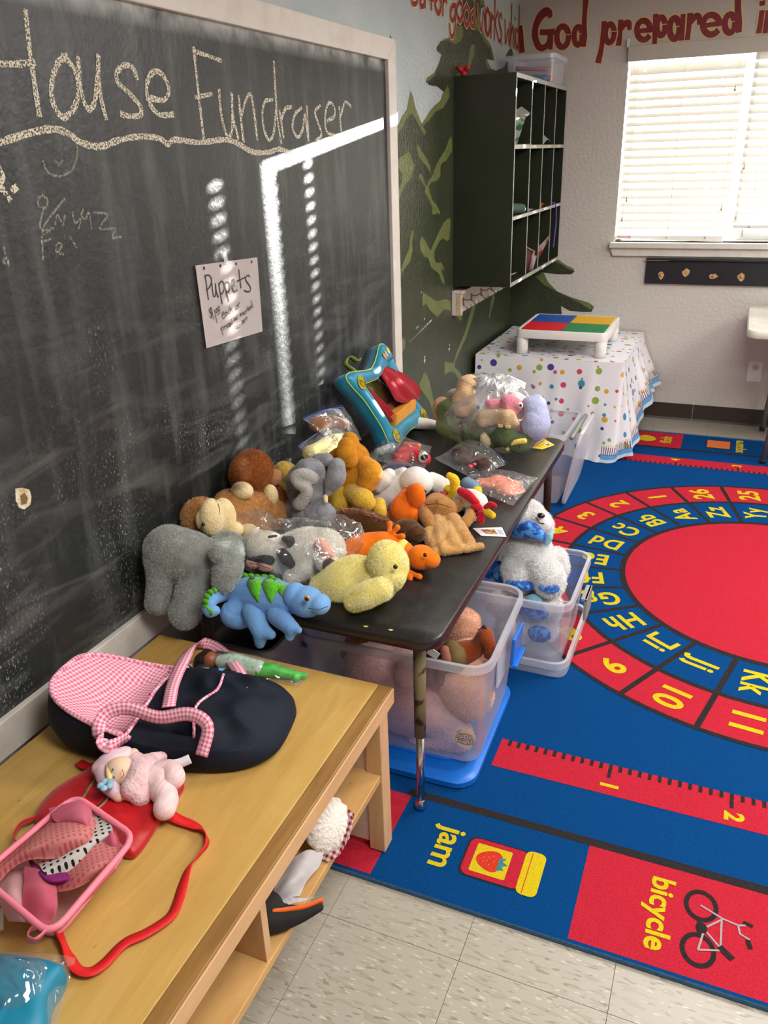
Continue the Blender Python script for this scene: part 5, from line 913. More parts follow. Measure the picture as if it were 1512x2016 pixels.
for (xt, yt, xb, yb2, m) in ((0.728, 1.428, 0.731, 1.410, M_khaki), (0.095, 1.435, 0.085, 1.418, M_brownleg), (0.735, 2.80, 0.742, 2.815, M_brownleg), (0.09, 2.80, 0.085, 2.815, M_brownleg)):
    a = Vector((xt, yt, TZ-0.027)); e = Vector((xb, yb2, 0.011)); mid = a.lerp(e, 0.56)
    up = tube('leg', [a, a.lerp(e, 0.3), mid], [0.0155, 0.0152, 0.0145], m, tab, 16)
    tube('leg_insert', [mid-(mid-a)*0.05, e+(a-e)*0.04], [0.0105, 0.0105], M_chrome, up, 14)
    lathe('foot_glide', [(0.016, 0.0), (0.0165, 0.006), (0.013, 0.014), (0.0115, 0.022), (0.009, 0.026)], (xb, yb2, 0.0112), M_chrome, up, 16)
# small dried glue spots
for i, p in enumerate([(0.671,1.393,0.541),(0.61,1.387,0.541)]): flat('glue_spot', [Vector(p)+Vector((0.006*math.cos(a)*(1.3 if k % 2 else 0.8), 0.004*math.sin(a), 0)) for k, a in enumerate([2*PI*q/9 for q in range(9)])], pbr('glue_yellow', (200, 178, 110), 0.6), tab, (0, 0, 1))

# ================================================================ low wooden cubby bench
def wood(name, c1, c2, c3, along='y', rough=0.42):
    if name in MATS: return MATS[name]
    m = bpy.data.materials.new(name); m.use_nodes = True; MATS[name] = m; nt = m.node_tree; N = nt.nodes; Lk = nt.links; b = N['Principled BSDF']; b.inputs['Roughness'].default_value = rough
    tc = N.new('ShaderNodeTexCoord'); mp = N.new('ShaderNodeMapping'); mp.inputs['Scale'].default_value = (1, 0.12, 1) if along == 'y' else ((0.12, 1, 1) if along == 'x' else (1, 1, 0.12)); Lk.new(tc.outputs['Object'], mp.inputs[0])
    n = N.new('ShaderNodeTexNoise'); n.inputs['Scale'].default_value = 42; n.inputs['Detail'].default_value = 6; n.inputs['Distortion'].default_value = 0.8; Lk.new(mp.outputs[0], n.inputs[0])
    r = N.new('ShaderNodeValToRGB'); r.color_ramp.elements[0].position = 0.3; r.color_ramp.elements[1].position = 0.72; r.color_ramp.elements[0].color = lin(c1); r.color_ramp.elements[1].color = lin(c2); Lk.new(n.outputs['Fac'], r.inputs[0])
    n3 = N.new('ShaderNodeTexNoise'); n3.inputs['Scale'].default_value = 3.2; n3.inputs['Detail'].default_value = 5; Lk.new(tc.outputs['Object'], n3.inputs[0])
    mr = N.new('ShaderNodeMapRange'); mr.inputs[1].default_value = 0.42; mr.inputs[2].default_value = 0.70; mr.inputs[4].default_value = 0.55; Lk.new(n3.outputs['Fac'], mr.inputs[0])
    mx = N.new('ShaderNodeMix'); mx.data_type = 'RGBA'; Lk.new(mr.outputs[0], mx.inputs[0]); Lk.new(r.outputs[0], mx.inputs[6]); mx.inputs[7].default_value = lin(c3)
    # a few dark nicks
    mp2 = N.new('ShaderNodeMapping'); mp2.inputs['Scale'].default_value = (1, 0.3, 1); Lk.new(tc.outputs['Object'], mp2.inputs[0]); n4 = N.new('ShaderNodeTexNoise'); n4.inputs['Scale'].default_value = 60; n4.inputs['Detail'].default_value = 2; Lk.new(mp2.outputs[0], n4.inputs[0])
    m4 = N.new('ShaderNodeMapRange'); m4.inputs[1].default_value = 0.755; m4.inputs[2].default_value = 0.79; m4.inputs[4].default_value = 0.7; Lk.new(n4.outputs['Fac'], m4.inputs[0])
    mx2 = N.new('ShaderNodeMix'); mx2.data_type = 'RGBA'; Lk.new(m4.outputs[0], mx2.inputs[0]); Lk.new(mx.outputs[2], mx2.inputs[6]); mx2.inputs[7].default_value = lin((110, 76, 36))
    Lk.new(mx2.outputs[2], b.inputs['Base Color'])
    return m
W_top = wood('bench_top_wood', (188, 148, 76), (204, 168, 96), (176, 132, 64)); W_edge = wood('bench_edge_wood', (136, 98, 48), (158, 118, 64), (112, 78, 38)); W_side = wood('bench_side_wood', (206, 160, 112), (218, 176, 130), (196, 148, 98)); W_vert = wood('bench_post_wood', (206, 160, 112), (218, 178, 132), (192, 146, 98), 'z'); W_shelf = wood('bench_shelf_wood', (196, 150, 92), (210, 168, 108), (180, 134, 76)); W_pale = wood('bench_panel_pale', (204, 180, 160), (214, 192, 172), (196, 168, 146), 'x')
BZ = 0.445; BX0, BX1, BYa, BYb = 0.062, 0.7075, -0.35, 1.311
ben = thing('cubby_bench', 'low long wooden bench with open cubbies, worn front edge', 'bench', (0.4, 0.5, 0))
box('bench_top', (BX0, BYa, BZ-0.04), (0.672, BYb, BZ), W_top, ben, 0.002)
box('edge_strip', (0.672, BYa, BZ-0.0405), (0.7055, BYb, BZ+0.0002), W_edge, ben, 0.0025); box('front_rail', (0.7055, BYa, BZ-0.041), (0.709, BYb, BZ-0.0025), W_side, ben, 0.001)
box('shelf', (BX0+0.02, BYa+0.05, 0.229), (0.700, 1.262, 0.248), W_shelf, ben, 0.0015)
for y in (0.745, 0.18): box('divider', (BX0+0.03, y-0.009, 0.248), (0.696, y+0.009, BZ-0.04), W_vert, ben, 0.001)
box('end_panel', (BX0+0.03, 1.243, 0.03), (0.664, 1.262, BZ-0.04), W_pale, ben, 0.001); box('post', (0.664, 1.238, 0.0112), (0.704, 1.283, BZ-0.041), W_vert, ben, 0.002); box('post', (BX0+0.01, 1.238, 0.0), (BX0+0.05, 1.283, BZ-0.041), W_vert, ben, 0.002)
box('back_panel', (BX0+0.012, BYa+0.03, 0.06), (BX0+0.02, 1.238, BZ-0.042), W_pale, ben)
box('post', (0.664, BYa+0.03, 0.0), (0.704, BYa+0.075, BZ-0.041), W_vert, ben, 0.002)
p = Vector([(0.677,1.242,0.185)][0]); flat('screw_hole', [p+Vector((0.007*math.cos(a), 0, 0.007*math.sin(a))) for a in [2*PI*k/14 for k in range(14)]], pbr('screw_hole_dark', (70, 50, 36), 0.8), ben, YN)

# ================================================================ low table under a spotted cloth
mcl = bpy.data.materials.new('party_tablecloth'); mcl.use_nodes = True; MATS['party_tablecloth'] = mcl
nt = mcl.node_tree; N = nt.nodes; Lk = nt.links; b = N['Principled BSDF']; b.inputs['Roughness'].default_value = 0.32
uvn = N.new('ShaderNodeUVMap'); uvn.uv_map = 'UVMap'; uvh = N.new('ShaderNodeUVMap'); uvh.uv_map = 'Hem'
prev = N.new('ShaderNodeRGB'); prev.outputs[0].default_value = lin((238, 236, 240)); prev = prev.outputs[0]
for sc, rad, off in ((12.5, 0.23, 0.0), (15.0, 0.15, 3.7)):
    mp = N.new('ShaderNodeMapping'); mp.inputs['Location'].default_value = (off, off, 0); Lk.new(uvn.outputs[0], mp.inputs[0])
    v = N.new('ShaderNodeTexVoronoi'); v.voronoi_dimensions = '2D'; v.inputs['Scale'].default_value = sc; v.inputs['Randomness'].default_value = 0.5; Lk.new(mp.outputs[0], v.inputs['Vector'])
    sp = N.new('ShaderNodeSeparateColor'); Lk.new(v.outputs['Color'], sp.inputs[0])
    rm = N.new('ShaderNodeMapRange'); rm.inputs[3].default_value = rad*0.5; rm.inputs[4].default_value = rad*1.05; Lk.new(sp.outputs[1], rm.inputs[0])
    lt = N.new('ShaderNodeMath'); lt.operation = 'LESS_THAN'; Lk.new(v.outputs['Distance'], lt.inputs[0]); Lk.new(rm.outputs[0], lt.inputs[1])
    gt = N.new('ShaderNodeMath'); gt.operation = 'GREATER_THAN'; gt.inputs[1].default_value = 0.5 if off else 0.2; Lk.new(sp.outputs[2], gt.inputs[0])
    ml = N.new('ShaderNodeMath'); ml.operation = 'MULTIPLY'; Lk.new(lt.outputs[0], ml.inputs[0]); Lk.new(gt.outputs[0], ml.inputs[1])
    cr = N.new('ShaderNodeValToRGB'); cr.color_ramp.interpolation = 'CONSTANT'; els = cr.color_ramp.elements
    for q, colr in enumerate(((222, 168, 66), (216, 72, 108), (84, 66, 150), (70, 150, 176), (150, 172, 76))):
        if q < 2: els[q].position = q*0.2; els[q].color = lin(colr)
        else:
            e = els.new(q*0.2); e.color = lin(colr)
    Lk.new(sp.outputs[0], cr.inputs[0]); mx = N.new('ShaderNodeMix'); mx.data_type = 'RGBA'; Lk.new(ml.outputs[0], mx.inputs[0]); Lk.new(prev, mx.inputs[6]); Lk.new(cr.outputs[0], mx.inputs[7]); prev = mx.outputs[2]
sh = N.new('ShaderNodeSeparateXYZ'); Lk.new(uvh.outputs[0], sh.inputs[0])
def band(lo_, hi_):
    a = N.new('ShaderNodeMath'); a.operation = 'GREATER_THAN'; a.inputs[1].default_value = lo_; Lk.new(sh.outputs[1], a.inputs[0]); c_ = N.new('ShaderNodeMath'); c_.operation = 'LESS_THAN'; c_.inputs[1].default_value = hi_; Lk.new(sh.outputs[1], c_.inputs[0])
    m = N.new('ShaderNodeMath'); m.operation = 'MULTIPLY'; Lk.new(a.outputs[0], m.inputs[0]); Lk.new(c_.outputs[0], m.inputs[1]); return m.outputs[0]
def over(fac, colr):
    global prev
    mx = N.new('ShaderNodeMix'); mx.data_type = 'RGBA'; Lk.new(fac, mx.inputs[0]); Lk.new(prev, mx.inputs[6]); mx.inputs[7].default_value = lin(colr); prev = mx.outputs[2]
wv = N.new('ShaderNodeMath'); wv.operation = 'PINGPONG'; wv.inputs[1].default_value = 0.006; Lk.new(sh.outputs[0], wv.inputs[0])
w2 = N.new('ShaderNodeMath'); w2.operation = 'LESS_THAN'; w2.inputs[1].default_value = 0.0028; Lk.new(wv.outputs[0], w2.inputs[0])
def mulf(a, c_):
    m = N.new('ShaderNodeMath'); m.operation = 'MULTIPLY'; Lk.new(a, m.inputs[0]); Lk.new(c_, m.inputs[1]); return m.outputs[0]
over(band(0.0, 0.018), (196, 212, 226)); over(band(0.018, 0.046), (96, 158, 202)); over(mulf(band(0.040, 0.082), w2.outputs[0]), (120, 84, 110)); over(mulf(band(0.082, 0.094), w2.outputs[0]), (222, 196, 120))
Lk.new(prev, b.inputs['Base Color'])
PX0, PX1, PY0, PY1, PZ = 0.030, 0.828, 4.175, 4.995, 0.530
low = thing('low_table', 'low table hidden under the spotted party tablecloth', 'table', (0.43, 4.6, 0))
box('tabletop', (PX0+0.006, PY0+0.006, PZ-0.03), (PX1-0.006, PY1-0.004, PZ-0.002), M_brownleg, low, 0.003)
for x in (PX0+0.05, PX1-0.06):
    for y in (PY0+0.05, PY1-0.06): tube('leg', [(x, y, PZ-0.03), (x, y, 0.0112)], 0.014, M_brownleg, low, 10)
def cloth():
    bm = bmesh.new(); uv = bm.loops.layers.uv.new('UVMap'); uh = bm.loops.layers.uv.new('Hem')
    pos = {}; data = {}
    # top
    nx, ny = 16, 16
    def addv(p, uvp, hem): v = bm.verts.new(p); data[v] = (uvp, hem); return v
    top = [[addv((PX0+(PX1-PX0)*i/nx, PY0+(PY1-PY0)*j/ny, PZ+0.0008*math.sin(i*2.1+j)), ((PX1-PX0)*i/nx, (PY1-PY0)*j/ny), (0, 1.0)) for j in range(ny+1)] for i in range(nx+1)]
    for i in range(nx):
        for j in range(ny): bm.faces.new((top[i][j], top[i+1][j], top[i+1][j+1], top[i][j+1]))
    # skirt: near side then round the corner then the right side
    S = []
    for i in range(41): S.append(('n', i/40))
    for k in range(1, 13): S.append(('c', k/13))
    for i in range(41): S.append(('r', i/40))
    nt_ = 18; cols = []; s_len = 0; lastp = None
    for kind, t in S:
        if kind == 'n': p0 = Vector((PX0+(PX1-PX0)*t, PY0, PZ)); out = Vector((0, -1, 0)); hz = 0.010; fl = 0.02+0.05*t+0.03*max(0, t-0.7)*3; amp = 0.010+0.008*t
        elif kind == 'c': a = t*PI/2; p0 = Vector((PX1, PY0, PZ)); out = Vector((math.sin(a), -math.cos(a), 0)); hz = 0.010+0.03*t; fl = 0.10-0.06*math.sin(PI*t); amp = 0.018
        else: p0 = Vector((PX1, PY0+(PY1-PY0)*t, PZ)); out = Vector((1, 0, 0)); hz = 0.05+0.20*min(1, t*1.9); fl = 0.07+0.05*min(1, t*1.6); amp = 0.016
        if lastp is not None: s_len += (p0-lastp).length+(0.012 if kind == 'c' else 0)
        lastp = p0; col = []
        L_ = PZ-hz
        for j in range(nt_+1):
            q = j/nt_; z = PZ-L_*q; wob = math.sin(s_len*42+2.0*q)*0.6+math.sin(s_len*19+1.3)*0.8+math.sin(s_len*71+q*3)*0.3
            d = 0.003*min(1, q*6)+fl*q**1.3+amp*wob*q**1.1
            if kind == 'n' and t < 0.9: d += 0.010*math.sin(q*9+t*5)*q
            pp = p0+out*max(0.003*min(1, q*8), d); pp.z = max(z, 0.0115)
            if kind == 'n': pp.x += 0.012*math.sin(q*5+t*11)*q*(t)
            col.append(addv(pp, (s_len, -L_*q), (s_len, L_*(1-q)+(1.0 if kind == 'n' and t < 0.9 else 0.0))))
        cols.append(col)
    for a_, b_ in zip(cols, cols[1:]):
        for j in range(nt_): bm.faces.new((a_[j+1], b_[j+1], b_[j], a_[j]))
    # tail of cloth bunched on the floor at the corner
    for f in bm.faces:
        f.smooth = True
        for l in f.loops: l[uv].uv = data[l.vert][0]; l[uh].uv = data[l.vert][1]
    me = bpy.data.meshes.new('spotted_tablecloth'); bm.to_mesh(me); bm.free()
    return link('spotted_tablecloth', me, mcl)
cl = tag(cloth(), 'white plastic tablecloth with coloured spots and candle border over the low table', 'tablecloth')

# ---- building-block play table on top
pt = thing('block_table', 'white toy play table with four coloured stud plates on the spotted cloth', 'play table', (0.475, 4.49, PZ))
M_tray = pbr('toy_white_plastic', (226, 222, 218), 0.4); QX0, QX1, QY0, QY1, QZ = 0.234, 0.722, 4.232, 4.730, 0.664
cx_, cy_ = (QX0+QX1)/2, (QY0+QY1)/2
loft('tray', [rrect(cx_, cy_, QX1-QX0-0.03, QY1-QY0-0.03, 0.03, QZ-0.044), rrect(cx_, cy_, QX1-QX0, QY1-QY0, 0.035, QZ-0.044), rrect(cx_, cy_, QX1-QX0-0.004, QY1-QY0-0.004, 0.035, QZ-0.003), rrect(cx_, cy_, QX1-QX0-0.010, QY1-QY0-0.010, 0.032, QZ), rrect(cx_, cy_, QX1-QX0-0.03, QY1-QY0-0.03, 0.024, QZ), rrect(cx_, cy_, QX1-QX0-0.034, QY1-QY0-0.034, 0.022, QZ-0.004)], M_tray, pt, True, True)
for x in (QX0+0.034, QX1-0.034):
    for y in (QY0+0.034, QY1-0.034): lathe('leg', [(0.030, 0), (0.031, 0.03), (0.033, QZ-0.044-PZ-0.0012)], (x, y, PZ+0.0012), M_tray, pt, 18)
hx, hy = (QX1-QX0-0.046)/2, (QY1-QY0-0.046)/2
for (ix, iy, col, lb) in ((0, 1, (34, 84, 166), 'blue'), (1, 1, (226, 176, 20), 'yellow'), (0, 0, (206, 36, 46), 'red'), (1, 0, (34, 134, 78), 'green')):
    m = pbr('plate_'+lb, col, 0.35); x0 = QX0+0.023+ix*hx; y0 = QY0+0.023+iy*hy
    pl = box('stud_plate', (x0+0.0006, y0+0.0006, QZ-0.004), (x0+hx-0.0006, y0+hy-0.0006, QZ-0.0005), m, pt); pl['label'] = lb+' studded building plate'
    n = 26; bm = bmesh.new()
    for a in range(n):
        for c_ in range(n):
            ux, uy = x0+hx*(a+0.5)/n, y0+hy*(c_+0.5)/n; r_ = hx/n*0.31
            tp = [bm.verts.new((ux+r_*math.cos(2*PI*k/6), uy+r_*math.sin(2*PI*k/6), QZ+0.0012)) for k in range(6)]; bt = [bm.verts.new((v.co.x, v.co.y, QZ-0.0005)) for v in tp]
            bm.faces.new(tp)
            for k in range(6): bm.faces.new((bt[k], bt[(k+1) % 6], tp[(k+1) % 6], tp[k]))
    st = from_bm('studs', bm, m, pl); st['kind'] = 'stuff'

# ================================================================ white folding table at the right
wt = thing('folding_table', 'white folding table with grey legs at the right edge by the back wall', 'table', (1.8, 4.6, 0))
M_fold = pbr('folding_table_white', (226, 222, 210), 0.45, (212, 206, 192), 18); M_gl = pbr('leg_grey', (128, 130, 134), 0.35, metal=0.4)
loft('tabletop', [rrect(2.05, 4.605, 1.32, 0.72, 0.05, 0.672), rrect(2.05, 4.605, 1.33, 0.73, 0.055, 0.68), rrect(2.05, 4.605, 1.33, 0.73, 0.055, 0.704), rrect(2.05, 4.605, 1.32, 0.72, 0.05, 0.710)], M_fold, wt, True, True)
for y in (4.335, 4.90):
    lg = tube('leg', [(1.60, y, 0.67), (1.575, y, 0.35), (1.556, y, 0.02)], 0.0135, M_gl, wt, 12); tube('foot_cap', [(1.5558, y, 0.032), (1.5552, y, 0.0112)], 0.0155, M_hole, lg, 12)
    tube('leg', [(2.5, y, 0.67), (2.53, y, 0.02)], 0.0135, M_gl, wt, 12)
tube('cross_bar', [(1.585, 4.335, 0.5), (1.585, 4.90, 0.5)], 0.009, M_gl, wt, 10)
ac = tag(loft('acrylic_screen', [rrect(2.0, 4.60, 0.98, 0.004, 0.0018, 0.7105), rrect(2.0, 4.60, 0.98, 0.004, 0.0018, 1.06)], film('clear_acrylic', (240, 246, 246), 0.06, 0.05, 0.05), None, True, True), 'clear acrylic screen standing on the white folding table', 'screen')

# ================================================================ soft toys on the table
def plushmat(name, c1, c2, rough=0.95, sheen=0.25, ns=40, bump=0.45): return pbr(name, c1, rough, c2, ns, npos=(0.3, 0.7), bump=bump, bscale=170, sheen=sheen, spec=0.15)
def hairmat(name, c1, c2): return pbr(name, c1, 0.85, c2, 30, npos=(0.3, 0.7), spec=0.15, sheen=0.1)
M_eye = pbr('eye_black', (14, 12, 12), 0.12, coat=0.5); M_amber = pbr('eye_amber', (196, 150, 50), 0.2)
M_thread = pbr('thread_dark', (40, 34, 40), 0.8)
XW = 0.0085
def clampx(o, x=XW):
    for v in o.data.vertices:
        if v.co.x < x: v.co.x = x+(v.co.x-x)*0.03
    return o
def bod(nm, prims, mat, t, voxel=0.005, smooth=5, lump=0.004, fold=0.0, floor=TZ, seed=0, wall=True, **kw):
    o = soft(nm, prims, mat, t, voxel, smooth, lump, floor=floor, fold=fold, seed=seed, **kw)
    if wall: clampx(o)
    return o
def LL(pts): return ('l', pts)
def BB(p, r, rot=None): return ('b', p[:3], r) if rot is None else ('b', p[:3], r, rot)
def stitch(nm, pts, w, t, mat=None): return tube(nm, pts, w, mat or M_thread, t, 6, 4)

# -- grey elephant hanging over the near left corner
G1 = plushmat('plush_grey_green', (128, 132, 127), (150, 153, 147)); H1 = hairmat('pile_grey_green', (158, 163, 157), (194, 198, 192))
t = thing('plush_elephant', 'grey plush elephant draped over the near left table corner, hind legs dangling', 'soft toy', (0.13, 1.43, TZ), 'soft toys on the black table')
o = bod('body', [LL([(0.095,1.358,0.668,0.062),(0.125,1.386,0.64,0.068),(0.16,1.41,0.618,0.06)]), BB([(0.185,1.414,0.621)][0], 0.055), LL([(0.085,1.341,0.646,0.046),(0.08,1.322,0.594,0.031),(0.075,1.306,0.545,0.031)]), LL([(0.15,1.371,0.597,0.044),(0.155,1.335,0.565,0.036),(0.15,1.314,0.524,0.037)])], G1, t, floor=None, fold=0.0022, fscale=14, seed=1)
fur(o, 30000, 0.008, H1, (0, 0, -0.5), 0.001, 0.6, t)
for nm, ch in (('ear', [(0.16,1.464,0.643,0.018),(0.17,1.504,0.636,0.022),(0.18,1.538,0.608,0.018)]), ('ear', [(0.235,1.367,0.684,0.026),(0.235,1.425,0.667,0.026),(0.25,1.381,0.642,0.036),(0.25,1.356,0.607,0.027)])):
    e = bod(nm, [LL(ch)], G1, t, 0.004, 3, floor=None, seed=2); fur(e, 7000, 0.007, H1, (0, 0, -0.5), 0.001, 0.6, e)
# -- tan monkey on its back
T1 = plushmat('plush_tan', (176, 120, 64), (198, 144, 86)); HT = hairmat('pile_tan', (190, 134, 76), (226, 176, 116)); CR = plushmat('plush_cream', (226, 200, 146), (236, 214, 166), sheen=0.4)
t = thing('plush_monkey', 'tan furry plush monkey with cream muzzle and paws lying on its back by the chalkboard', 'soft toy', (0.08, 1.66, TZ), 'soft toys on the black table')
o = bod('body', [BB([(0.068,1.535,0.67)][0], (0.052, 0.052, 0.056)), LL([(0.068,1.534,0.665,0.05),(0.08,1.524,0.603,0.05)]), LL([(0.08,1.659,0.659,0.046),(0.105,1.721,0.625,0.056),(0.125,1.785,0.594,0.046)]), LL([(0.085,1.663,0.661,0.03),(0.09,1.695,0.68,0.028)]), LL([(0.125,1.768,0.609,0.028),(0.13,1.786,0.628,0.024)]), LL([(0.08,1.553,0.638,0.05),(0.1,1.633,0.627,0.05),(0.12,1.689,0.584,0.05)])], T1, t, fold=0.002, fscale=16, seed=3)
fur(o, 28000, 0.011, HT, (0, 0, -0.4), 0.0011, 0.6, t)
m1 = bod('muzzle', [BB([(0.125,1.504,0.697)][0], (0.028, 0.038, 0.052)), BB([(0.13,1.548,0.681)][0], (0.030, 0.038, 0.054)), BB([(0.105,1.484,0.696)][0], (0.010, 0.016, 0.026))], CR, t, 0.004, 2, seed=4)
stitch('mouth_seam', [(0.135,1.515,0.745),(0.147,1.51,0.73),(0.151,1.502,0.705),(0.146,1.502,0.674),(0.13,1.515,0.639)], 0.0014, m1)
eye([(0.132,1.456,0.702)][0], 0.005, M_eye, m1)
for c, r in (([(0.115,1.672,0.708)], (0.033, 0.026, 0.024)), ([(0.145,1.765,0.663)], (0.023, 0.022, 0.032)), ([(0.16,1.547,0.65)], (0.026, 0.026, 0.021)), ([(0.18,1.585,0.629)], (0.030, 0.026, 0.025))): bod('paw', [BB(c[0], r)], CR, t, 0.004, 2, 0.003, seed=5)
# -- brown bear behind
B1 = plushmat('plush_brown', (132, 70, 26), (156, 90, 40)); HB = hairmat('pile_brown', (142, 78, 32), (184, 110, 56)); BT = plushmat('plush_bear_muzzle', (158, 104, 66), (176, 122, 82))
t = thing('plush_bear', 'russet brown plush bear with round ears sitting against the chalkboard', 'soft toy', (0.08, 1.88, TZ), 'soft toys on the black table')
o = bod('body', [BB([(0.08,1.779,0.716)][0], (0.064, 0.066, 0.062)), LL([(0.085,1.786,0.661,0.058),(0.095,1.835,0.584,0.058),(0.11,1.835,0.533,0.05)])], B1, t, seed=6)
fur(o, 26000, 0.010, HB, (0, 0, -0.3), 0.0011, 0.6, t)
e = bod('ear', [BB([(0.155,1.629,0.792)][0], (0.014, 0.024, 0.030))], BT, t, 0.004, 2); fur(e, 3000, 0.009, HB, (0, 0, -0.2), 0.0011, 0.6, e)
m1 = bod('muzzle', [BB([(0.13,1.814,0.693)][0], (0.022, 0.028, 0.024))], BT, t, 0.004, 2); eye([(0.14,1.834,0.684)][0], (0.005, 0.006, 0.008), M_eye, m1, 'nose')
# -- golden plush in a clear wrapper at the board
t = thing('plush_in_wrapper', 'mottled gold plush wrapped in clear film between bear and sitting elephant', 'soft toy', (0.10, 1.98, TZ), 'soft toys on the black table')
bod('body', [BB([(0.076,1.97,0.646)][0], (0.040, 0.036, 0.036)), LL([(0.074,1.97,0.623,0.036),(0.079,1.96,0.569,0.04),(0.07,1.95,0.509,0.045)])], plushmat('plush_mottled_gold', (168, 132, 48), (206, 176, 84), ns=60), t, fold=0.004, fscale=30)
# -- grey elephant sitting
G2 = plushmat('plush_grey', (128, 128, 134), (152, 152, 158)); G3 = plushmat('plush_trunk_grey', (172, 168, 164), (186, 182, 176))
t = thing('plush_elephant', 'smooth grey plush elephant sitting upright with curled trunk and one tusk', 'soft toy', (0.22, 1.86, TZ), 'soft toys on the black table')
o = bod('body', [BB([(0.231,1.85,0.709)][0], (0.048, 0.045, 0.044)), LL([(0.251,1.84,0.684,0.036),(0.257,1.83,0.651,0.036)]), BB([(0.187,1.86,0.639)][0], (0.042, 0.045, 0.085)), LL([(0.161,1.86,0.576,0.042),(0.238,1.82,0.588,0.046),(0.29,1.81,0.603,0.034)]), BB([(0.187,1.84,0.555)][0], (0.05, 0.05, 0.04))], G2, t, 0.0045, 3, fold=0.003, fscale=18, seed=7)
fur(o, 9000, 0.004, hairmat('pile_grey', (134, 134, 140), (160, 160, 166)), (0, 0, -0.6), 0.001, 0.5, t)
bod('trunk', [LL([(0.263,1.815,0.708,0.017),(0.243,1.8,0.725,0.018),(0.218,1.79,0.718,0.016),(0.235,1.785,0.697,0.015),(0.259,1.785,0.686,0.015),(0.245,1.785,0.658,0.016),(0.227,1.785,0.635,0.017)])], G3, t, 0.004, 3, 0.002)
for ch in ([(0.326,1.84,0.743,0.026),(0.324,1.835,0.714,0.03),(0.308,1.83,0.683,0.024),(0.303,1.82,0.667,0.012)], [(0.237,1.9,0.73,0.022),(0.264,1.9,0.739,0.02)]): bod('ear', [LL(ch)], G2, t, 0.004, 3, seed=8)
bod('tusk', [LL([(0.305,1.8,0.663,0.006),(0.311,1.79,0.654,0.004)])], CR, t, 0.002, 1, 0)
# -- golden dog
O1 = plushmat('plush_gold', (206, 134, 24), (222, 154, 44)); HO = hairmat('pile_gold', (216, 146, 34), (244, 186, 70)); O2 = plushmat('plush_yellow_gold', (206, 160, 44), (222, 184, 72))
t = thing('plush_dog', 'golden orange plush dog with floppy ears behind the white pelican', 'soft toy', (0.34, 2.0, TZ), 'soft toys on the black table')
o = bod('body', [BB([(0.305,2,0.715)][0], (0.045, 0.042, 0.040)), LL([(0.304,2,0.699,0.042),(0.306,1.99,0.657,0.042),(0.302,1.98,0.614,0.04)]), LL([(0.289,2.01,0.759,0.026),(0.286,2.01,0.768,0.02)])], O1, t, fold=0.002, seed=9)
fur(o, 14000, 0.006, HO, (0, 0, -0.5), 0.001, 0.6, t)
for ch in ([(0.305,1.955,0.763,0.024),(0.307,1.945,0.744,0.028),(0.314,1.945,0.726,0.022)], [(0.245,1.99,0.712,0.018),(0.261,1.985,0.719,0.022)]):
    e = bod('ear', [LL(ch)], O1, t, 0.004, 3, seed=10); fur(e, 3500, 0.006, HO, (0, 0, -0.5), 0.001, 0.6, e)
bod('arm', [LL([(0.35,1.98,0.698,0.026),(0.373,1.97,0.682,0.034),(0.364,1.965,0.654,0.028)])], O1, t, 0.004, 3)
for ch in ([(0.328,1.94,0.623,0.03),(0.371,1.91,0.618,0.034),(0.391,1.9,0.612,0.026)], [(0.271,1.95,0.605,0.034),(0.287,1.93,0.588,0.034)], [(0.418,1.92,0.604,0.022),(0.429,1.9,0.591,0.024)]): bod('foot', [LL(ch)], O2, t, 0.004, 3, seed=11)
# -- pelican
Wp = plushmat('plush_white', (226, 220, 212), (236, 232, 226), sheen=0.15, bump=0.18); OR = plushmat('plush_orange', (226, 100, 14), (236, 116, 26), sheen=0.2, bump=0.14)
t = thing('plush_pelican', 'white plush pelican with a big orange pouched beak', 'soft toy', (0.47, 2.07, TZ), 'soft toys on the black table')
o = bod('body', [BB([(0.479,2.07,0.627)][0], (0.052, 0.046, 0.045)), LL([(0.438,2.08,0.603,0.04),(0.391,2.07,0.573,0.046),(0.37,2.06,0.554,0.044)]), BB([(0.414,2.07,0.569)][0], (0.05, 0.05, 0.04))], Wp, t, 0.0045, 4, 0.002, seed=12)
for ch in ([(0.368,2.03,0.616,0.022),(0.385,2.04,0.635,0.026),(0.398,2.05,0.649,0.018)], [(0.391,2.13,0.615,0.02),(0.412,2.13,0.628,0.018)], [(0.514,2.11,0.624,0.024),(0.534,2.12,0.606,0.028),(0.55,2.12,0.591,0.022)]): bod('wing', [LL(ch)], Wp, t, 0.004, 3, 0.002)
bk = bod('upper_beak', [BB([(0.511,1.985,0.618)][0], (0.026, 0.027, 0.042)), BB([(0.503,2,0.632)][0], (0.026, 0.024, 0.02))], OR, t, 0.004, 2, 0.001)
bod('pouch', [LL([(0.463,2.03,0.615,0.012),(0.468,1.99,0.592,0.03),(0.47,1.965,0.57,0.036),(0.504,1.96,0.564,0.026)]), LL([(0.435,1.965,0.553,0.018),(0.477,1.955,0.559,0.026),(0.517,1.96,0.557,0.012)])], OR, t, 0.004, 3, 0.002)
bod('tongue', [BB([(0.507,1.985,0.577)][0], (0.014, 0.012, 0.008))], pbr('felt_crimson', (176, 24, 40), 0.9), t, 0.003, 1, 0)
for p in [(0.505,2.02,0.643),(0.523,2.026,0.621)]: eye(p, 0.0045, M_eye, o)
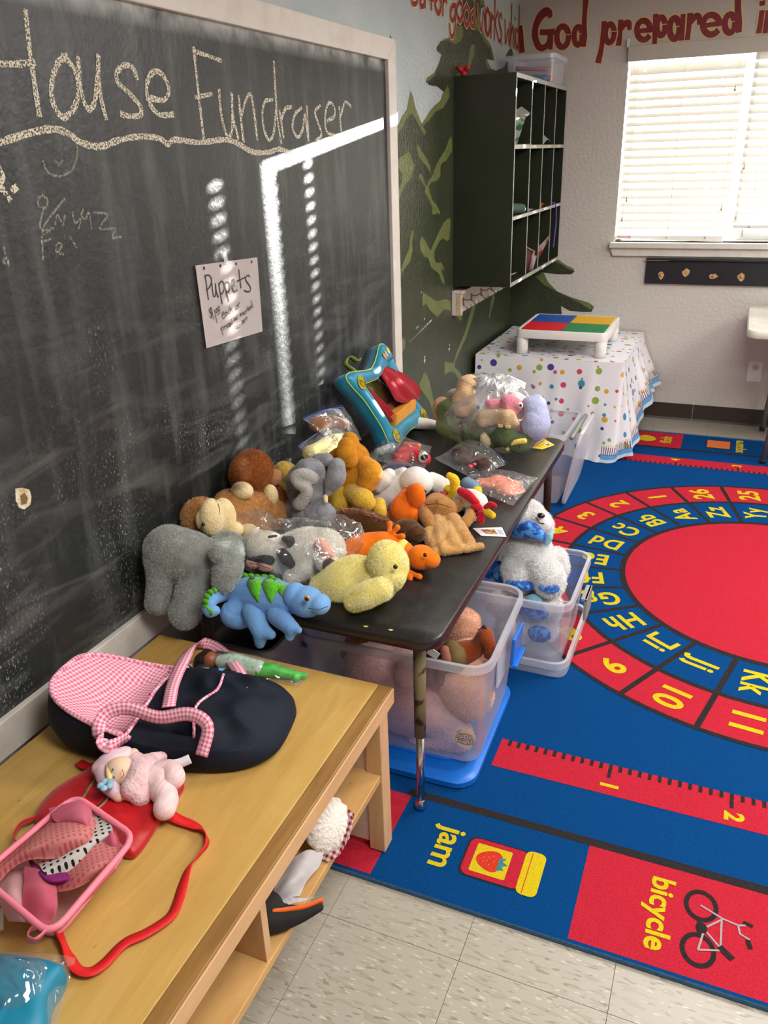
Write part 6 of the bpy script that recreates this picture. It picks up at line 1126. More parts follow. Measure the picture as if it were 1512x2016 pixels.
# -- brown buffalo with felt fringe
BF = plushmat('plush_dark_brown', (78, 46, 18), (104, 66, 28), ns=14); BH = plushmat('plush_buffalo_head', (70, 44, 20), (92, 60, 28)); FE = pbr('felt_tan', (190, 136, 104), 0.9, (202, 150, 118), 40)
t = thing('plush_lizard', 'dark brown plush lizard with tan felt fringe along its back', 'soft toy', (0.45, 1.85, TZ), 'soft toys on the black table')
o = bod('body', [LL([(0.315,1.86,0.554,0.036),(0.364,1.86,0.558,0.046),(0.424,1.85,0.564,0.044),(0.479,1.84,0.56,0.034)])], BF, t, seed=13)
h = bod('head', [BB([(0.548,1.815,0.585)][0], (0.042, 0.032, 0.030)), BB([(0.58,1.8,0.589)][0], (0.024, 0.024, 0.022))], BH, t, 0.004, 3, seed=14)
eye([(0.554,1.779,0.596)][0], 0.005, M_eye, h); stitch('mouth_seam', [(0.568,1.782,0.592),(0.59,1.774,0.597),(0.604,1.781,0.601)], 0.0008, h)
fp = catmull([(0.297,1.845,0.577),(0.335,1.838,0.599),(0.373,1.832,0.609),(0.408,1.83,0.61),(0.443,1.825,0.603),(0.491,1.822,0.6)], 9)
for i, p in enumerate(fp):
    a = random.uniform(-0.5, 0.5); w_ = 0.005; u_ = Vector((math.sin(a)*0.4, -0.5+0.3*random.random(), 0.8 if i % 3 else 0.3)).normalized(); l_ = random.uniform(0.014, 0.024)
    prism('fringe_strip', [p+Vector((-w_, 0, -0.004)), p+Vector((w_, 0, -0.004)), p+Vector((w_*0.9, 0, 0))+u_*l_, p+Vector((-w_*0.9, 0, 0))+u_*l_], (0, 0.0016, 0), FE, t)
# -- orange gecko
OG = plushmat('plush_bright_orange', (238, 112, 12), (246, 128, 30), sheen=0.2, bump=0.14); YG = plushmat('plush_lime_yellow', (232, 208, 96), (238, 218, 116))
t = thing('plush_gecko', 'bright orange plush gecko with yellow bands lying behind the yellow duck', 'soft toy', (0.60, 1.70, TZ), 'soft toys on the black table')
o = bod('body', [LL([(0.428,1.66,0.572,0.024),(0.459,1.67,0.586,0.033),(0.495,1.69,0.592,0.035),(0.541,1.7,0.598,0.034),(0.581,1.7,0.585,0.028)])], OG, t, 0.004, 4, seed=15)
for ch in ([(0.497,1.69,0.591,0.034),(0.51,1.694,0.593,0.034)], [(0.566,1.7,0.59,0.029),(0.574,1.7,0.587,0.028)]):
    bod('band', [LL(ch)], YG, t, 0.003, 1, 0)
h = bod('head', [BB([(0.635,1.69,0.58)][0], (0.038, 0.036, 0.033)), BB([(0.665,1.685,0.58)][0], (0.024, 0.026, 0.022))], OG, t, 0.004, 4, 0.001)
for p in [(0.662,1.649,0.611)]: eye(p, 0.0055, M_eye, h)
for a, tips in (([(0.542,1.7,0.62)], [(0.536,1.72,0.648),(0.562,1.71,0.646),(0.58,1.7,0.628)]), ([(0.599,1.66,0.55)], [(0.647,1.645,0.547),(0.628,1.635,0.532),(0.623,1.64,0.543)])):
    bod('foot', [LL([tuple(a[0][:3])+(0.008,), tuple(Vector(a[0][:3]).lerp(Vector(q[:3]), 0.6))+(0.005,), tuple(q[:3])+(0.0068,)]) for q in tips], OG, t, 0.0025, 1, 0)
# -- yellow duck
Y1 = plushmat('plush_lemon', (250, 232, 136), (252, 240, 170)); HY = hairmat('pile_lemon', (255, 240, 142), (255, 250, 206))
t = thing('plush_duck', 'pale yellow fluffy plush duck at the near edge of the black table', 'soft toy', (0.53, 1.50, TZ), 'soft toys on the black table')
o = bod('body', [LL([(0.446,1.51,0.543,0.045),(0.488,1.52,0.561,0.06),(0.53,1.54,0.574,0.056),(0.57,1.53,0.58,0.042)]), BB([(0.603,1.54,0.632)][0], (0.050, 0.048, 0.053)), BB([(0.619,1.52,0.61)][0], (0.036, 0.034, 0.028)), LL([(0.592,1.52,0.572,0.034),(0.626,1.53,0.588,0.016)])], Y1, t, 0.0045, 4, 0.004, seed=16)
fur(o, 30000, 0.009, HY, (0, 0, -0.35), 0.001, 0.6, t)
w = bod('wing', [LL([(0.562,1.435,0.574,0.024),(0.593,1.44,0.592,0.029),(0.621,1.455,0.606,0.025)])], Y1, t, 0.004, 3, 0.003); fur(w, 9000, 0.008, HY, (0, 0, -0.35), 0.001, 0.6, w)
for p in [(0.647,1.487,0.655)]: eye(p, 0.0058, M_eye, t)
# -- cow in a clear bag
CW = plushmat('plush_cow_white', (230, 224, 210), (238, 234, 224)); CB = plushmat('plush_cow_black', (46, 42, 46), (60, 56, 60)); CP = plushmat('plush_cow_pink', (240, 172, 152), (246, 188, 170))
t = thing('plush_cow', 'white plush cow with black patches and pink muzzle inside a clear bag', 'soft toy', (0.30, 1.58, TZ), 'soft toys on the black table')
o = bod('body', [LL([(0.279,1.58,0.576,0.05),(0.339,1.6,0.591,0.062),(0.395,1.61,0.603,0.05)]), BB([(0.236,1.57,0.602)][0], (0.055, 0.05, 0.042)), LL([(0.364,1.55,0.567,0.026),(0.335,1.53,0.542,0.024)]), LL([(0.42,1.56,0.594,0.026),(0.445,1.55,0.574,0.022)]), LL([(0.199,1.58,0.631,0.02),(0.169,1.57,0.6,0.018)])], CW, t, seed=17)
fur(o, 16000, 0.007, hairmat('pile_cow_white', (228, 222, 208), (244, 240, 232)), (0, 0, -0.35), 0.001, 0.6, t)
m1 = bod('muzzle', [BB([(0.219,1.535,0.567)][0], (0.022, 0.018, 0.013)), BB([(0.259,1.53,0.565)][0], (0.022, 0.018, 0.013))], CP, t, 0.003, 2); stitch('mouth_seam', [(0.22,1.514,0.578),(0.251,1.51,0.579),(0.283,1.511,0.573)], 0.001, m1)
for ps in ([(0.308,1.538,0.611,0.015),(0.32,1.536,0.596,0.018),(0.332,1.538,0.583,0.012)], [(0.308,1.553,0.643,0.009),(0.325,1.555,0.641,0.012),(0.324,1.55,0.632,0.009)], [(0.215,1.534,0.582,0.009),(0.246,1.531,0.591,0.011),(0.276,1.531,0.587,0.011)], [(0.274,1.536,0.652,0.006),(0.295,1.537,0.658,0.005)], [(0.442,1.54,0.598,0.014),(0.452,1.535,0.579,0.014)]): bod('patch', [LL(ps)], CB, t, 0.003, 2)
bod('ear', [LL([(0.406,1.565,0.641,0.012),(0.429,1.56,0.618,0.014)])], CP, t, 0.003, 2)
# -- blue chameleon
CB1 = plushmat('plush_sky_blue', (104, 152, 208), (120, 168, 220), sheen=0.2, ns=14, bump=0.14); CG = plushmat('felt_leaf_green', (88, 178, 36), (104, 192, 52))
t = thing('plush_chameleon', 'sky blue plush chameleon with green crest, legs hanging over the table edge', 'soft toy', (0.38, 1.38, TZ), 'soft toys on the black table')
o = bod('body', [LL([(0.248,1.385,0.569,0.026),(0.288,1.38,0.57,0.044),(0.347,1.375,0.576,0.05),(0.398,1.37,0.582,0.042),(0.432,1.37,0.584,0.034)]), LL([(0.244,1.375,0.567,0.02),(0.24,1.33,0.583,0.015),(0.242,1.3,0.585,0.013),(0.242,1.29,0.575,0.012),(0.247,1.29,0.563,0.011),(0.257,1.295,0.564,0.008)]),
  LL([(0.292,1.345,0.558,0.024),(0.28,1.335,0.54,0.028),(0.294,1.335,0.525,0.022),(0.321,1.335,0.531,0.016)])], CB1, t, 0.004, 4, 0.003, floor=None, fold=0.0016, fscale=22, seed=18)
for ch, toes in (([(0.335,1.335,0.553,0.023),(0.358,1.315,0.54,0.022),(0.375,1.305,0.526,0.02)], [(0.404,1.3,0.525,0.009),(0.37,1.3,0.493,0.01)]), ([(0.404,1.335,0.558,0.021),(0.436,1.315,0.557,0.019),(0.459,1.305,0.552,0.017)], [(0.48,1.3,0.554,0.008),(0.454,1.3,0.531,0.009)])):
    bod('leg', [LL(ch)]+[LL([ch[-1], q]) for q in toes], CB1, t, 0.003, 3, 0.002, floor=None, fold=0.001)
h = bod('head', [BB([(0.468,1.365,0.592)][0], (0.044, 0.038, 0.036)), BB([(0.507,1.36,0.595)][0], (0.024, 0.028, 0.023)), BB([(0.438,1.365,0.603)][0], (0.026, 0.032, 0.030))], CB1, t, 0.004, 4, 0.001, floor=None)
p = Vector([(0.496,1.323,0.629)][0]); eye(p, 0.0075, M_amber, h, 'eye_ring'); eye(p+Vector((0.0012, -0.0035, 0.0008)), 0.0052, M_eye, h)
stitch('mouth_seam', [(0.494,1.325,0.602),(0.517,1.328,0.601),(0.54,1.338,0.608)], 0.0008, h)
def scallop(pts, r, nrm=(0, 1, 0)):
    P = catmull(pts, 6)
    acc = 0; last = P[0]
    for i in range(len(P)-1):
        acc += (P[i+1]-P[i]).length
        if acc > r*1.5:
            acc = 0; c0 = P[i+1]; lathe('crest_scallop', [(r*0.96, -0.0018), (r, 0), (r*0.96, 0.0018)], c0, CG, t, 12, nrm)
scallop([(0.245,1.395,0.596),(0.283,1.395,0.609),(0.319,1.395,0.611),(0.362,1.39,0.62),(0.392,1.39,0.607),(0.407,1.385,0.599)], 0.0115); scallop([(0.247,1.355,0.588),(0.246,1.32,0.604),(0.248,1.288,0.61),(0.245,1.278,0.595),(0.247,1.276,0.577),(0.26,1.278,0.566)], 0.0085)
def band_on(o, p0, p1, w, mat):  # felt flash sewn over the body
    bm = bmesh.new(); n = 10; rows_ = []; bvh = BVHTree.FromPolygons([v.co for v in o.data.vertices], [tuple(p.vertices) for p in o.data.polygons])
    for i in range(n+1):
        q = Vector(p0).lerp(Vector(p1), i/n); ww = w*(0.75+0.5*math.sin(PI*min(1, i/n*1.1+0.15)))*(1-(i/n)**3*0.85)
        row = []
        for s in (-1, 0, 1):
            p = q+Vector((s*ww/2, 0, 0)); src = p+Vector((0, -0.11, 0.05)); hl, hn, _, _ = bvh.ray_cast(src, (p-src).normalized())
            if hl is None: hl, hn, _, _ = bvh.find_nearest(p)
            row.append(hl+hn*0.0022)
        rows_.append([bm.verts.new(v) for v in row])
    for a, b_ in zip(rows_, rows_[1:]):
        for k in range(2): bm.faces.new((a[k], a[k+1], b_[k+1], b_[k]))
    me = bpy.data.meshes.new('flash'); bm.to_mesh(me); bm.free(); f = link('flash', me, mat, t, smooth=True)
    ms = f.modifiers.new('so', 'SOLIDIFY'); ms.thickness = 0.001
    return f
for a, b_, w_ in (([(0.323,1.345,0.641)], [(0.36,1.315,0.597)], 0.036), ([(0.374,1.345,0.648)], [(0.394,1.315,0.601)], 0.038), ([(0.409,1.345,0.643)], [(0.43,1.315,0.608)], 0.030)): band_on(o, a[0], b_[0], w_, CG)
# -- tan glove puppet lying flat
TG = plushmat('plush_camel', (196, 146, 84), (212, 168, 108)); HG = hairmat('pile_camel', (210, 162, 100), (236, 200, 146)); TD = plushmat('plush_camel_dark', (172, 118, 62), (188, 136, 78))
t = thing('glove_puppet', 'tan plush hand puppet lying flat beside the orange gecko', 'soft toy', (0.60, 1.92, TZ), 'soft toys on the black table')
o = bod('body', [LL([(0.588,1.959,0.562,0.024),(0.628,1.868,0.56,0.024),(0.659,1.796,0.556,0.018)]), LL([(0.627,1.972,0.562,0.024),(0.673,1.901,0.56,0.024),(0.717,1.856,0.556,0.018)]), LL([(0.589,1.881,0.556,0.02),(0.628,1.813,0.554,0.016)]), LL([(0.623,1.915,0.562,0.026),(0.671,1.838,0.56,0.024),(0.699,1.823,0.556,0.016)]), LL([(0.642,1.785,0.552,0.011),(0.701,1.817,0.553,0.013),(0.75,1.86,0.553,0.012)])], TG, t, 0.004, 4, 0.004, fold=0.003, fscale=14, seed=19)
fur(o, 9000, 0.004, HG, (0, 0, -0.6), 0.001, 0.5, t)
for ch in ([(0.582,1.912,0.565,0.018),(0.555,1.951,0.572,0.018),(0.542,1.978,0.58,0.016)], [(0.669,1.961,0.565,0.018),(0.675,1.992,0.572,0.016),(0.672,2.015,0.578,0.013)]): bod('arm', [LL(ch)], TD, t, 0.004, 3)
h = bod('head', [BB([(0.579,1.998,0.585)][0], (0.050, 0.036, 0.036)), BB([(0.565,2.022,0.59)][0], (0.036, 0.03, 0.03)), LL([(0.614,2.034,0.575,0.016),(0.627,2.093,0.578,0.016)])], TD, t, 0.004, 4, 0.002, seed=20)
fur(h, 5000, 0.004, HG, (0, 0, -0.6), 0.001, 0.5, h)
stitch('muzzle_seam', [(0.547,1.957,0.606),(0.583,1.942,0.622),(0.607,1.947,0.62),(0.626,1.964,0.606)], 0.001, h); stitch('muzzle_seam', [(0.551,2.054,0.6),(0.578,1.977,0.618),(0.602,1.919,0.621)], 0.001, h); bod('tongue', [BB([(0.568,2.06,0.605)][0], (0.010, 0.008, 0.006))], pbr('felt_crimson', (176, 24, 40), 0.9), h, 0.002, 1, 0)
# -- white rooster
RF = plushmat('plush_rooster_red', (186, 16, 34), (200, 30, 48)); YF = plushmat('plush_rooster_yellow', (238, 192, 20), (244, 204, 44))
t = thing('plush_rooster', 'white plush rooster with red face, red comb and yellow beak near the table edge', 'soft toy', (0.66, 2.05, TZ), 'soft toys on the black table')
o = bod('body', [LL([(0.594,2.12,0.562,0.032),(0.644,2.09,0.581,0.034),(0.677,2.06,0.59,0.03)]), LL([(0.547,2.16,0.575,0.034),(0.599,2.13,0.559,0.035)]), BB([(0.665,2.05,0.551)][0], (0.024, 0.022, 0.024))], Wp, t, 0.004, 3, 0.002, seed=21)
bod('comb', [LL([(0.626,2.06,0.619,0.012),(0.653,2.045,0.616,0.014),(0.683,2.03,0.603,0.012)])], RF, t, 0.003, 2); bod('face', [BB([(0.685,2.025,0.584)][0], (0.022, 0.016, 0.022))], RF, t, 0.003, 2)
bod('wattle', [LL([(0.702,2.01,0.581,0.008),(0.705,2,0.563,0.012)])], RF, t, 0.003, 2); bod('crest', [LL([(0.717,2.01,0.603,0.008),(0.734,2,0.619,0.01),(0.748,1.995,0.617,0.008)])], RF, t, 0.003, 2)
bod('beak', [LL([(0.724,2.005,0.59,0.011),(0.744,1.99,0.589,0.008)])], YF, t, 0.003, 2); eye([(0.69,2.006,0.591)][0], 0.0045, M_eye, t)
bod('foot', [LL([(0.568,2.1,0.55,0.014),(0.589,2.1,0.595,0.013),(0.592,2.1,0.637,0.014),(0.576,2.1,0.65,0.01)]), LL([(0.587,2.1,0.603,0.012),(0.571,2.1,0.606,0.01)])], YF, t, 0.003, 2); bod('foot', [LL([(0.645,2.13,0.587,0.012),(0.656,2.13,0.599,0.014)])], YF, t, 0.003, 2)

# ================================================================ bags on the table
F_bag = film('bag_film', (252, 252, 252), 0.028, 0.085, 0.06, crinkle=1.0, cscale=30, edge=0.16)
F_big = film('sack_film', (248, 248, 250), 0.10, 0.08, 0.10, crinkle=0.7, cscale=14, edge=0.40)
F_zip = film('zip_strip_blue', (60, 96, 190), 0.75, 0.10, 0.2)
M_zblue = pbr('zip_line_blue', (40, 70, 170), 0.35); M_zpale = pbr('zip_line_pale', (200, 212, 232), 0.35)
def ridged(p, s, seed): 
    q = p*s+Vector((seed*5.3, seed*1.7, 0)); return 1-abs(mnoise.noise(q))*2
def pouch(name, label, c4, bulge, seed, zip_=True, lift=0.004, film_=None, wr=0.010, group='zip bags on the black table', n=22, cat='bag'):
    """flat clear pouch between four corners (first two along the zip)"""
    A_, B_, C_, D_ = [Vector(p[:3]) for p in c4]; nrm = (B_-A_).cross(D_-A_).normalized()
    if nrm.dot(Vector((0.5, -0.7, 1))) < 0: nrm = -nrm
    t = thing(name, label, cat, (A_+B_+C_+D_)/4, group)
    def P(u, v, s):
        p = A_.lerp(B_, u).lerp(D_.lerp(C_, u), v); e = (math.sin(PI*u)*math.sin(PI*min(1, v*1.05+0.02)))**0.6
        h = bulge*e*s+wr*e*(ridged(p, 16, seed+s)*0.5+ridged(p, 34, seed+s)*0.25)
        edge = wr*0.7*mnoise.noise(p*22+Vector((seed, 0, 0)))
        return p+nrm*(max(0.0008*s, h) if s > 0 else 0)+nrm*lift+nrm*edge*(1 if s > 0 else 0.0)*min(1, v*6)
    bm = bmesh.new(); top = [[bm.verts.new(P(i/n, j/n, 1)) for j in range(n+1)] for i in range(n+1)]
    for i in range(n):
        for j in range(n): bm.faces.new((top[i][j], top[i+1][j], top[i+1][j+1], top[i][j+1]))
    bot = [[bm.verts.new(P(i/4, j/4, 0)) for j in range(5)] for i in range(5)]
    for i in range(4):
        for j in range(4): bm.faces.new((bot[i][j], bot[i][j+1], bot[i+1][j+1], bot[i+1][j]))
    me = bpy.data.meshes.new('bag_skin'); bm.to_mesh(me); bm.free(); link('bag_skin', me, film_ or F_bag, t, smooth=True)
    if zip_:
        for v0, v1, m in ((0.0, 0.05, F_zip), (0.055, 0.075, M_zblue), (0.085, 0.10, M_zpale), (0.11, 0.125, M_zblue)):
            bm = bmesh.new(); rw = [[bm.verts.new(P(i/10, v, 1)+nrm*0.0012) for v in (v0, v1)] for i in range(11)]
            for a, b_ in zip(rw, rw[1:]): bm.faces.new((a[0], b_[0], b_[1], a[1]))
            bmesh.ops.solidify(bm, geom=bm.faces[:], thickness=0.0012)
            from_bm('zip_strip', bm, m, t, smooth=True)
    return t, P, nrm
def inside(nm, label, prims, mat, cat='soft toy', group='toys in clear bags', **kw):
    kw.setdefault('voxel', 0.004); kw.setdefault('smooth', 3); kw.setdefault('lump', 0.004); kw.setdefault('floor', TZ+0.003)
    o = soft(nm, prims, mat, None, **kw); clampx(o); return tag(o, label, cat, group)
M_brn = plushmat('toy_brown_fluff', (116, 74, 50), (150, 100, 72)); M_pyel = plushmat('toy_pale_yellow', (218, 204, 120), (232, 222, 156)); M_tred = pbr('toy_red_cloth', (186, 26, 40), 0.7, (204, 44, 56), 30); M_tora = pbr('toy_orange_cloth', (226, 106, 50), 0.7); M_dkdog = plushmat('toy_dark_dog', (52, 42, 40), (90, 64, 56)); M_salm = pbr('toy_salmon_cloth', (226, 132, 104), 0.7, (238, 156, 130), 24, bump=0.3, bscale=40); M_denim = pbr('toy_denim', (120, 150, 176), 0.8); M_nav = pbr('toy_navy', (40, 44, 92), 0.8)
# brown fluff bag leaning on the board, then the pale yellow one in front
pouch('zip_bag', 'clear zip bag with brown fluffy toy leaning on the chalkboard', [(0.05,2.142,0.77),(0.05,2.443,0.729),(0.1,2.496,0.582),(0.12,2.17,0.701)], 0.03, 1)
inside('bagged_toy', 'brown fluffy toy in the bag leaning on the chalkboard', [LL([(0.08,2.187,0.738,0.022),(0.08,2.291,0.717,0.026),(0.09,2.371,0.679,0.022)])], M_brn)
tz, Pz, nz = pouch('zip_bag', 'clear zip bag with pale yellow toy and handwritten price', [(0.08,2.055,0.701),(0.07,2.362,0.679),(0.2,2.317,0.582),(0.2,1.974,0.681)], 0.04, 2)
def zp(u, v): return Pz(u, v, 1)+nz*0.0022
for st_ in ([(0.42, 0.55), (0.46, 0.50), (0.44, 0.46), (0.40, 0.50), (0.43, 0.54)], [(0.50, 0.50), (0.55, 0.46), (0.52, 0.42), (0.48, 0.45), (0.51, 0.49), (0.47, 0.52)], [(0.41, 0.66), (0.44, 0.62), (0.45, 0.66)], [(0.47, 0.62), (0.52, 0.60)], [(0.49, 0.66), (0.53, 0.56)], [(0.39, 0.72), (0.43, 0.70)]): brush('marker_stroke', [[zp(u, v) for u, v in st_]], 0.0022, nz, M_ink, tz, k=3)
inside('bagged_toy', 'pale yellow toy in the bag beside the golden dog', [LL([(0.12,2.06,0.686,0.026),(0.13,2.146,0.67,0.034),(0.12,2.272,0.654,0.03),(0.15,2.296,0.631,0.03)])], M_pyel)
# red toy bag, dark bag, salmon bag, small bag
t_, Pf, nn = pouch('zip_bag', 'clear crumpled bag with a red and white puppet behind the pelican', [(0.175,2.372,0.56),(0.161,2.583,0.56),(0.344,2.584,0.555),(0.407,2.331,0.555)], 0.05, 3, zip_=False)
inside('bagged_toy', 'red and white puppet with black eye in the crumpled bag', [LL([(0.288,2.395,0.565,0.024),(0.323,2.43,0.57,0.026),(0.378,2.41,0.57,0.024)]), LL([(0.283,2.432,0.58,0.018),(0.317,2.471,0.58,0.02)])], M_tred); inside('bagged_toy', 'orange toy piece in the crumpled bag', [LL([(0.265,2.528,0.575,0.016),(0.31,2.525,0.575,0.018)])], M_tora); inside('bagged_toy', 'white toy head with black eye in the crumpled bag', [BB([(0.379,2.394,0.585)][0], (0.018, 0.018, 0.022)), BB([(0.395,2.379,0.592)][0], (0.010, 0.008, 0.012))], pbr('toy_white_black', (232, 226, 214), 0.7, (30, 28, 30), 46, npos=(0.52, 0.56))); inside('bagged_paper', 'printed white card in the crumpled bag', [LL([(0.178,2.469,0.556,0.014),(0.204,2.53,0.558,0.016)])], pbr('card_printed', (214, 214, 216), 0.7, (150, 150, 156), 70), 'card')
pouch('zip_bag', 'small clear bag with navy cloth between crumpled bag and pelican', [(0.251,2.254,0.555),(0.253,2.385,0.555),(0.391,2.351,0.555),(0.4,2.253,0.55)], 0.03, 4, zip_=False)
inside('bagged_cloth', 'navy cloth in the small clear bag', [LL([(0.282,2.286,0.56,0.016),(0.319,2.318,0.56,0.02),(0.371,2.295,0.56,0.016)])], M_nav, 'cloth')
pouch('zip_bag', 'clear zip bag with a dark dog puppet, blue zip lying toward the big sack', [(0.473,2.706,0.552),(0.654,2.503,0.55),(0.58,2.327,0.55),(0.396,2.466,0.552)], 0.055, 5)
inside('bagged_toy', 'dark brown dog puppet in the blue zip bag', [BB([(0.526,2.472,0.565)][0], (0.060, 0.045, 0.026)), BB([(0.579,2.417,0.572)][0], (0.032, 0.03, 0.024)), BB([(0.482,2.492,0.572)][0], (0.03, 0.03, 0.026)), BB([(0.6,2.39,0.56)][0], (0.018, 0.012, 0.012))], M_dkdog, lump=0.008, lscale=24, fold=0.003); inside('bagged_bow', 'tiny pink bow on the dark puppet bag', [BB([(0.583,2.291,0.612)][0], (0.008, 0.007, 0.005)), BB([(0.588,2.319,0.61)][0], (0.008, 0.007, 0.005))], pbr('bow_pink', (226, 80, 110), 0.6), 'bow', floor=None)
pouch('zip_bag', 'clear zip bag with folded salmon cloth at the table edge', [(0.782,2.414,0.548),(0.761,2.162,0.546),(0.543,2.278,0.546),(0.566,2.402,0.548)], 0.035, 6, zip_=False, wr=0.012)
inside('bagged_cloth', 'folded salmon puppet cloth in the bag at the table edge', [BB([(0.677,2.321,0.552)][0], (0.070, 0.045, 0.016)), BB([(0.721,2.281,0.55)][0], (0.05, 0.04, 0.014)), BB([(0.634,2.321,0.55)][0], (0.045, 0.035, 0.014))], M_salm, 'cloth', lump=0.006, lscale=26, fold=0.003); inside('bagged_cloth', 'pale blue cloth in the bag at the table edge', [LL([(0.575,2.284,0.553,0.016),(0.614,2.26,0.553,0.016)])], M_denim, 'cloth')
# loose bag around the cow
o = soft('cow_bag', [('b', [(0.33,1.575,0.597)][0][:3], (0.150, 0.105, 0.075)), ('b', [(0.422,1.62,0.633)][0][:3], (0.07, 0.06, 0.05)), ('b', [(0.186,1.6,0.627)][0][:3], (0.05, 0.05, 0.05))], F_bag, None, 0.009, 3, floor=TZ+0.001)
for v in o.data.vertices:
    k = ridged(v.co, 15, 9)*0.012+ridged(v.co, 36, 4)*0.006
    v.co += v.normal*k
    v.co.z = max(v.co.z, TZ+0.001)
tag(o, 'crinkled clear plastic bag around the plush cow', 'bag')
# ---- photo card at the edge
cd = thing('photo_card', 'small white card with a puppy picture at the table edge', 'card', [(0.738,1.974,0.54)][0])
q = [(0.686,1.984,0.541),(0.765,2.018,0.541),(0.794,1.96,0.541),(0.725,1.943,0.541)]; prism('card', q, (0, 0, 0.0006), M_pw, cd)
def inq(u, v): return Vector(q[0]).lerp(Vector(q[1]), u).lerp(Vector(q[3]).lerp(Vector(q[2]), u), v)+Vector((0, 0, 0.0009))
flat('picture', [inq(u, v) for u, v in ((0.22, 0.2), (0.7, 0.2), (0.72, 0.78), (0.26, 0.78))], pbr('puppy_print', (206, 150, 96), 0.5, (96, 56, 34), 90, npos=(0.4, 0.6)), cd, (0, 0, 1)); flat('caption_block', [inq(u, v) for u, v in ((0.76, 0.25), (0.94, 0.25), (0.94, 0.8), (0.78, 0.8))], pbr('caption_grey', (180, 186, 200), 0.6), cd, (0, 0, 1))
# ---- yellow warning tag
tg = thing('warning_tag', 'yellow warning tag lying at the far table corner', 'tag', [(0.725,2.747,0.541)][0])
q2 = [(0.693,2.704,0.548),(0.702,2.81,0.556),(0.764,2.756,0.55),(0.728,2.716,0.542)]; prism('tag_card', q2, (0, 0, 0.0008), pbr('tag_yellow', (240, 200, 20), 0.5), tg)
ct = Vector(q2[2]).lerp(Vector(q2[3]), 0.45).lerp(Vector(q2[1]), 0.18)+Vector((0, 0, 0.0025)); nq = (Vector(q2[1])-Vector(q2[0])).cross(Vector(q2[3])-Vector(q2[0])).normalized(); nq = nq if nq.z > 0 else -nq
e1q = (Vector(q2[2])-Vector(q2[0])).normalized(); e2q = nq.cross(e1q)
for rq, mq, dq in ((0.019, pbr('tag_red', (196, 50, 44), 0.6), 0.0), (0.0165, M_pw, 0.0006)): flat('tag_sign', [ct+nq*dq+e1q*rq*math.cos(2*PI*k/20)+e2q*rq*0.8*math.sin(2*PI*k/20) for k in range(20)], mq, tg, nq)
brush('tag_sign_bar', [[ct+nq*0.0012-e1q*0.013+e2q*0.007, ct+nq*0.0012+e1q*0.013-e2q*0.007]], 0.0028, nq, MATS['tag_red'], tg, k=1); brush('tag_sign_figure', [[ct+nq*0.0016-e1q*0.009-e2q*0.003, ct+nq*0.0016+e1q*0.004-e2q*0.004, ct+nq*0.0016+e1q*0.003+e2q*0.007]], 0.003, nq, M_ink, tg, k=2)
for k in range(3): flat('tag_line', [Vector(q2[0]).lerp(Vector(q2[1]), 0.35+0.18*k)+(Vector(q2[2])-Vector(q2[1]))*a+Vector((0, 0, 0.0016+b_)) for a, b_ in ((0.15, 0), (0.75, 0), (0.75, 0.0012), (0.15, 0.0012))], M_ink, tg)
# ================================================================ sack of toys
SC = Vector((0.545, 2.700, 0.655))
sk = thing('toy_sack', 'large knotted clear plastic sack stuffed with puppets at the far table end', 'sack', (SC.x, SC.y, TZ))
o = soft('sack_skin', [('b', SC, (0.198, 0.140, 0.112)), ('b', SC+Vector((0.02, 0, -0.03)), (0.190, 0.135, 0.09)), ('l', [(SC.x, SC.y, 0.74, 0.07), (SC.x+0.005, SC.y-0.01, 0.775, 0.028), (SC.x+0.01, SC.y-0.01, 0.79, 0.020)])], F_big, sk, 0.009, 4, floor=TZ+0.001)
top_ = Vector((SC.x+0.008, SC.y-0.01, 0.79))
for v in o.data.vertices:
    d = v.co-top_; a = math.atan2(d.y, d.x); near = max(0, 1-d.length/0.20)
    v.co += v.normal*(0.010*math.sin(a*13+3*mnoise.noise(v.co*8))*near+0.007*ridged(v.co, 13, 3)*(1-near)); v.co.z = max(v.co.z, TZ+0.001)
bm = bmesh.new(); rr_ = random.Random(3); rings = []
for j in range(7):
    q = j/6; rad = 0.016+0.075*q**1.2; rings.append([bm.verts.new(top_+Vector((math.cos(2*PI*k/44)*rad*(1+0.35*math.sin(k*1.9+j*0.5)*q), math.sin(2*PI*k/44)*rad*0.7*(1+0.3*math.cos(k*2.3)*q), 0.005+0.035*q-0.045*q*q+0.022*q*math.sin(k*2.1)))) for k in range(44)])
for a, b_ in zip(rings, rings[1:]):
    for k in range(44): bm.faces.new((a[k], a[(k+1) % 44], b_[(k+1) % 44], b_[k]))
from_bm('sack_neck', bm, film('sack_film_folded', (250, 250, 250), 0.5, 0.12, 0.2, crinkle=0.5, cscale=30), sk, smooth=True)
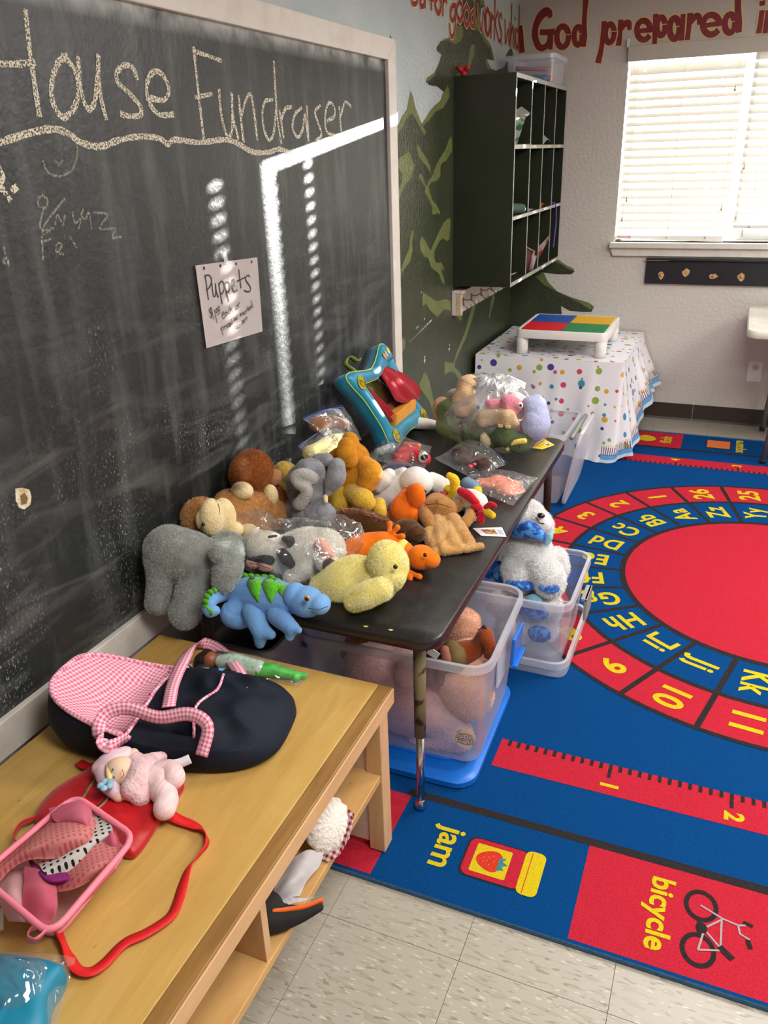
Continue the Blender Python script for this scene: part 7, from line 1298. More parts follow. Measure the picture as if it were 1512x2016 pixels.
KN = [('tan plush ear folded inside the sack', 'plush_piece', [LL([(0.446,2.66,0.698,0.034),(0.433,2.67,0.751,0.036),(0.445,2.68,0.778,0.02)])], (214, 176, 136)),
 ('pink puppet head with a round white eye in the sack', 'plush_piece', [BB([(0.631,2.605,0.72)][0], (0.038, 0.03, 0.032)), BB([(0.574,2.61,0.727)][0], (0.028, 0.022, 0.018))], (218, 130, 146)),
 ('beige puppet snout with teeth in the sack', 'plush_piece', [LL([(0.541,2.6,0.676,0.024),(0.609,2.59,0.691,0.028),(0.646,2.59,0.67,0.022)])], (216, 182, 140)),
 ('dark green crocodile puppet head with yellow lip in the sack', 'plush_piece', [LL([(0.552,2.6,0.614,0.034),(0.621,2.585,0.618,0.036),(0.685,2.585,0.614,0.03)]), LL([(0.476,2.6,0.622,0.03),(0.529,2.61,0.643,0.03)])], (72, 84, 54)),
 ('lavender blue plush at the right of the sack', 'plush_piece', [LL([(0.695,2.64,0.725,0.04),(0.711,2.62,0.667,0.042)])], (168, 172, 206)),
 ('olive green plush at the left of the sack', 'plush_piece', [LL([(0.387,2.66,0.673,0.032),(0.404,2.64,0.612,0.03),(0.46,2.62,0.579,0.022)])], (98, 108, 66)),
 ('orange tan plush at the far left of the sack', 'plush_piece', [LL([(0.363,2.69,0.682,0.026),(0.363,2.68,0.616,0.024)])], (206, 150, 108)),
 ('dusty red plush low in the sack', 'plush_piece', [LL([(0.655,2.63,0.64,0.03),(0.704,2.62,0.616,0.026)])], (170, 96, 92)),
 ('grey plush in the middle of the sack', 'plush_piece', [LL([(0.397,2.72,0.696,0.04),(0.464,2.7,0.629,0.04)])], (140, 132, 126)),
 ('white plush deep inside the sack', 'plush_piece', [BB([(0.597,2.7,0.699)][0], (0.08, 0.04, 0.05)), BB([(0.529,2.68,0.622)][0], (0.08, 0.05, 0.04))], (222, 212, 206)),
 ('cream tassel plush in the sack', 'plush_piece', [LL([(0.544,2.575,0.614,0.016),(0.563,2.575,0.591,0.014)])], (214, 196, 156)),
 ('pink plush tongue in the sack', 'plush_piece', [LL([(0.472,2.6,0.631,0.014),(0.487,2.6,0.6,0.012)])], (222, 96, 130))]
for i, (lb, nm, pr, col) in enumerate(KN): tag(soft('puppet_in_sack', pr, plushmat('sack_toy_%d' % i, col, tuple(min(255, c+16) for c in col)), None, 0.006, 2, 0.012, lscale=22, floor=TZ+0.002, grow=0.007, fold=0.003, fscale=18, seed=i), lb, 'soft toy', 'puppets in the clear sack')
ks = bpy.data.objects['puppet_in_sack.001']; eye([(0.673,2.57,0.746)][0], 0.0105, pbr('eye_white', (236, 232, 226), 0.3), ks, 'eye_white'); eye([(0.677,2.562,0.749)][0], 0.005, M_eye, ks)
kc = bpy.data.objects['puppet_in_sack.003']; bod('lip', [LL([(0.642,2.545,0.592,0.008),(0.668,2.545,0.618,0.01),(0.698,2.548,0.627,0.009)])], YG, kc, 0.003, 2, 0, wall=False); eye([(0.682,2.54,0.608)][0], 0.006, MATS['eye_white'], kc, 'eye_white'); eye([(0.685,2.535,0.61)][0], 0.0035, M_eye, kc)
kt = bpy.data.objects['puppet_in_sack.002']
for p in [(0.609,2.556,0.671),(0.636,2.556,0.67)]: box('tooth', Vector(p)-Vector((0.009, 0.003, 0.006)), Vector(p)+Vector((0.009, 0.003, 0.006)), MATS['plush_cream'], kt, 0.002)

# ================================================================ cushioned puppet theatre
M_turq = pbr('satin_turquoise', (22, 140, 172), 0.42, (16, 122, 156), 9, bump=0.15, bscale=30, sheen=0.3); M_lime = pbr('piping_lime', (192, 206, 76), 0.7); M_yelf = pbr('applique_yellow', (224, 200, 40), 0.8); M_redv = pbr('curtain_red', (196, 20, 44), 0.85, (214, 36, 60), 18, sheen=0.5); M_orf = pbr('ledge_orange', (238, 156, 52), 0.6, (246, 172, 72), 14); M_olv = pbr('back_olive', (112, 112, 62), 0.9)
th = thing('puppet_theatre', 'turquoise cushioned puppet theatre frame with red curtains leaning on the board', 'toy', (0.2, 2.73, TZ))
c00, c10, c01, c11 = Vector((0.212, 2.545, 0.549)), Vector((0.212, 2.905, 0.549)), Vector((0.085, 2.435, 0.840)), Vector((0.075, 2.800, 0.868))
nb = (c10-c00).cross(c01-c00).normalized()
if nb.x < 0: nb = -nb
def tp(u, v, w=0.0): return c00.lerp(c10, u).lerp(c01.lerp(c11, u), v)+nb*w
outl = [(-0.02, 0.03), (0.05, -0.01), (0.25, 0.015), (0.5, 0.045), (0.75, 0.03), (0.93, -0.01), (1.02, 0.03), (1.02, 0.12), (0.965, 0.3), (0.955, 0.5), (0.965, 0.72), (1.03, 0.92), (1.02, 1.02), (0.92, 1.05), (0.76, 0.98), (0.5, 0.90), (0.25, 0.965), (0.08, 1.02), (-0.03, 1.0), (-0.03, 0.88), (0.02, 0.7), (0.03, 0.5), (0.02, 0.28), (-0.03, 0.12)]
hole = [(0.20, 0.22), (0.34, 0.215), (0.5, 0.22), (0.66, 0.215), (0.80, 0.22), (0.80, 0.35), (0.79, 0.5), (0.80, 0.65), (0.81, 0.80), (0.66, 0.79), (0.5, 0.765), (0.34, 0.79), (0.19, 0.80), (0.19, 0.65), (0.20, 0.5), (0.19, 0.36)]
O_ = catmull([(a, b_, 0) for a, b_ in outl], 4, True); Hh = catmull([(a, b_, 0) for a, b_ in hole], 6, True); n = 96
assert len(O_) == 96 and len(Hh) == 96
ci = Vector((0.5, 0.5, 0)); Hs = []
for p in O_:
    a = math.atan2(p.y-0.5, p.x-0.5); Hs.append(min(Hh, key=lambda h: abs((math.atan2(h.y-0.5, h.x-0.5)-a+PI) % (2*PI)-PI)))
TK = 0.058
secs = [(0.0, -TK), (-0.006, -TK*0.5), (0.0, -0.004), (0.10, 0.009), (0.35, 0.013), (0.65, 0.013), (0.92, 0.006), (1.0, -0.006), (0.99, -TK*0.6), (1.0, -TK)]
bm = bmesh.new(); R = []
for f_, w_ in secs: R.append([bm.verts.new(tp(p.x+(h.x-p.x)*f_, p.y+(h.y-p.y)*f_, w_)) for p, h in zip(O_, Hs)])
for a, b_ in zip(R, R[1:]+R[:1]):
    for k in range(n): bm.faces.new((a[k], a[(k+1) % n], b_[(k+1) % n], b_[k]))
fr = from_bm('cushion_frame', bm, M_turq, th, smooth=True)
tube('piping', [tp(p.x*1.0, p.y, -0.003) for p in O_[::2]], 0.0022, M_lime, fr, 6, closed=True); tube('piping', [tp(h.x, h.y, -0.004) for h in Hs[::3]], 0.0018, M_lime, fr, 6, closed=True)
flat('back_cloth', [tp(h[0], h[1], -TK+0.004) for h in ((0.15, 0.18), (0.85, 0.18), (0.85, 0.84), (0.15, 0.84))], M_olv, th)
for (u, v) in ((0.09, 0.86), (0.10, 0.12), (0.90, 0.10)):
    cpt = tp(u, v, 0.0165); ax = (tp(u+0.1, v)-tp(u, v)).normalized(); ay = nb.cross(ax)
    bm = bmesh.new(); vv = [bm.verts.new(cpt+ax*0.026*math.cos(2*PI*k/20)+ay*0.026*math.sin(2*PI*k/20)) for k in range(20)]; bm.faces.new(vv); bmesh.ops.solidify(bm, geom=bm.faces[:], thickness=0.002)
    sp = from_bm('spiral_patch', bm, M_yelf, th)
    tube('spiral_line', [cpt+nb*0.002+(ax*math.cos(a)+ay*math.sin(a))*(0.003+0.0030*a) for a in [0.35*k for k in range(20)]], 0.0012, M_olv, sp, 5)
# curtains, ledge, elastic loop
def curtain(nm, grid, mat=M_redv):
    R = [catmull([tp(*g) for g in row], 6) for row in grid]; cols = list(zip(*R)); cols = [catmull(c, 5) for c in cols]
    bm = bmesh.new(); V = [[bm.verts.new(p+nb*0.008*math.sin(i*1.15)*(0.25+j/len(c))) for j, p in enumerate(c)] for i, c in enumerate(cols)]
    for a, b_ in zip(V, V[1:]):
        for k in range(len(a)-1): bm.faces.new((a[k], a[k+1], b_[k+1], b_[k]))
    bmesh.ops.solidify(bm, geom=bm.faces[:], thickness=0.003)
    return from_bm(nm, bm, mat, th, smooth=True)
curtain('curtain', [[(0.62, 0.80, -0.006), (0.70, 0.83, 0.004), (0.80, 0.80, 0.004)], [(0.52, 0.58, 0.012), (0.72, 0.64, 0.022), (0.95, 0.64, 0.016)], [(0.50, 0.44, 0.016), (0.74, 0.42, 0.032), (1.05, 0.46, 0.024)], [(0.70, 0.33, 0.018), (0.86, 0.30, 0.030), (1.04, 0.34, 0.024)]])
curtain('curtain', [[(0.18, 0.76, 0.004), (0.22, 0.74, 0.002), (0.25, 0.70, -0.004)], [(0.18, 0.52, 0.006), (0.26, 0.5, 0.012), (0.32, 0.48, -0.004)], [(0.19, 0.28, 0.006), (0.29, 0.28, 0.014), (0.40, 0.30, -0.004)]])
curtain('curtain', [[(0.35, 0.42, -0.03), (0.5, 0.44, -0.028), (0.7, 0.42, -0.03)], [(0.35, 0.28, -0.02), (0.5, 0.28, -0.018), (0.7, 0.28, -0.02)]])
bm = bmesh.new(); L0 = [tp(u, v, w) for (u, v, w) in ((0.24, 0.20, 0.006), (0.84, 0.20, 0.006), (0.86, 0.34, 0.035), (0.26, 0.34, 0.035), (0.24, 0.20, -0.05), (0.84, 0.20, -0.05), (0.84, 0.36, -0.02), (0.26, 0.36, -0.02))]; V = [bm.verts.new(p) for p in L0]
for f in ((0, 1, 2, 3), (4, 7, 6, 5), (0, 4, 5, 1), (3, 2, 6, 7), (0, 3, 7, 4), (1, 5, 6, 2)): bm.faces.new([V[i] for i in f])
bmesh.ops.bevel(bm, geom=bm.edges[:], offset=0.004, segments=2, affect='EDGES'); from_bm('stage_ledge', bm, M_orf, th)
tube('elastic_cord', [tp(0.28, 0.76, 0.0), tp(0.36, 0.66, 0.008), tp(0.46, 0.70, 0.004), tp(0.48, 0.775, 0.0), tp(0.52, 0.66, 0.006), tp(0.56, 0.60, 0.01)], 0.0011, M_hole, th, 5, 6)
strap('hanging_loop', [tp(0.30, 0.97, -0.03), tp(0.26, 1.10, -0.035), tp(0.40, 1.13, -0.035), tp(0.46, 1.04, -0.03), tp(0.52, 1.05, -0.03)], [nb]*5, 0.022, pbr('loop_olive', (128, 146, 52), 0.8), th)
for k, (u, col) in enumerate(((0.80, (236, 140, 40)), (0.86, (150, 180, 200)), (0.93, (240, 190, 60)))):
    cpt = tp(u, 0.93+0.01*k, 0.0165); flat('emblem_patch', [cpt+(tp(u+0.1, 0.9)-tp(u, 0.9)).normalized()*0.010*math.cos(a)+(tp(u, 1)-tp(u, 0.9)).normalized()*0.014*math.sin(a) for a in [2*PI*q/10 for q in range(10)]], pbr('emblem_%d' % k, col, 0.8), th)
brush('emblem_lettering', [[tp(0.80+0.022*k, 0.850+0.016*(k % 2), 0.0168) for k in range(9)]], 0.0028, nb, pbr('emblem_navy', (30, 50, 110), 0.8), th, k=4)
tag(soft('white_cushion', [('l', [(0.16, 2.80, 0.565, 0.022), (0.25, 2.82, 0.562, 0.020), (0.31, 2.82, 0.558, 0.014)])], Wp, None, 0.005, 3, 0.003, floor=TZ), 'white plush scrap behind the puppet theatre, beside the sack', 'soft toy')

# ================================================================ tubs under and beside the table
M_blid = pbr('lid_blue', (14, 98, 196), 0.35, (20, 110, 208), 8); ZR = RZ+0.0006
# pink plush tub on its blue lid
ld = thing('tub_lid', 'bright blue tub lid on the rug under the pink plush tub', 'lid', (0.58, 1.73, ZR))
loft('lid_plate', [rrect(0.560, 1.735, 0.53, 0.46, 0.05, ZR, 0.02), rrect(0.560, 1.735, 0.55, 0.48, 0.06, ZR+0.004, 0.02), rrect(0.560, 1.735, 0.55, 0.48, 0.06, ZR+0.020, 0.02), rrect(0.560, 1.735, 0.53, 0.46, 0.05, ZR+0.026, 0.02), rrect(0.560, 1.735, 0.48, 0.41, 0.05, ZR+0.026, 0.02), rrect(0.560, 1.735, 0.47, 0.40, 0.05, ZR+0.020, 0.02)], M_blid, ld, True, True)
loft('lid_rib', [rrect(0.560, 1.735, 0.40, 0.33, 0.03, ZR+0.0195, 0.02), rrect(0.560, 1.735, 0.40, 0.33, 0.03, ZR+0.026, 0.02), rrect(0.560, 1.735, 0.37, 0.30, 0.03, ZR+0.026, 0.02), rrect(0.560, 1.735, 0.36, 0.29, 0.03, ZR+0.0195, 0.02)], M_blid, ld, False, False)
BX, BYc = 0.585, 1.762; PB = ZR+0.0265
pb = tub('clear_tub', 'large clear tub of pink plush animals under the near end of the black table', (BX, BYc, PB), (0.47, 0.37), (0.53, 0.43), 0.335, 0.03, r=0.05)
if True:
    box('latch', (0.866, 1.76, PB+0.215), (0.876, 1.86, PB+0.30), M_blid, pb, 0.004, rot=Matrix.Rotation(0.06, 3, 'Y')); box('latch_lip', (0.870, 1.76, PB+0.205), (0.886, 1.86, PB+0.216), M_blid, pb, 0.003)
    box('latch_recess', (0.846, 1.69, PB+0.18), (0.852, 1.87, PB+0.31), M_tubrim, pb, 0.004)
box('latch', (0.300, 1.62, PB+0.23), (0.314, 1.74, PB+0.30), M_blid, pb, 0.004)
# round sticker
sp0 = Vector([(0.797,1.571,0.123)][0]); st = flat('sticker', [sp0+Vector((0.030*math.cos(a), 0, 0.030*math.sin(a))) for a in [2*PI*k/24 for k in range(24)]], pbr('sticker_cream', (236, 214, 176), 0.5), pb, YN); flat('sticker_ring', [sp0+Vector((0.026*math.cos(a), -0.0006, 0.020*math.sin(a))) for a in [2*PI*k/24 for k in range(24)]], pbr('sticker_orange', (222, 164, 108), 0.5), st, YN)
for i, (w_, dz) in enumerate((('Fuzzy', 0.010), ('Friends', -0.008))):
    text('sticker_lettering', w_, 0.021, sp0+Vector((0.003*i, -0.0012, dz)), (1, 0, 0.12), (-0.12, 0, 1), pbr('sticker_text_grey', (96, 96, 104), 0.5), st, offset=0.0016, sx=0.86); text('sticker_lettering', w_, 0.021, sp0+Vector((0.003*i, -0.0016, dz)), (1, 0, 0.12), (-0.12, 0, 1), M_pw, st, offset=0.0003, sx=0.86)
PK = plushmat('plush_rose', (240, 196, 188), (246, 208, 200)); HP = hairmat('pile_rose', (246, 204, 196), (255, 226, 220)); PE = plushmat('plush_peach', (236, 174, 142), (244, 190, 160)); HPE = hairmat('pile_peach', (240, 184, 152), (252, 212, 188))
def pig(lb, prims, mat, hm, n, **kw):
    o = soft('plush_animal', prims, mat, None, 0.007, 4, 0.005, floor=PB+0.005, **kw); tag(o, lb, 'soft toy', 'plush animals in the near tub'); fur(o, n, 0.012, hm, (0, 0, -0.4), 0.0013, 0.6, o); return o
pig('peach plush animal sitting up in the right of the near tub', [LL([(0.759,1.7,0.174,0.075),(0.751,1.74,0.244,0.06)]), LL([(0.694,1.86,0.283,0.05),(0.697,1.87,0.307,0.046),(0.688,1.86,0.224,0.05)])], PE, HPE, 16000)
pig('rose pink plush animal lying along the front of the near tub', [LL([(0.579,1.66,0.098,0.062),(0.657,1.655,0.122,0.066),(0.717,1.66,0.107,0.055)]), LL([(0.66,1.645,0.028,0.045),(0.745,1.65,0.057,0.05)])], PK, HP, 16000)
pig('rose pink plush animal at the left of the near tub', [LL([(0.461,1.7,0.186,0.07),(0.504,1.7,0.108,0.066),(0.466,1.7,0.007,0.05)]), LL([(0.488,1.76,0.19,0.06),(0.541,1.76,0.166,0.06)])], PK, HP, 14000)
pig('orange brown plush back at the top left of the near tub', [LL([(0.347,1.84,0.144,0.05),(0.435,1.85,0.151,0.055),(0.518,1.85,0.155,0.05)])], plushmat('plush_rust', (150, 84, 50), (172, 104, 68)), hairmat('pile_rust', (154, 88, 54), (190, 124, 86)), 9000)
pig('rose pink plush animal behind the table leg in the near tub', [LL([(0.609,1.72,0.18,0.06),(0.672,1.72,0.167,0.055)])], PK, HP, 9000)
hz = thing('toy_horse', 'brown felt toy horse with olive saddle on top of the pink plush tub', 'soft toy', [(0.739,1.72,0.268)][0])
M_hor = plushmat('felt_horse', (132, 56, 24), (150, 72, 34)); hb = soft('body', [LL([(0.667,1.7,0.277,0.035),(0.716,1.7,0.282,0.036),(0.754,1.71,0.298,0.032),(0.786,1.72,0.319,0.022),(0.806,1.72,0.357,0.022)]), LL([(0.807,1.715,0.36,0.02),(0.824,1.7,0.34,0.015),(0.821,1.7,0.313,0.011)])], M_hor, hz, 0.004, 3, 0.001)
for k, p in enumerate([(0.788,1.72,0.369),(0.797,1.72,0.375),(0.807,1.715,0.377),(0.819,1.715,0.363)]): prism('mane_tuft', [Vector(p)+Vector((-0.006, 0, 0)), Vector(p)+Vector((0.008, 0, 0)), Vector(p)+Vector((0.012-0.008*k, 0, 0.016))], (0, 0.003, 0), pbr('felt_mane', (104, 40, 16), 0.9), hz)
soft('saddle', [LL([(0.719,1.69,0.316,0.022),(0.739,1.675,0.303,0.028),(0.74,1.68,0.273,0.02)])], pbr('felt_olive', (112, 92, 52), 0.9), hz, 0.004, 2); soft('ear_piece', [LL([(0.709,1.665,0.323,0.012),(0.72,1.66,0.305,0.018)])], pbr('felt_rose_brown', (168, 104, 88), 0.9), hz, 0.003, 2); box('hang_tag', Vector([(0.682,1.65,0.316)][0])-Vector((0.016, 0.001, 0.012)), Vector([(0.682,1.65,0.316)][0])+Vector((0.016, 0.001, 0.012)), M_pw, hz, rot=Matrix.Rotation(0.5, 3, 'Y'))
for i, p in enumerate([(0.67,1.64,0.228),(0.701,1.645,0.232)]): tag(soft('toy_boot', [LL([tuple(p[:3])+(0.012,), tuple(Vector(p[:3])+Vector((0.004, 0.004, 0.06)))+(0.014,)])], pbr('boot_dark', (84, 50, 44), 0.7), None, 0.004, 2), ('left' if i == 0 else 'right')+' dark toy leg between the pink plush animals', 'soft toy')
tag(box('paper_tag', Vector([(0.683,1.6,0.088)][0])-Vector((0.014, 0.0008, 0.008)), Vector([(0.683,1.6,0.088)][0])+Vector((0.014, 0.0008, 0.008)), M_pw, None, rot=Matrix.Rotation(0.3, 3, 'Y')), 'white paper tag on the rose plush in the near tub', 'tag')
# polar bear tub
tl2 = tub('tub_lid', 'clear upturned tub lid on the rug under the polar bear tub', (0.735, 2.285, ZR), (0.46, 0.40), (0.45, 0.39), 0.05, 0, r=0.04, group=None); tl2['category'] = 'lid'
PZb = ZR+0.012
wbn = tub('clear_tub', 'clear tub of white and blue polar bears beside the black table', (0.735, 2.275, PZb), (0.40, 0.33), (0.455, 0.385), 0.255, 0, r=0.04)
box('latch', (0.985, 2.24, PZb+0.12), (0.996, 2.34, PZb+0.20), pbr('latch_grey', (150, 150, 150), 0.35), wbn, 0.003); box('latch_lip', (0.975, 2.24, PZb+0.19), (0.996, 2.34, PZb+0.20), MATS['latch_grey'], wbn, 0.002)
WP = plushmat('plush_snow', (232, 228, 226), (242, 240, 240)); HW = hairmat('pile_snow', (248, 246, 244), (255, 255, 255)); BLU = pbr('fleece_blue_snowflake', (16, 84, 180), 0.8, (84, 164, 238), 46, npos=(0.47, 0.55), sheen=0.2); LBL = plushmat('plush_ice_blue', (130, 196, 216), (150, 210, 226))
def ice(nm, lb, prims, parts, n=20000, at=None):
    t = thing('polar_bear', lb, 'soft toy', at, 'polar bears in the clear tub'); o = soft('body', prims, WP, t, 0.007, 4, 0.006, floor=PZb+0.006); fur(o, n, 0.017, HW, (0, 0, -0.15), 0.0016, 0.9, t)
    for pn, pr, m in parts: soft(pn, pr, m, t, 0.004, 3, 0.001, floor=PZb+0.004)
    return t
Q = 'x'
pbear = ice('polar_bear', 'white fluffy polar bear with blue scarf standing up out of the clear tub', [BB([(0.775,2.27,0.459)][0], (0.062, 0.058, 0.058)), BB([(0.821,2.25,0.452)][0], (0.045, 0.042, 0.045)), LL([(0.781,2.27,0.376,0.062),(0.799,2.25,0.329,0.078),(0.805,2.23,0.299,0.07)]), LL([(0.775,2.2,0.308,0.05),(0.789,2.165,0.297,0.045)]), LL([(0.853,2.2,0.322,0.052),(0.882,2.165,0.311,0.046)]), LL([(0.733,2.28,0.387,0.05),(0.737,2.26,0.349,0.04)])],
  [('face', [BB([(0.84,2.225,0.474)][0], (0.030, 0.026, 0.032))], WP), ('nose', [BB([(0.841,2.2,0.512)][0], (0.012, 0.010, 0.008))], M_eye), ('scarf', [LL([(0.762,2.21,0.438,0.018),(0.795,2.2,0.456,0.026),(0.819,2.195,0.459,0.024),(0.845,2.2,0.441,0.016)])], BLU), ('scarf_bow', [BB([(0.806,2.185,0.472)][0], (0.026, 0.014, 0.018))], BLU), ('scarf_fringe', [LL([(0.858,2.24,0.448,0.01),(0.863,2.235,0.428,0.012),(0.857,2.23,0.407,0.01)])], LBL), ('foot_pad', [BB([(0.8,2.135,0.295)][0], (0.048, 0.022, 0.016))], BLU), ('foot_pad', [BB([(0.89,2.13,0.305)][0], (0.034, 0.022, 0.016))], BLU)], 34000, (0.79, 2.25, PZb))
stitch('closed_eye', [(0.826,2.202,0.501),(0.837,2.196,0.49),(0.853,2.199,0.487)], 0.0012, pbear)
ice('polar_bear', 'white polar bear lying low in the clear tub, blue paw pads against the wall', [LL([(0.764,2.165,0.107,0.046),(0.796,2.165,0.114,0.048),(0.827,2.17,0.118,0.046)]), LL([(0.733,2.17,0.196,0.045),(0.763,2.18,0.191,0.05),(0.819,2.19,0.194,0.055),(0.879,2.18,0.205,0.045)]), LL([(0.865,2.18,0.157,0.04),(0.873,2.18,0.116,0.04)])], [('paw_pad', [BB([(0.842,2.135,0.205)][0], (0.052, 0.018, 0.030))], BLU), ('paw_pad', [BB([(0.867,2.135,0.126)][0], (0.038, 0.016, 0.030))], BLU), ('nose', [BB([(0.847,2.13,0.247)][0], (0.026, 0.016, 0.022))], LBL)], 12000, (0.70, 2.2, PZb))
ice('polar_bear', 'white polar bear half hidden under the table edge with a blue hat', [LL([(0.659,2.36,0.245,0.055),(0.662,2.38,0.28,0.05)]), LL([(0.868,2.33,0.302,0.034),(0.882,2.32,0.279,0.03)])], [('hat', [LL([(0.668,2.25,0.258,0.022),(0.695,2.26,0.267,0.03),(0.72,2.25,0.261,0.026)]), LL([(0.717,2.22,0.27,0.03),(0.739,2.2,0.254,0.02)])], BLU)], 12000, (0.62, 2.36, PZb))
# far tubs between the black table and the spotted cloth
ft = tub('clear_tub', 'clear tub with a grey clamp handle beside the spotted tablecloth', (0.475, 3.64, ZR), (0.36, 0.36), (0.40, 0.40), 0.345, 0, r=0.035)
tube('clamp_handle', [(0.705, 3.46, ZR+0.335), (0.705, 3.82, ZR+0.335)], 0.011, MATS['latch_grey'], ft, 10)
tag(soft('yellow_toy', [LL([(0.55, 3.56, 0.14, 0.05), (0.56, 3.60, 0.24, 0.05)])], plushmat('toy_amber', (232, 170, 70), (240, 188, 100)), None, 0.007, 3, 0.003, floor=ZR+0.004), 'amber yellow plush in the far clear tub', 'soft toy'); tag(soft('red_toy', [LL([(0.59, 3.53, 0.19, 0.03), (0.60, 3.55, 0.22, 0.03)])], plushmat('toy_red', (196, 60, 54), (210, 80, 70)), None, 0.006, 3, 0.003), 'small red plush in the far clear tub', 'soft toy')
f2 = tub('clear_tub', 'clear tub with a lime cup by the far table leg', (0.46, 3.16, ZR), (0.30, 0.36), (0.34, 0.40), 0.32, 0, r=0.035)
tag(lathe('lime_cup', [(0.026, 0), (0.036, 0.10), (0.038, 0.10), (0.036, 0.094), (0.024, 0.004)], (0.575, 3.06, ZR+0.215), pbr('cup_lime', (176, 196, 90), 0.4), None, 20), 'lime green cup in the tub by the far table leg', 'cup'); tag(soft('white_toy', [LL([(0.42, 3.10, 0.09, 0.075), (0.48, 3.14, 0.14, 0.07), (0.54, 3.08, 0.15, 0.055)])], WP, None, 0.008, 3, 0.004, floor=ZR+0.005), 'white plush in the tub by the far table leg', 'soft toy')
ll = thing('tub_lid', 'clear tub lid leaning against the far clear tub', 'lid', (0.69, 3.6, ZR)); 
o = loft('lid_plate', [rrect(0, 0, 0.34, 0.40, 0.05, 0.0), rrect(0, 0, 0.36, 0.42, 0.06, 0.002), rrect(0, 0, 0.36, 0.42, 0.06, 0.016), rrect(0, 0, 0.34, 0.40, 0.05, 0.018), rrect(0, 0, 0.30, 0.36, 0.05, 0.012)], M_tubrim, ll, True, True)
for v in o.data.vertices: v.co = Matrix.Rotation(math.radians(-80), 3, 'Y') @ v.co+Vector((0.728, 3.62, ZR+0.182))
# grey tubs in the dark under the left of the table
M_gt = pbr('tub_grey_smoke', (150, 148, 156), 0.5)
gt = tub('grey_tub', 'smoky grey tub in the shadow under the left of the black table', (0.20, 1.66, 0.0), (0.16, 0.40), (0.19, 0.44), 0.36, 0, mat=M_gt, rimmat=M_gt, r=0.03)
fm = thing('fold_frame', 'thin brown folding frame in the shadow behind the wooden bench', 'frame', (0.11, 1.39, 0))
for xa, xb in ((0.135, 0.14), (0.175, 0.155)): tube('frame_rod', [(xa, 1.40, 0.0), (xb, 1.40, 0.50)], 0.0055, M_brownleg, fm, 8)

# ================================================================ things on the bench
ZB = BZ+0.0003
def gingham(name, c1, c2, period, uv='UVMap', obj=False):
    if name in MATS: return MATS[name]
    m = bpy.data.materials.new(name); m.use_nodes = True; MATS[name] = m; nt = m.node_tree; N = nt.nodes; Lk = nt.links; b = N['Principled BSDF']; b.inputs['Roughness'].default_value = 0.9
    tc = N.new('ShaderNodeTexCoord'); sp = N.new('ShaderNodeSeparateXYZ'); Lk.new(tc.outputs['Object' if obj else 'UV'], sp.inputs[0]); acc = None
    for ax in (0, 1):
        p = N.new('ShaderNodeMath'); p.operation = 'PINGPONG'; p.inputs[1].default_value = period/2; Lk.new(sp.outputs[ax], p.inputs[0]); l = N.new('ShaderNodeMath'); l.operation = 'LESS_THAN'; l.inputs[1].default_value = period/4; Lk.new(p.outputs[0], l.inputs[0])
        h = N.new('ShaderNodeMath'); h.operation = 'MULTIPLY'; h.inputs[1].default_value = 0.5; Lk.new(l.outputs[0], h.inputs[0])
        if acc is None: acc = h.outputs[0]
        else:
            a = N.new('ShaderNodeMath'); a.operation = 'ADD'; Lk.new(acc, a.inputs[0]); Lk.new(h.outputs[0], a.inputs[1]); acc = a.outputs[0]
    mx = N.new('ShaderNodeMix'); mx.data_type = 'RGBA'; Lk.new(acc, mx.inputs[0]); mx.inputs[6].default_value = lin(c1); mx.inputs[7].default_value = lin(c2); Lk.new(mx.outputs[2], b.inputs['Base Color'])
    return m
M_ging = gingham('gingham_pink', (246, 214, 222), (222, 96, 134), 0.0085); M_gingo = gingham('gingham_pink_lining', (246, 210, 220), (226, 104, 140), 0.0085, obj=True); M_gred = gingham('gingham_red', (240, 226, 224), (170, 20, 44), 0.011, obj=True)
M_navy = pbr('cotton_navy', (17, 22, 34), 0.7, (24, 30, 44), 6, bump=0.1, bscale=300, spec=0.22)
# ---- doll carrier
dc = thing('doll_carrier', 'navy cloth doll carrier with pink gingham lining and handles on the wooden bench', 'doll carrier', (0.32, 1.04, ZB))
NA = 72; cxy = Vector((0.322, 1.026)); ra, rb = 0.250, 0.140; tilt = 0.20
def ov(a, k=1.0, n=3.0):
    c_, s_ = math.cos(a), math.sin(a); x = math.copysign(abs(c_)**(2/n), c_)*ra*k; y = math.copysign(abs(s_)**(2/n), s_)*rb*k
    return Vector((cxy.x+x*math.cos(tilt)-y*math.sin(tilt), cxy.y+x*math.sin(tilt)+y*math.cos(tilt)))
def rimh(a): c_ = math.cos(a); s_ = math.sin(a); return 0.058+0.064*max(0, -c_)**1.3-0.012*max(0, s_)*max(0, c_)-0.034*s_*max(0, -c_)**0.5+0.004*math.sin(3*a)
bm = bmesh.new(); R = []
for (k, hf) in ((0.93, 0.0), (0.99, 0.10), (1.03, 0.35), (1.02, 0.65), (0.985, 0.9), (0.965, 1.0), (0.945, 0.985), (0.935, 0.90)):
    ring_ = []
    for i in range(NA):
        a = 2*PI*i/NA; p = ov(a, k*(1+0.012*mnoise.noise(Vector((math.cos(a)*3, math.sin(a)*3, hf*4))))); z = ZB+rimh(a)*hf+0.004*mnoise.noise(Vector((math.cos(a)*5, math.sin(a)*5, hf)))*(hf > 0)*(1-hf)
        ring_.append(bm.verts.new((p.x, p.y, z)))
    R.append(ring_)
for a, b_ in zip(R, R[1:]):
    for k in range(NA): bm.faces.new((a[k], a[(k+1) % NA], b_[(k+1) % NA], b_[k]))
bm.faces.new(R[0][::-1])
from_bm('shell', bm, M_navy, dc, smooth=True)
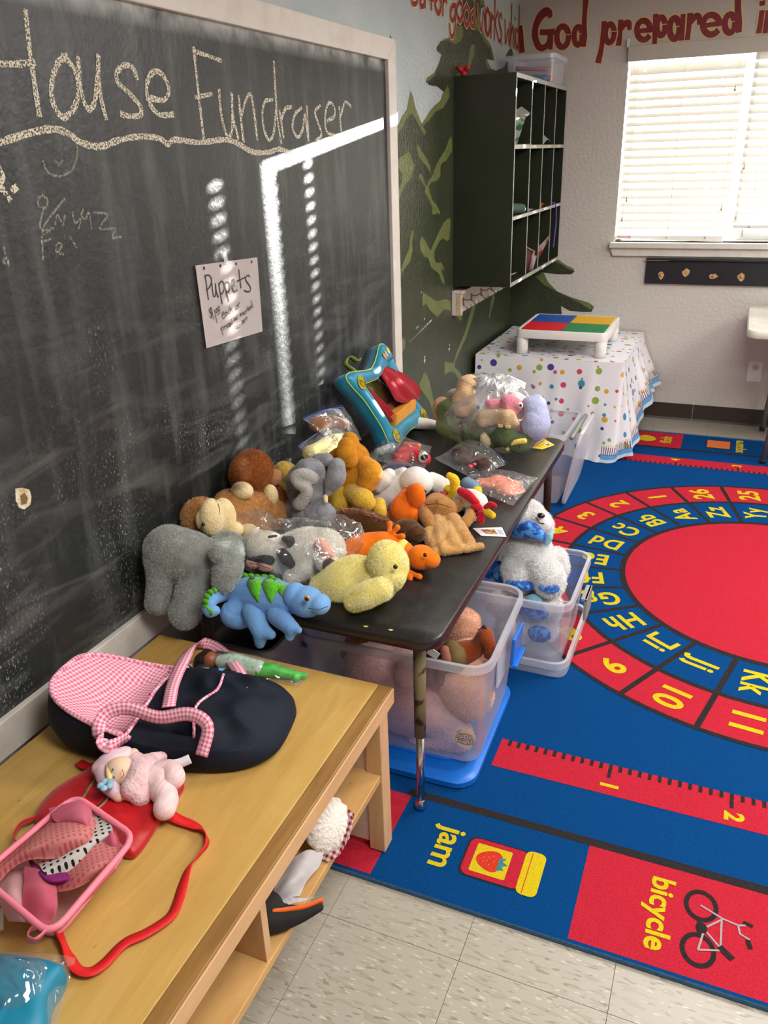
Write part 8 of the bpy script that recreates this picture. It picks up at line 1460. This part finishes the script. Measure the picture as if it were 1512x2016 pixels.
# lining and cover are one quilted surface inside the rim, split where the cover begins
def inner(nm, mat, test, hfun, nr=26):
    bm = bmesh.new(); V = {}
    def g(i, j):
        i %= NA
        if (i, j) not in V:
            a = 2*PI*i/NA; k = 0.962*(j/nr); p = ov(a, k); V[(i, j)] = bm.verts.new((p.x, p.y, ZB+hfun(p, a, j/nr)))
        return V[(i, j)]
    for i in range(NA):
        for j in range(nr):
            p = ov(2*PI*(i+0.5)/NA, 0.962*(j+0.5)/nr)
            if not test(p): continue
            if j == 0: bm.faces.new((g(i, 1), g(i+1, 1), g(0, 0)))
            else: bm.faces.new((g(i, j), g(i, j+1), g(i+1, j+1), g(i+1, j)))
    return from_bm(nm, bm, mat, dc, smooth=True)
ca, sa = math.cos(tilt), math.sin(tilt)
def loc(p): d = p-cxy; return d.x*ca+d.y*sa, -d.x*sa+d.y*ca
CUT = -0.035
def h_lin(p, a, r):
    lx, ly = loc(p); base = 0.034+0.030*max(0, (-lx-0.06)/0.18)+0.006*math.sin(lx*70)*(abs(ly) < 0.11); edge = max(0, (r-0.66)/0.34)**0.75
    return base*(1-edge)+rimh(a)*edge
def h_cov(p, a, r):
    lx, ly = loc(p); dome = 0.074+0.012*math.cos(ly*12)-0.07*max(0, ly)-0.05*max(0, lx-0.10)*1.2; w = 0.026*(1-abs(mnoise.noise(Vector((lx*11, ly*16, 3))))*2.6)*min(1, (lx+0.05)*8)
    e = max(0, (r-0.72)/0.28)**1.5; return (dome+w*0.8)*(1-e)+rimh(a)*e
inner('lining', M_gingo, lambda p: loc(p)[0] < CUT+0.01, h_lin); inner('cover', M_navy, lambda p: loc(p)[0] > CUT-0.004, h_cov)
def onc(lx, ly, dz=0.004):
    p = cxy+Vector((lx*ca-ly*sa, lx*sa+ly*ca)); a = math.atan2(ly/rb, lx/ra); r = min(1, math.hypot(lx/ra, ly/rb)); return Vector((p.x, p.y, ZB+h_cov(p, a, r)+dz))
tube('cover_piping', [onc(CUT+0.003, y, 0.002) for y in (-0.135, -0.10, -0.05, 0.0, 0.05, 0.10, 0.135)], 0.0042, M_gingo, dc, 8, 5); 
tube('rim_piping', [(ov(a, 0.957).x, ov(a, 0.957).y, ZB+rimh(a)+0.001) for a in [math.radians(d) for d in range(92, 269, 8)]], 0.0052, M_gingo, dc, 8, 2)
tube('front_seam', [onc(0.10, -0.115, 0.001), onc(0.085, -0.06, 0.001), onc(0.105, 0.0, 0.001), onc(0.095, 0.06, 0.001)], 0.0032, M_gingo, dc, 6, 5)
strap('handle', [(0.368,0.961,0.552),(0.325,1.035,0.548),(0.272,1.14,0.525),(0.211,1.255,0.48),(0.224,1.297,0.46),(0.3,1.258,0.47),(0.416,1.147,0.515),(0.455,1.088,0.528)], [(1, 0.2, 0)]*3+[(0.6, 0.9, 0.3)]*2+[(1, 0.3, 0.2)]*3, 0.027, M_ging, dc)
strap('handle', [(0.327,0.881,0.528),(0.317,0.837,0.535),(0.29,0.848,0.555),(0.283,0.88,0.57),(0.315,0.905,0.575),(0.377,0.919,0.56),(0.441,0.933,0.575),(0.487,0.925,0.565),(0.489,0.893,0.52)], [(0.3, 1, 0.6), (0, 1, 0.3), (-0.9, 0.3, 0.4), (-0.3, 0.6, 1), (0.1, 0.5, 1), (0.2, 0.4, 1), (0.4, 0.5, 0.8), (1, 0.2, 0.2), (1, 0.1, 0)], 0.026, M_ging, dc)
lb_ = [onc(0.035, 0.092, 0.004), onc(0.078, 0.092, 0.004), onc(0.078, 0.110, 0.004), onc(0.035, 0.110, 0.004)]; flat('brand_label', lb_, pbr('label_sky', (70, 168, 224), 0.6), dc, (0, 0, 1)); brush('label_lettering', [[lb_[0].lerp(lb_[1], 0.12+0.07*k).lerp(lb_[3].lerp(lb_[2], 0.12+0.07*k), 0.22+0.22*(k % 2))+Vector((0, 0, 0.0012)) for k in range(11)]], 0.0022, (0, 0, 1), M_pw, dc, k=4)
# ---- mermaid doll in a bag
md_ = thing('mermaid_doll', 'mermaid doll with green tail and dark hair in a clear bag on the bench', 'doll', [(0.352,1.27,0.446)][0])
M_skin = pbr('doll_skin', (150, 84, 56), 0.45); M_sil = pbr('glitter_silver', (222, 234, 222), 0.25, (160, 200, 172), 90, metal=0.15); M_gtail = pbr('tail_green', (66, 168, 62), 0.4, (96, 196, 92), 60)
soft('torso', [LL([(0.304,1.231,0.47,0.016),(0.336,1.235,0.472,0.019),(0.375,1.237,0.47,0.017),(0.403,1.242,0.468,0.016)])], M_sil, md_, 0.003, 2, 0.002, floor=ZB+0.001); soft('tail', [LL([(0.398,1.24,0.468,0.017),(0.435,1.251,0.464,0.014),(0.47,1.258,0.458,0.01),(0.504,1.269,0.454,0.006)]), LL([(0.47,1.263,0.456,0.009),(0.487,1.256,0.454,0.009)])], M_gtail, md_, 0.003, 2, 0, floor=ZB+0.001)
soft('head', [BB([(0.275,1.228,0.472)][0], (0.019, 0.018, 0.018))], M_skin, md_, 0.003, 2, 0, floor=ZB+0.001); soft('hair', [LL([(0.265,1.23,0.474,0.02),(0.253,1.217,0.468,0.018),(0.248,1.21,0.46,0.01)]), LL([(0.278,1.256,0.466,0.012),(0.295,1.264,0.462,0.01)])], pbr('doll_hair_black', (26, 20, 20), 0.35, (50, 36, 34), 60), md_, 0.003, 2, 0.002, floor=ZB+0.001)
soft('arm', [LL([(0.31,1.212,0.462,0.006),(0.348,1.212,0.46,0.005),(0.391,1.23,0.47,0.005)])], M_skin, md_, 0.0025, 1, 0); soft('arm', [LL([(0.267,1.26,0.458,0.006),(0.273,1.284,0.456,0.005)])], M_skin, md_, 0.0025, 1, 0)
pouch('doll_bag', 'narrow clear bag around the mermaid doll', [(0.22,1.216,0.455),(0.244,1.284,0.455),(0.512,1.284,0.45),(0.508,1.235,0.448)], 0.026, 12, zip_=False, lift=0.001, wr=0.010, group=None)
ht = thing('hang_tag', 'blue and white barcode tag at the mermaid doll', 'tag', [(0.261,1.204,0.45)][0]); q3 = [(0.225,1.21,0.456),(0.234,1.226,0.458),(0.31,1.202,0.452),(0.304,1.181,0.45)]; prism('tag_card', q3, (0, 0, 0.0008), M_pw, ht); v3 = [Vector(p)+Vector((0, 0, 0.0011)) for p in q3]; flat('blue_band', [v3[0].lerp(v3[3], 0.62), v3[1].lerp(v3[2], 0.62), v3[2], v3[3]], pbr('tag_blue', (24, 80, 180), 0.5), ht, (0, 0, 1))
for k in range(6): flat('barcode_bar', [v3[0].lerp(v3[3], 0.24+0.05*k).lerp(v3[1].lerp(v3[2], 0.24+0.05*k), a) for a in (0.3, 0.8)]+[v3[0].lerp(v3[3], 0.265+0.05*k).lerp(v3[1].lerp(v3[2], 0.265+0.05*k), a) for a in (0.8, 0.3)], M_ink, ht, (0, 0, 1))
# ---- red backpack with long strap
M_rsat = pbr('satin_red', (196, 12, 22), 0.45, (176, 8, 18), 7, bump=0.25, bscale=26, sheen=0.2); M_rweb = pbr('webbing_red', (222, 20, 26), 0.6, (206, 16, 24), 200); M_zipr = pbr('zipper_bronze', (150, 116, 84), 0.4, (196, 160, 120), 160, metal=0.4); M_dk = M_hole
rp = thing('red_backpack', 'flat red satin toy backpack with two zippers under the rag doll', 'backpack', [(0.354,0.755,0.446)][0])
ol_ = catmull([(p[0], p[1], 0) for p in [(0.281,0.881,0.448),(0.367,0.886,0.448),(0.45,0.876,0.448),(0.46,0.834,0.448),(0.467,0.783,0.448),(0.478,0.712,0.448),(0.465,0.693,0.448),(0.406,0.694,0.448),(0.302,0.694,0.448),(0.247,0.701,0.448),(0.228,0.759,0.448),(0.244,0.824,0.448)]], 6, True); ccn = sum((Vector(p) for p in ol_), Vector())/len(ol_)
loft('pack_body', [[Vector((ccn.x+(p.x-ccn.x)*k, ccn.y+(p.y-ccn.y)*k, ZB+z+0.003*mnoise.noise(p*14+Vector((z*40, 0, 0)))*(z > 0))) for p in ol_] for k, z in ((0.97, 0.0), (1.0, 0.006), (1.0, 0.012), (0.95, 0.020), (0.8, 0.026), (0.5, 0.030), (0.2, 0.031), (0.02, 0.031))], M_rsat, rp, True, True)
for pts in ([(0.293,0.839,0.474),(0.302,0.793,0.474),(0.312,0.755,0.474),(0.311,0.723,0.473)], [(0.354,0.801,0.476),(0.359,0.764,0.476),(0.354,0.735,0.476)]):
    strap('zipper', pts, [(1, 0.9, 0)]*len(pts), 0.012, M_dk, rp); strap('zipper_teeth', [Vector(p)+Vector((0, 0, 0.0014)) for p in pts], [(1, 0.9, 0)]*len(pts), 0.006, M_zipr, rp)
strap('pack_loop', [(0.212,0.853,0.452),(0.239,0.846,0.456),(0.255,0.852,0.46)], [(0, 1, 0)]*3, 0.018, M_rweb, rp); strap('side_loop', [(0.248,0.702,0.455),(0.249,0.669,0.47),(0.254,0.648,0.462),(0.263,0.649,0.45)], [(0.4, -0.4, 1)]*4, 0.020, M_rsat, rp)
strap('long_strap', [(0.456,0.801,0.462),(0.494,0.797,0.454),(0.531,0.797,0.45),(0.566,0.784,0.452),(0.58,0.753,0.456),(0.576,0.716,0.452),(0.587,0.683,0.45),(0.6,0.651,0.45),(0.605,0.623,0.45),(0.589,0.587,0.45),(0.568,0.558,0.45),(0.562,0.519,0.45),(0.551,0.5,0.451),(0.527,0.498,0.452),(0.494,0.516,0.452),(0.449,0.542,0.45)], [(0.3, -1, 0), (0.3, -1, 0), (0.3, -1, 0.3), (-0.7, 0.3, 1.0), (0.3, 0.5, 1.0), (0.8, 0.3, 0.9), (1, 0.1, 0.5), (1, 0.1, 0.4), (1, -0.4, 0.3), (0.5, -1, 0.2), (0.5, -1, 0.2), (0.7, -1, 0.2), (0.1, -1, 0.3), (-0.7, -0.6, 0.5), (-1, 0.2, 0.5), (-1, 0.2, 0.3)], 0.021, M_rweb, rp)
# ---- rag doll
rd = thing('rag_doll', 'small pink rag doll with a flower headband lying on the red backpack', 'doll', [(0.409,0.81,0.477)][0])
M_dpk = plushmat('velour_pink', (232, 188, 192), (240, 204, 206)); M_dfc = pbr('doll_face', (240, 206, 176), 0.8); M_dhood = pbr('satin_lilac', (226, 188, 204), 0.35, (236, 206, 218), 20); M_dst = pbr('knit_pale_pink', (240, 214, 214), 0.9, (228, 188, 190), 140, stretch=(1, 0.1, 1)); M_dss = M_dst
fz = 0.500
soft('head', [BB([(0.355,0.82,0.502)][0], (0.029, 0.027, 0.025))], M_dfc, rd, 0.003, 2, 0); soft('hood', [LL([(0.309,0.814,0.5,0.014),(0.322,0.83,0.508,0.018),(0.34,0.852,0.508,0.017)]), LL([(0.324,0.81,0.496,0.018),(0.35,0.791,0.492,0.016),(0.373,0.781,0.49,0.012)])], M_dhood, rd, 0.003, 2, 0.001); soft('hair', [LL([(0.334,0.812,0.514,0.005),(0.347,0.798,0.515,0.005),(0.357,0.789,0.512,0.005)])], pbr('doll_hair_blond', (236, 206, 140), 0.7), rd, 0.003, 2, 0.001)
soft('dress', [LL([(0.368,0.845,0.498,0.022),(0.4,0.822,0.5,0.026),(0.4,0.798,0.494,0.022)]), LL([(0.388,0.855,0.496,0.022),(0.41,0.835,0.492,0.022),(0.416,0.796,0.484,0.018)]), LL([(0.382,0.877,0.492,0.012),(0.392,0.898,0.486,0.008)])], M_dpk, rd, 0.003, 2, 0.002); soft('body', [LL([(0.418,0.831,0.492,0.026),(0.437,0.834,0.49,0.026)])], M_dst, rd, 0.003, 2, 0.002)
soft('leg', [LL([(0.423,0.849,0.494,0.022),(0.439,0.856,0.496,0.022),(0.458,0.844,0.5,0.02)])], M_dst, rd, 0.003, 2, 0.001); soft('leg', [LL([(0.447,0.819,0.488,0.022),(0.468,0.806,0.486,0.02),(0.477,0.787,0.482,0.019)])], M_dst, rd, 0.003, 2, 0.001)
for ch, hd in (([(0.379,0.855,0.5,0.013),(0.362,0.857,0.506,0.011)], [(0.353,0.86,0.508)]), ([(0.4,0.797,0.49,0.013),(0.386,0.788,0.486,0.011)], [(0.379,0.781,0.485)])):
    a = soft('arm', [LL(ch)], M_dpk, rd, 0.003, 2, 0); soft('hand', [BB(hd[0], (0.011, 0.011, 0.011))], M_dfc, a, 0.003, 1, 0)
for p in [(0.36,0.798,0.526),(0.375,0.783,0.525)]: eye(p, 0.0022, pbr('doll_eye_blue', (70, 110, 150), 0.3), rd)
stitch('smile', [(0.376,0.804,0.526),(0.388,0.795,0.526),(0.389,0.786,0.525)], 0.0007, rd, pbr('thread_red', (190, 70, 80), 0.8)); fc = Vector([(0.362,0.773,0.512)][0])
for k in range(5): soft('flower_petal', [BB(fc+Vector((0.009*math.cos(k*1.257), 0.009*math.sin(k*1.257), 0)), (0.006, 0.006, 0.003))], pbr('petal_blue', (150, 190, 214), 0.8), rd, 0.002, 1, 0)
strap('care_label', [(0.427,0.878,0.492),(0.442,0.887,0.494),(0.457,0.897,0.5)], [(0, 0.5, 1)]*3, 0.018, M_pw, rd)
# ---- clear pink case with doll clothes
cs = thing('doll_clothes_case', 'clear vinyl case with pink trim full of doll clothes on the red backpack', 'case', [(0.36,0.645,0.446)][0])
F_vin = film('vinyl_pink', (246, 206, 214), 0.22, 0.08, 0.12, crinkle=0.5, cscale=14, edge=0.4); M_ptrim = pbr('trim_pink', (240, 132, 152), 0.5)
Zt = 0.535; tp4 = [Vector(p) for p in [(0.35,0.713,0.535),(0.512,0.675,0.535),(0.517,0.481,0.535),(0.333,0.522,0.535)]]; bt4 = [Vector(p) for p in [(0.329,0.724,0.478),(0.474,0.687,0.478),(0.464,0.523,0.452),(0.292,0.553,0.456)]]
def rnd4(c4, r=0.16, n=5):
    out = []
    for i in range(4):
        p, a, b_ = c4[i], c4[i-1], c4[(i+1) % 4]
        s, e = p.lerp(a, r), p.lerp(b_, r)
        for k in range(n+1):
            t_ = k/n; out.append((1-t_)**2*s+2*t_*(1-t_)*p+t_*t_*e)
    return out
rt, rb_ = rnd4(tp4), rnd4(bt4); loft('case_wall', [rb_, [a.lerp(b_, 0.5)+Vector((0, 0, 0)) for a, b_ in zip(rb_, rt)], rt], F_vin, cs, True, False)
tube('rim_trim', rt, 0.0055, M_ptrim, cs, 8, closed=True); tube('base_trim', rb_, 0.0035, M_ptrim, cs, 8, closed=True)
strap('zip_tab', [(0.505,0.485,0.535),(0.497,0.47,0.53),(0.476,0.474,0.52),(0.463,0.49,0.512),(0.467,0.497,0.51)], [(0.4, 0, 1)]*5, 0.012, M_ptrim, cs); strap('flap_strip', [(0.487,0.646,0.49),(0.476,0.609,0.478),(0.468,0.569,0.468),(0.46,0.54,0.462)], [(0.3, 0.2, 1)]*4, 0.022, M_ptrim, cs)
def cloth_patch(nm, label, rows_, mat, amp=0.004, seed=0, sc=1.28):
    R = [catmull(r, 6) for r in rows_]; cols = [catmull(c, 6) for c in zip(*R)]; bm = bmesh.new(); cm = sum((p for c in cols for p in c), Vector())/sum(len(c) for c in cols)
    V = [[bm.verts.new(cm+Vector(((p.x-cm.x)*sc, (p.y-cm.y)*sc, p.z-cm.z))+Vector((0, 0, amp*mnoise.noise(p*26+Vector((seed, 0, 0)))+amp*0.5*mnoise.noise(p*60)))) for p in c] for c in cols]
    for a, b_ in zip(V, V[1:]):
        for k in range(len(a)-1): bm.faces.new((a[k], a[k+1], b_[k+1], b_[k]))
    bmesh.ops.solidify(bm, geom=bm.faces[:], thickness=0.0022)
    return tag(from_bm(nm, bm, mat, None, smooth=True), label, 'doll clothes', 'doll clothes in the case')
def dots(name, c1, c2, scale, rad):
    if name in MATS: return MATS[name]
    m = bpy.data.materials.new(name); m.use_nodes = True; MATS[name] = m; nt = m.node_tree; N = nt.nodes; Lk = nt.links; b = N['Principled BSDF']; b.inputs['Roughness'].default_value = 0.9
    tc = N.new('ShaderNodeTexCoord'); mp = N.new('ShaderNodeMapping'); mp.inputs['Rotation'].default_value = (0, 0, 0.7); Lk.new(tc.outputs['Object'], mp.inputs[0]); v = N.new('ShaderNodeTexVoronoi'); v.voronoi_dimensions = '2D'; v.inputs['Scale'].default_value = scale; v.inputs['Randomness'].default_value = 0.0; Lk.new(mp.outputs[0], v.inputs['Vector'])
    l = N.new('ShaderNodeMath'); l.operation = 'LESS_THAN'; l.inputs[1].default_value = rad; Lk.new(v.outputs['Distance'], l.inputs[0]); mx = N.new('ShaderNodeMix'); mx.data_type = 'RGBA'; Lk.new(l.outputs[0], mx.inputs[0]); mx.inputs[6].default_value = lin(c1); mx.inputs[7].default_value = lin(c2); Lk.new(mx.outputs[2], b.inputs['Base Color']); return m
D_pk = dots('cotton_pink_dots', (244, 160, 158), (226, 118, 118), 120, 0.26); D_wh = dots('cotton_white_dots', (242, 238, 232), (34, 30, 34), 95, 0.24); M_cpk = pbr('cotton_pink', (240, 122, 150), 0.9, (246, 140, 164), 20); M_purp = pbr('cotton_purple', (170, 50, 140), 0.8)
cloth_patch('doll_skirt', 'pink dotted doll skirt at the back of the clear case', [[(0.345,0.61,0.516),(0.371,0.647,0.541),(0.409,0.666,0.546),(0.426,0.66,0.526)], [(0.355,0.56,0.531),(0.39,0.587,0.561),(0.433,0.621,0.561),(0.442,0.633,0.536)], [(0.362,0.54,0.516),(0.383,0.577,0.536),(0.418,0.596,0.536),(0.431,0.625,0.526)]], D_pk)
cloth_patch('doll_dress', 'plain pink doll dress bunched at the case top', [[(0.344,0.672,0.531),(0.379,0.688,0.546),(0.387,0.701,0.531)], [(0.384,0.647,0.551),(0.421,0.658,0.566),(0.418,0.675,0.541)], [(0.405,0.665,0.531),(0.432,0.653,0.541),(0.428,0.649,0.526)]], M_cpk, seed=2)
cloth_patch('doll_dress', 'white doll dress with black dots across the case', [[(0.384,0.602,0.511),(0.406,0.641,0.526),(0.414,0.692,0.526)], [(0.421,0.58,0.531),(0.442,0.617,0.541),(0.459,0.663,0.536)], [(0.434,0.584,0.516),(0.452,0.613,0.526),(0.449,0.65,0.516)]], D_wh, 0.003, 3)
cloth_patch('purple_doll_vest', 'purple doll vest below the dotted dress', [[(0.356,0.596,0.506),(0.387,0.576,0.516),(0.393,0.572,0.506)], [(0.412,0.576,0.521),(0.435,0.561,0.531),(0.425,0.561,0.516)], [(0.432,0.597,0.511),(0.452,0.578,0.521),(0.442,0.573,0.506)]], M_purp, 0.002, 4)
cloth_patch('doll_shirt', 'pink dotted doll shirt at the right of the clear case', [[(0.427,0.624,0.506),(0.459,0.641,0.526),(0.479,0.654,0.516)], [(0.454,0.587,0.521),(0.487,0.601,0.541),(0.504,0.623,0.531)], [(0.439,0.573,0.496),(0.478,0.582,0.516),(0.484,0.618,0.506)]], D_pk, 0.005, 5)
cloth_patch('doll_shirt', 'pink doll trousers standing at the near end of the case', [[(0.384,0.565,0.516),(0.414,0.564,0.526),(0.442,0.558,0.516)], [(0.412,0.534,0.516),(0.447,0.53,0.531),(0.47,0.532,0.521)], [(0.421,0.518,0.496),(0.453,0.513,0.501),(0.466,0.522,0.496)]], M_cpk, 0.004, 6)
cloth_patch('doll_shirt', 'pink doll blouse at the far right corner of the case', [[(0.418,0.691,0.511),(0.44,0.69,0.526),(0.459,0.683,0.516)], [(0.449,0.663,0.521),(0.475,0.659,0.536),(0.485,0.66,0.521)], [(0.445,0.651,0.506),(0.468,0.65,0.516),(0.478,0.652,0.506)]], M_cpk, 0.004, 7)
cloth_patch('doll_blanket', 'pale pink blanket at the left of the clear case', [[(0.339,0.545,0.496),(0.35,0.559,0.506),(0.365,0.569,0.501)], [(0.375,0.518,0.501),(0.392,0.526,0.516),(0.406,0.533,0.506)], [(0.397,0.508,0.486),(0.415,0.512,0.491),(0.421,0.517,0.486)]], pbr('cotton_blush', (242, 196, 200), 0.9), 0.004, 8)
tag(prism('care_tag', [(0.368,0.51,0.49),(0.374,0.517,0.49),(0.376,0.505,0.455),(0.37,0.498,0.455)], (0.0006, 0, 0), M_pw), 'white care tag at the left picture edge beside the clear case', 'tag')
# ---- teal folded cloth in a bag at the near corner
ot = catmull([(p[0], p[1], 0) for p in [(0.393,0.43,0.47),(0.472,0.469,0.47),(0.521,0.478,0.47),(0.537,0.471,0.47),(0.546,0.433,0.47),(0.576,0.387,0.47),(0.543,0.345,0.47),(0.505,0.33,0.47)]], 6, True); cc2 = sum(ot, Vector())/len(ot)
tlg = loft('teal_cloth', [[Vector((cc2.x+(p.x-cc2.x)*k, cc2.y+(p.y-cc2.y)*k, ZB+0.002+z+0.003*mnoise.noise(p*16+Vector((z*30, 0, 0)))*(z > 0))) for p in ot] for k, z in ((0.95, 0.0), (0.99, 0.010), (1.0, 0.024), (0.97, 0.038), (0.9, 0.045), (0.6, 0.050), (0.3, 0.052), (0.02, 0.052))], pbr('fabric_teal', (18, 130, 160), 0.5, (14, 116, 148), 7), None, True, True)
tag(tlg, 'teal folded cloth inside a clear bag at the near bench corner', 'cloth')
pouch('clear_bag', 'crinkled clear bag around the teal cloth at the near bench corner', [(0.37,0.446,0.455),(0.517,0.509,0.452),(0.587,0.382,0.452),(0.499,0.331,0.455)], 0.062, 14, zip_=False, lift=0.001, wr=0.012, group=None)
# ================================================================ things in the bench cubby
SZ = 0.2483
hk = thing('knit_beret', 'cream knitted beret in the bench cubby', 'hat', [(0.655,1.048,0.26)][0])
M_knit = pbr('knit_cream', (226, 214, 204), 0.95, (238, 228, 220), 60, bump=0.5, bscale=120); hc = Vector([(0.683,1.021,0.3)][0])
ax = Vector((0.75, -0.25, 0.6)).normalized(); e1 = ax.cross(Vector((0, 0, 1))).normalized(); e2 = ax.cross(e1); bm = bmesh.new(); rings = []
for j in range(13):
    q = j/12; rad = 0.058*math.sin(min(1.0, q*1.25)*PI/2)*(1 if q < 0.8 else 1-(q-0.8)*1.2); hgt = 0.016*math.cos(q*PI)-0.03*max(0, q-0.7)
    rings.append([bm.verts.new(hc+ax*(hgt+0.0026*math.sin(16*a+0)*q*(1 if j < 11 else 0.4))+(e1*math.cos(a)+e2*math.sin(a))*max(0.001, rad*(1+0.022*math.sin(16*a)))) for a in [2*PI*k/96 for k in range(96)]])
for a, b_ in zip(rings, rings[1:]):
    for k in range(96): bm.faces.new((a[k], a[(k+1) % 96], b_[(k+1) % 96], b_[k]))
bm.faces.new(rings[0]); bm.faces.new(rings[-1][::-1])
o = from_bm('crown', bm, M_knit, hk, smooth=True)
for v in o.data.vertices: v.co.z = min(max(v.co.z, SZ+0.001), BZ-0.044)
tube('crown_band', [hc-ax*0.022+(e1*math.cos(a)+e2*math.sin(a))*0.045 for a in [2*PI*k/24 for k in range(24)]], 0.008, M_knit, hk, 8, closed=True)
def drape(nm, label, rows_, mat, cat, amp=0.005, seed=0):
    o = cloth_patch(nm, label, rows_, mat, amp, seed, 1.0); o['category'] = cat; del o['group']
    return o
drape('gingham_cloth', 'red and white gingham cloth hanging behind the cream beret', [[(0.677,1.074,0.29),(0.706,1.069,0.3),(0.714,1.07,0.29)], [(0.699,1.039,0.285),(0.721,1.042,0.29),(0.718,1.04,0.27)], [(0.693,0.995,0.262),(0.712,1.003,0.265),(0.716,0.998,0.255)], [(0.683,0.972,0.254),(0.698,0.97,0.254),(0.703,0.974,0.254)]], M_gred, 'cloth')
drape('white_cloth', 'crumpled white cloth in the bench cubby below the beret', [[(0.631,0.918,0.275),(0.667,0.94,0.3),(0.693,0.969,0.275)], [(0.636,0.879,0.27),(0.674,0.904,0.29),(0.696,0.941,0.27)], [(0.643,0.851,0.262),(0.67,0.87,0.28),(0.687,0.9,0.264)], [(0.647,0.838,0.255),(0.665,0.855,0.258),(0.687,0.875,0.255)]], pbr('cotton_white', (236, 232, 234), 0.8), 'cloth', 0.006, 3)
drape('white_cloth', 'white lining cloth tucked above the orange trimmed cap', [[(0.659,0.826,0.27),(0.679,0.852,0.275),(0.707,0.861,0.272)], [(0.672,0.809,0.285),(0.697,0.831,0.288),(0.733,0.864,0.286)]], MATS['cotton_white'], 'cloth', 0.003, 5)
cp = thing('black_cap', 'black cap with an orange trimmed edge sticking out of the bench cubby', 'hat', [(0.686,0.836,0.25)][0])
o = soft('crown', [LL([(0.659,0.796,0.276,0.026),(0.682,0.809,0.272,0.022),(0.714,0.828,0.272,0.014),(0.742,0.852,0.276,0.008)]), LL([(0.649,0.803,0.285,0.03),(0.658,0.811,0.285,0.026)])], pbr('felt_black', (22, 20, 20), 0.85), cp, 0.004, 3, 0.002, floor=SZ)
strap('orange_trim', [(0.677,0.795,0.298),(0.701,0.815,0.292),(0.726,0.836,0.288),(0.747,0.86,0.288)], [(0.2, 0.3, 1)]*4, 0.014, pbr('felt_orange', (236, 104, 34), 0.8), cp)
tag(soft('dark_bundle', [LL([(0.30, 0.95, SZ+0.05, 0.05), (0.45, 1.0, SZ+0.055, 0.055), (0.55, 1.08, SZ+0.05, 0.05)])], pbr('cloth_dark_red', (110, 20, 34), 0.9), None, 0.008, 3, 0.005, floor=SZ), 'dark red cloth bundle deep in the bench cubby', 'cloth')

bpy.data.scenes.remove(TMP)
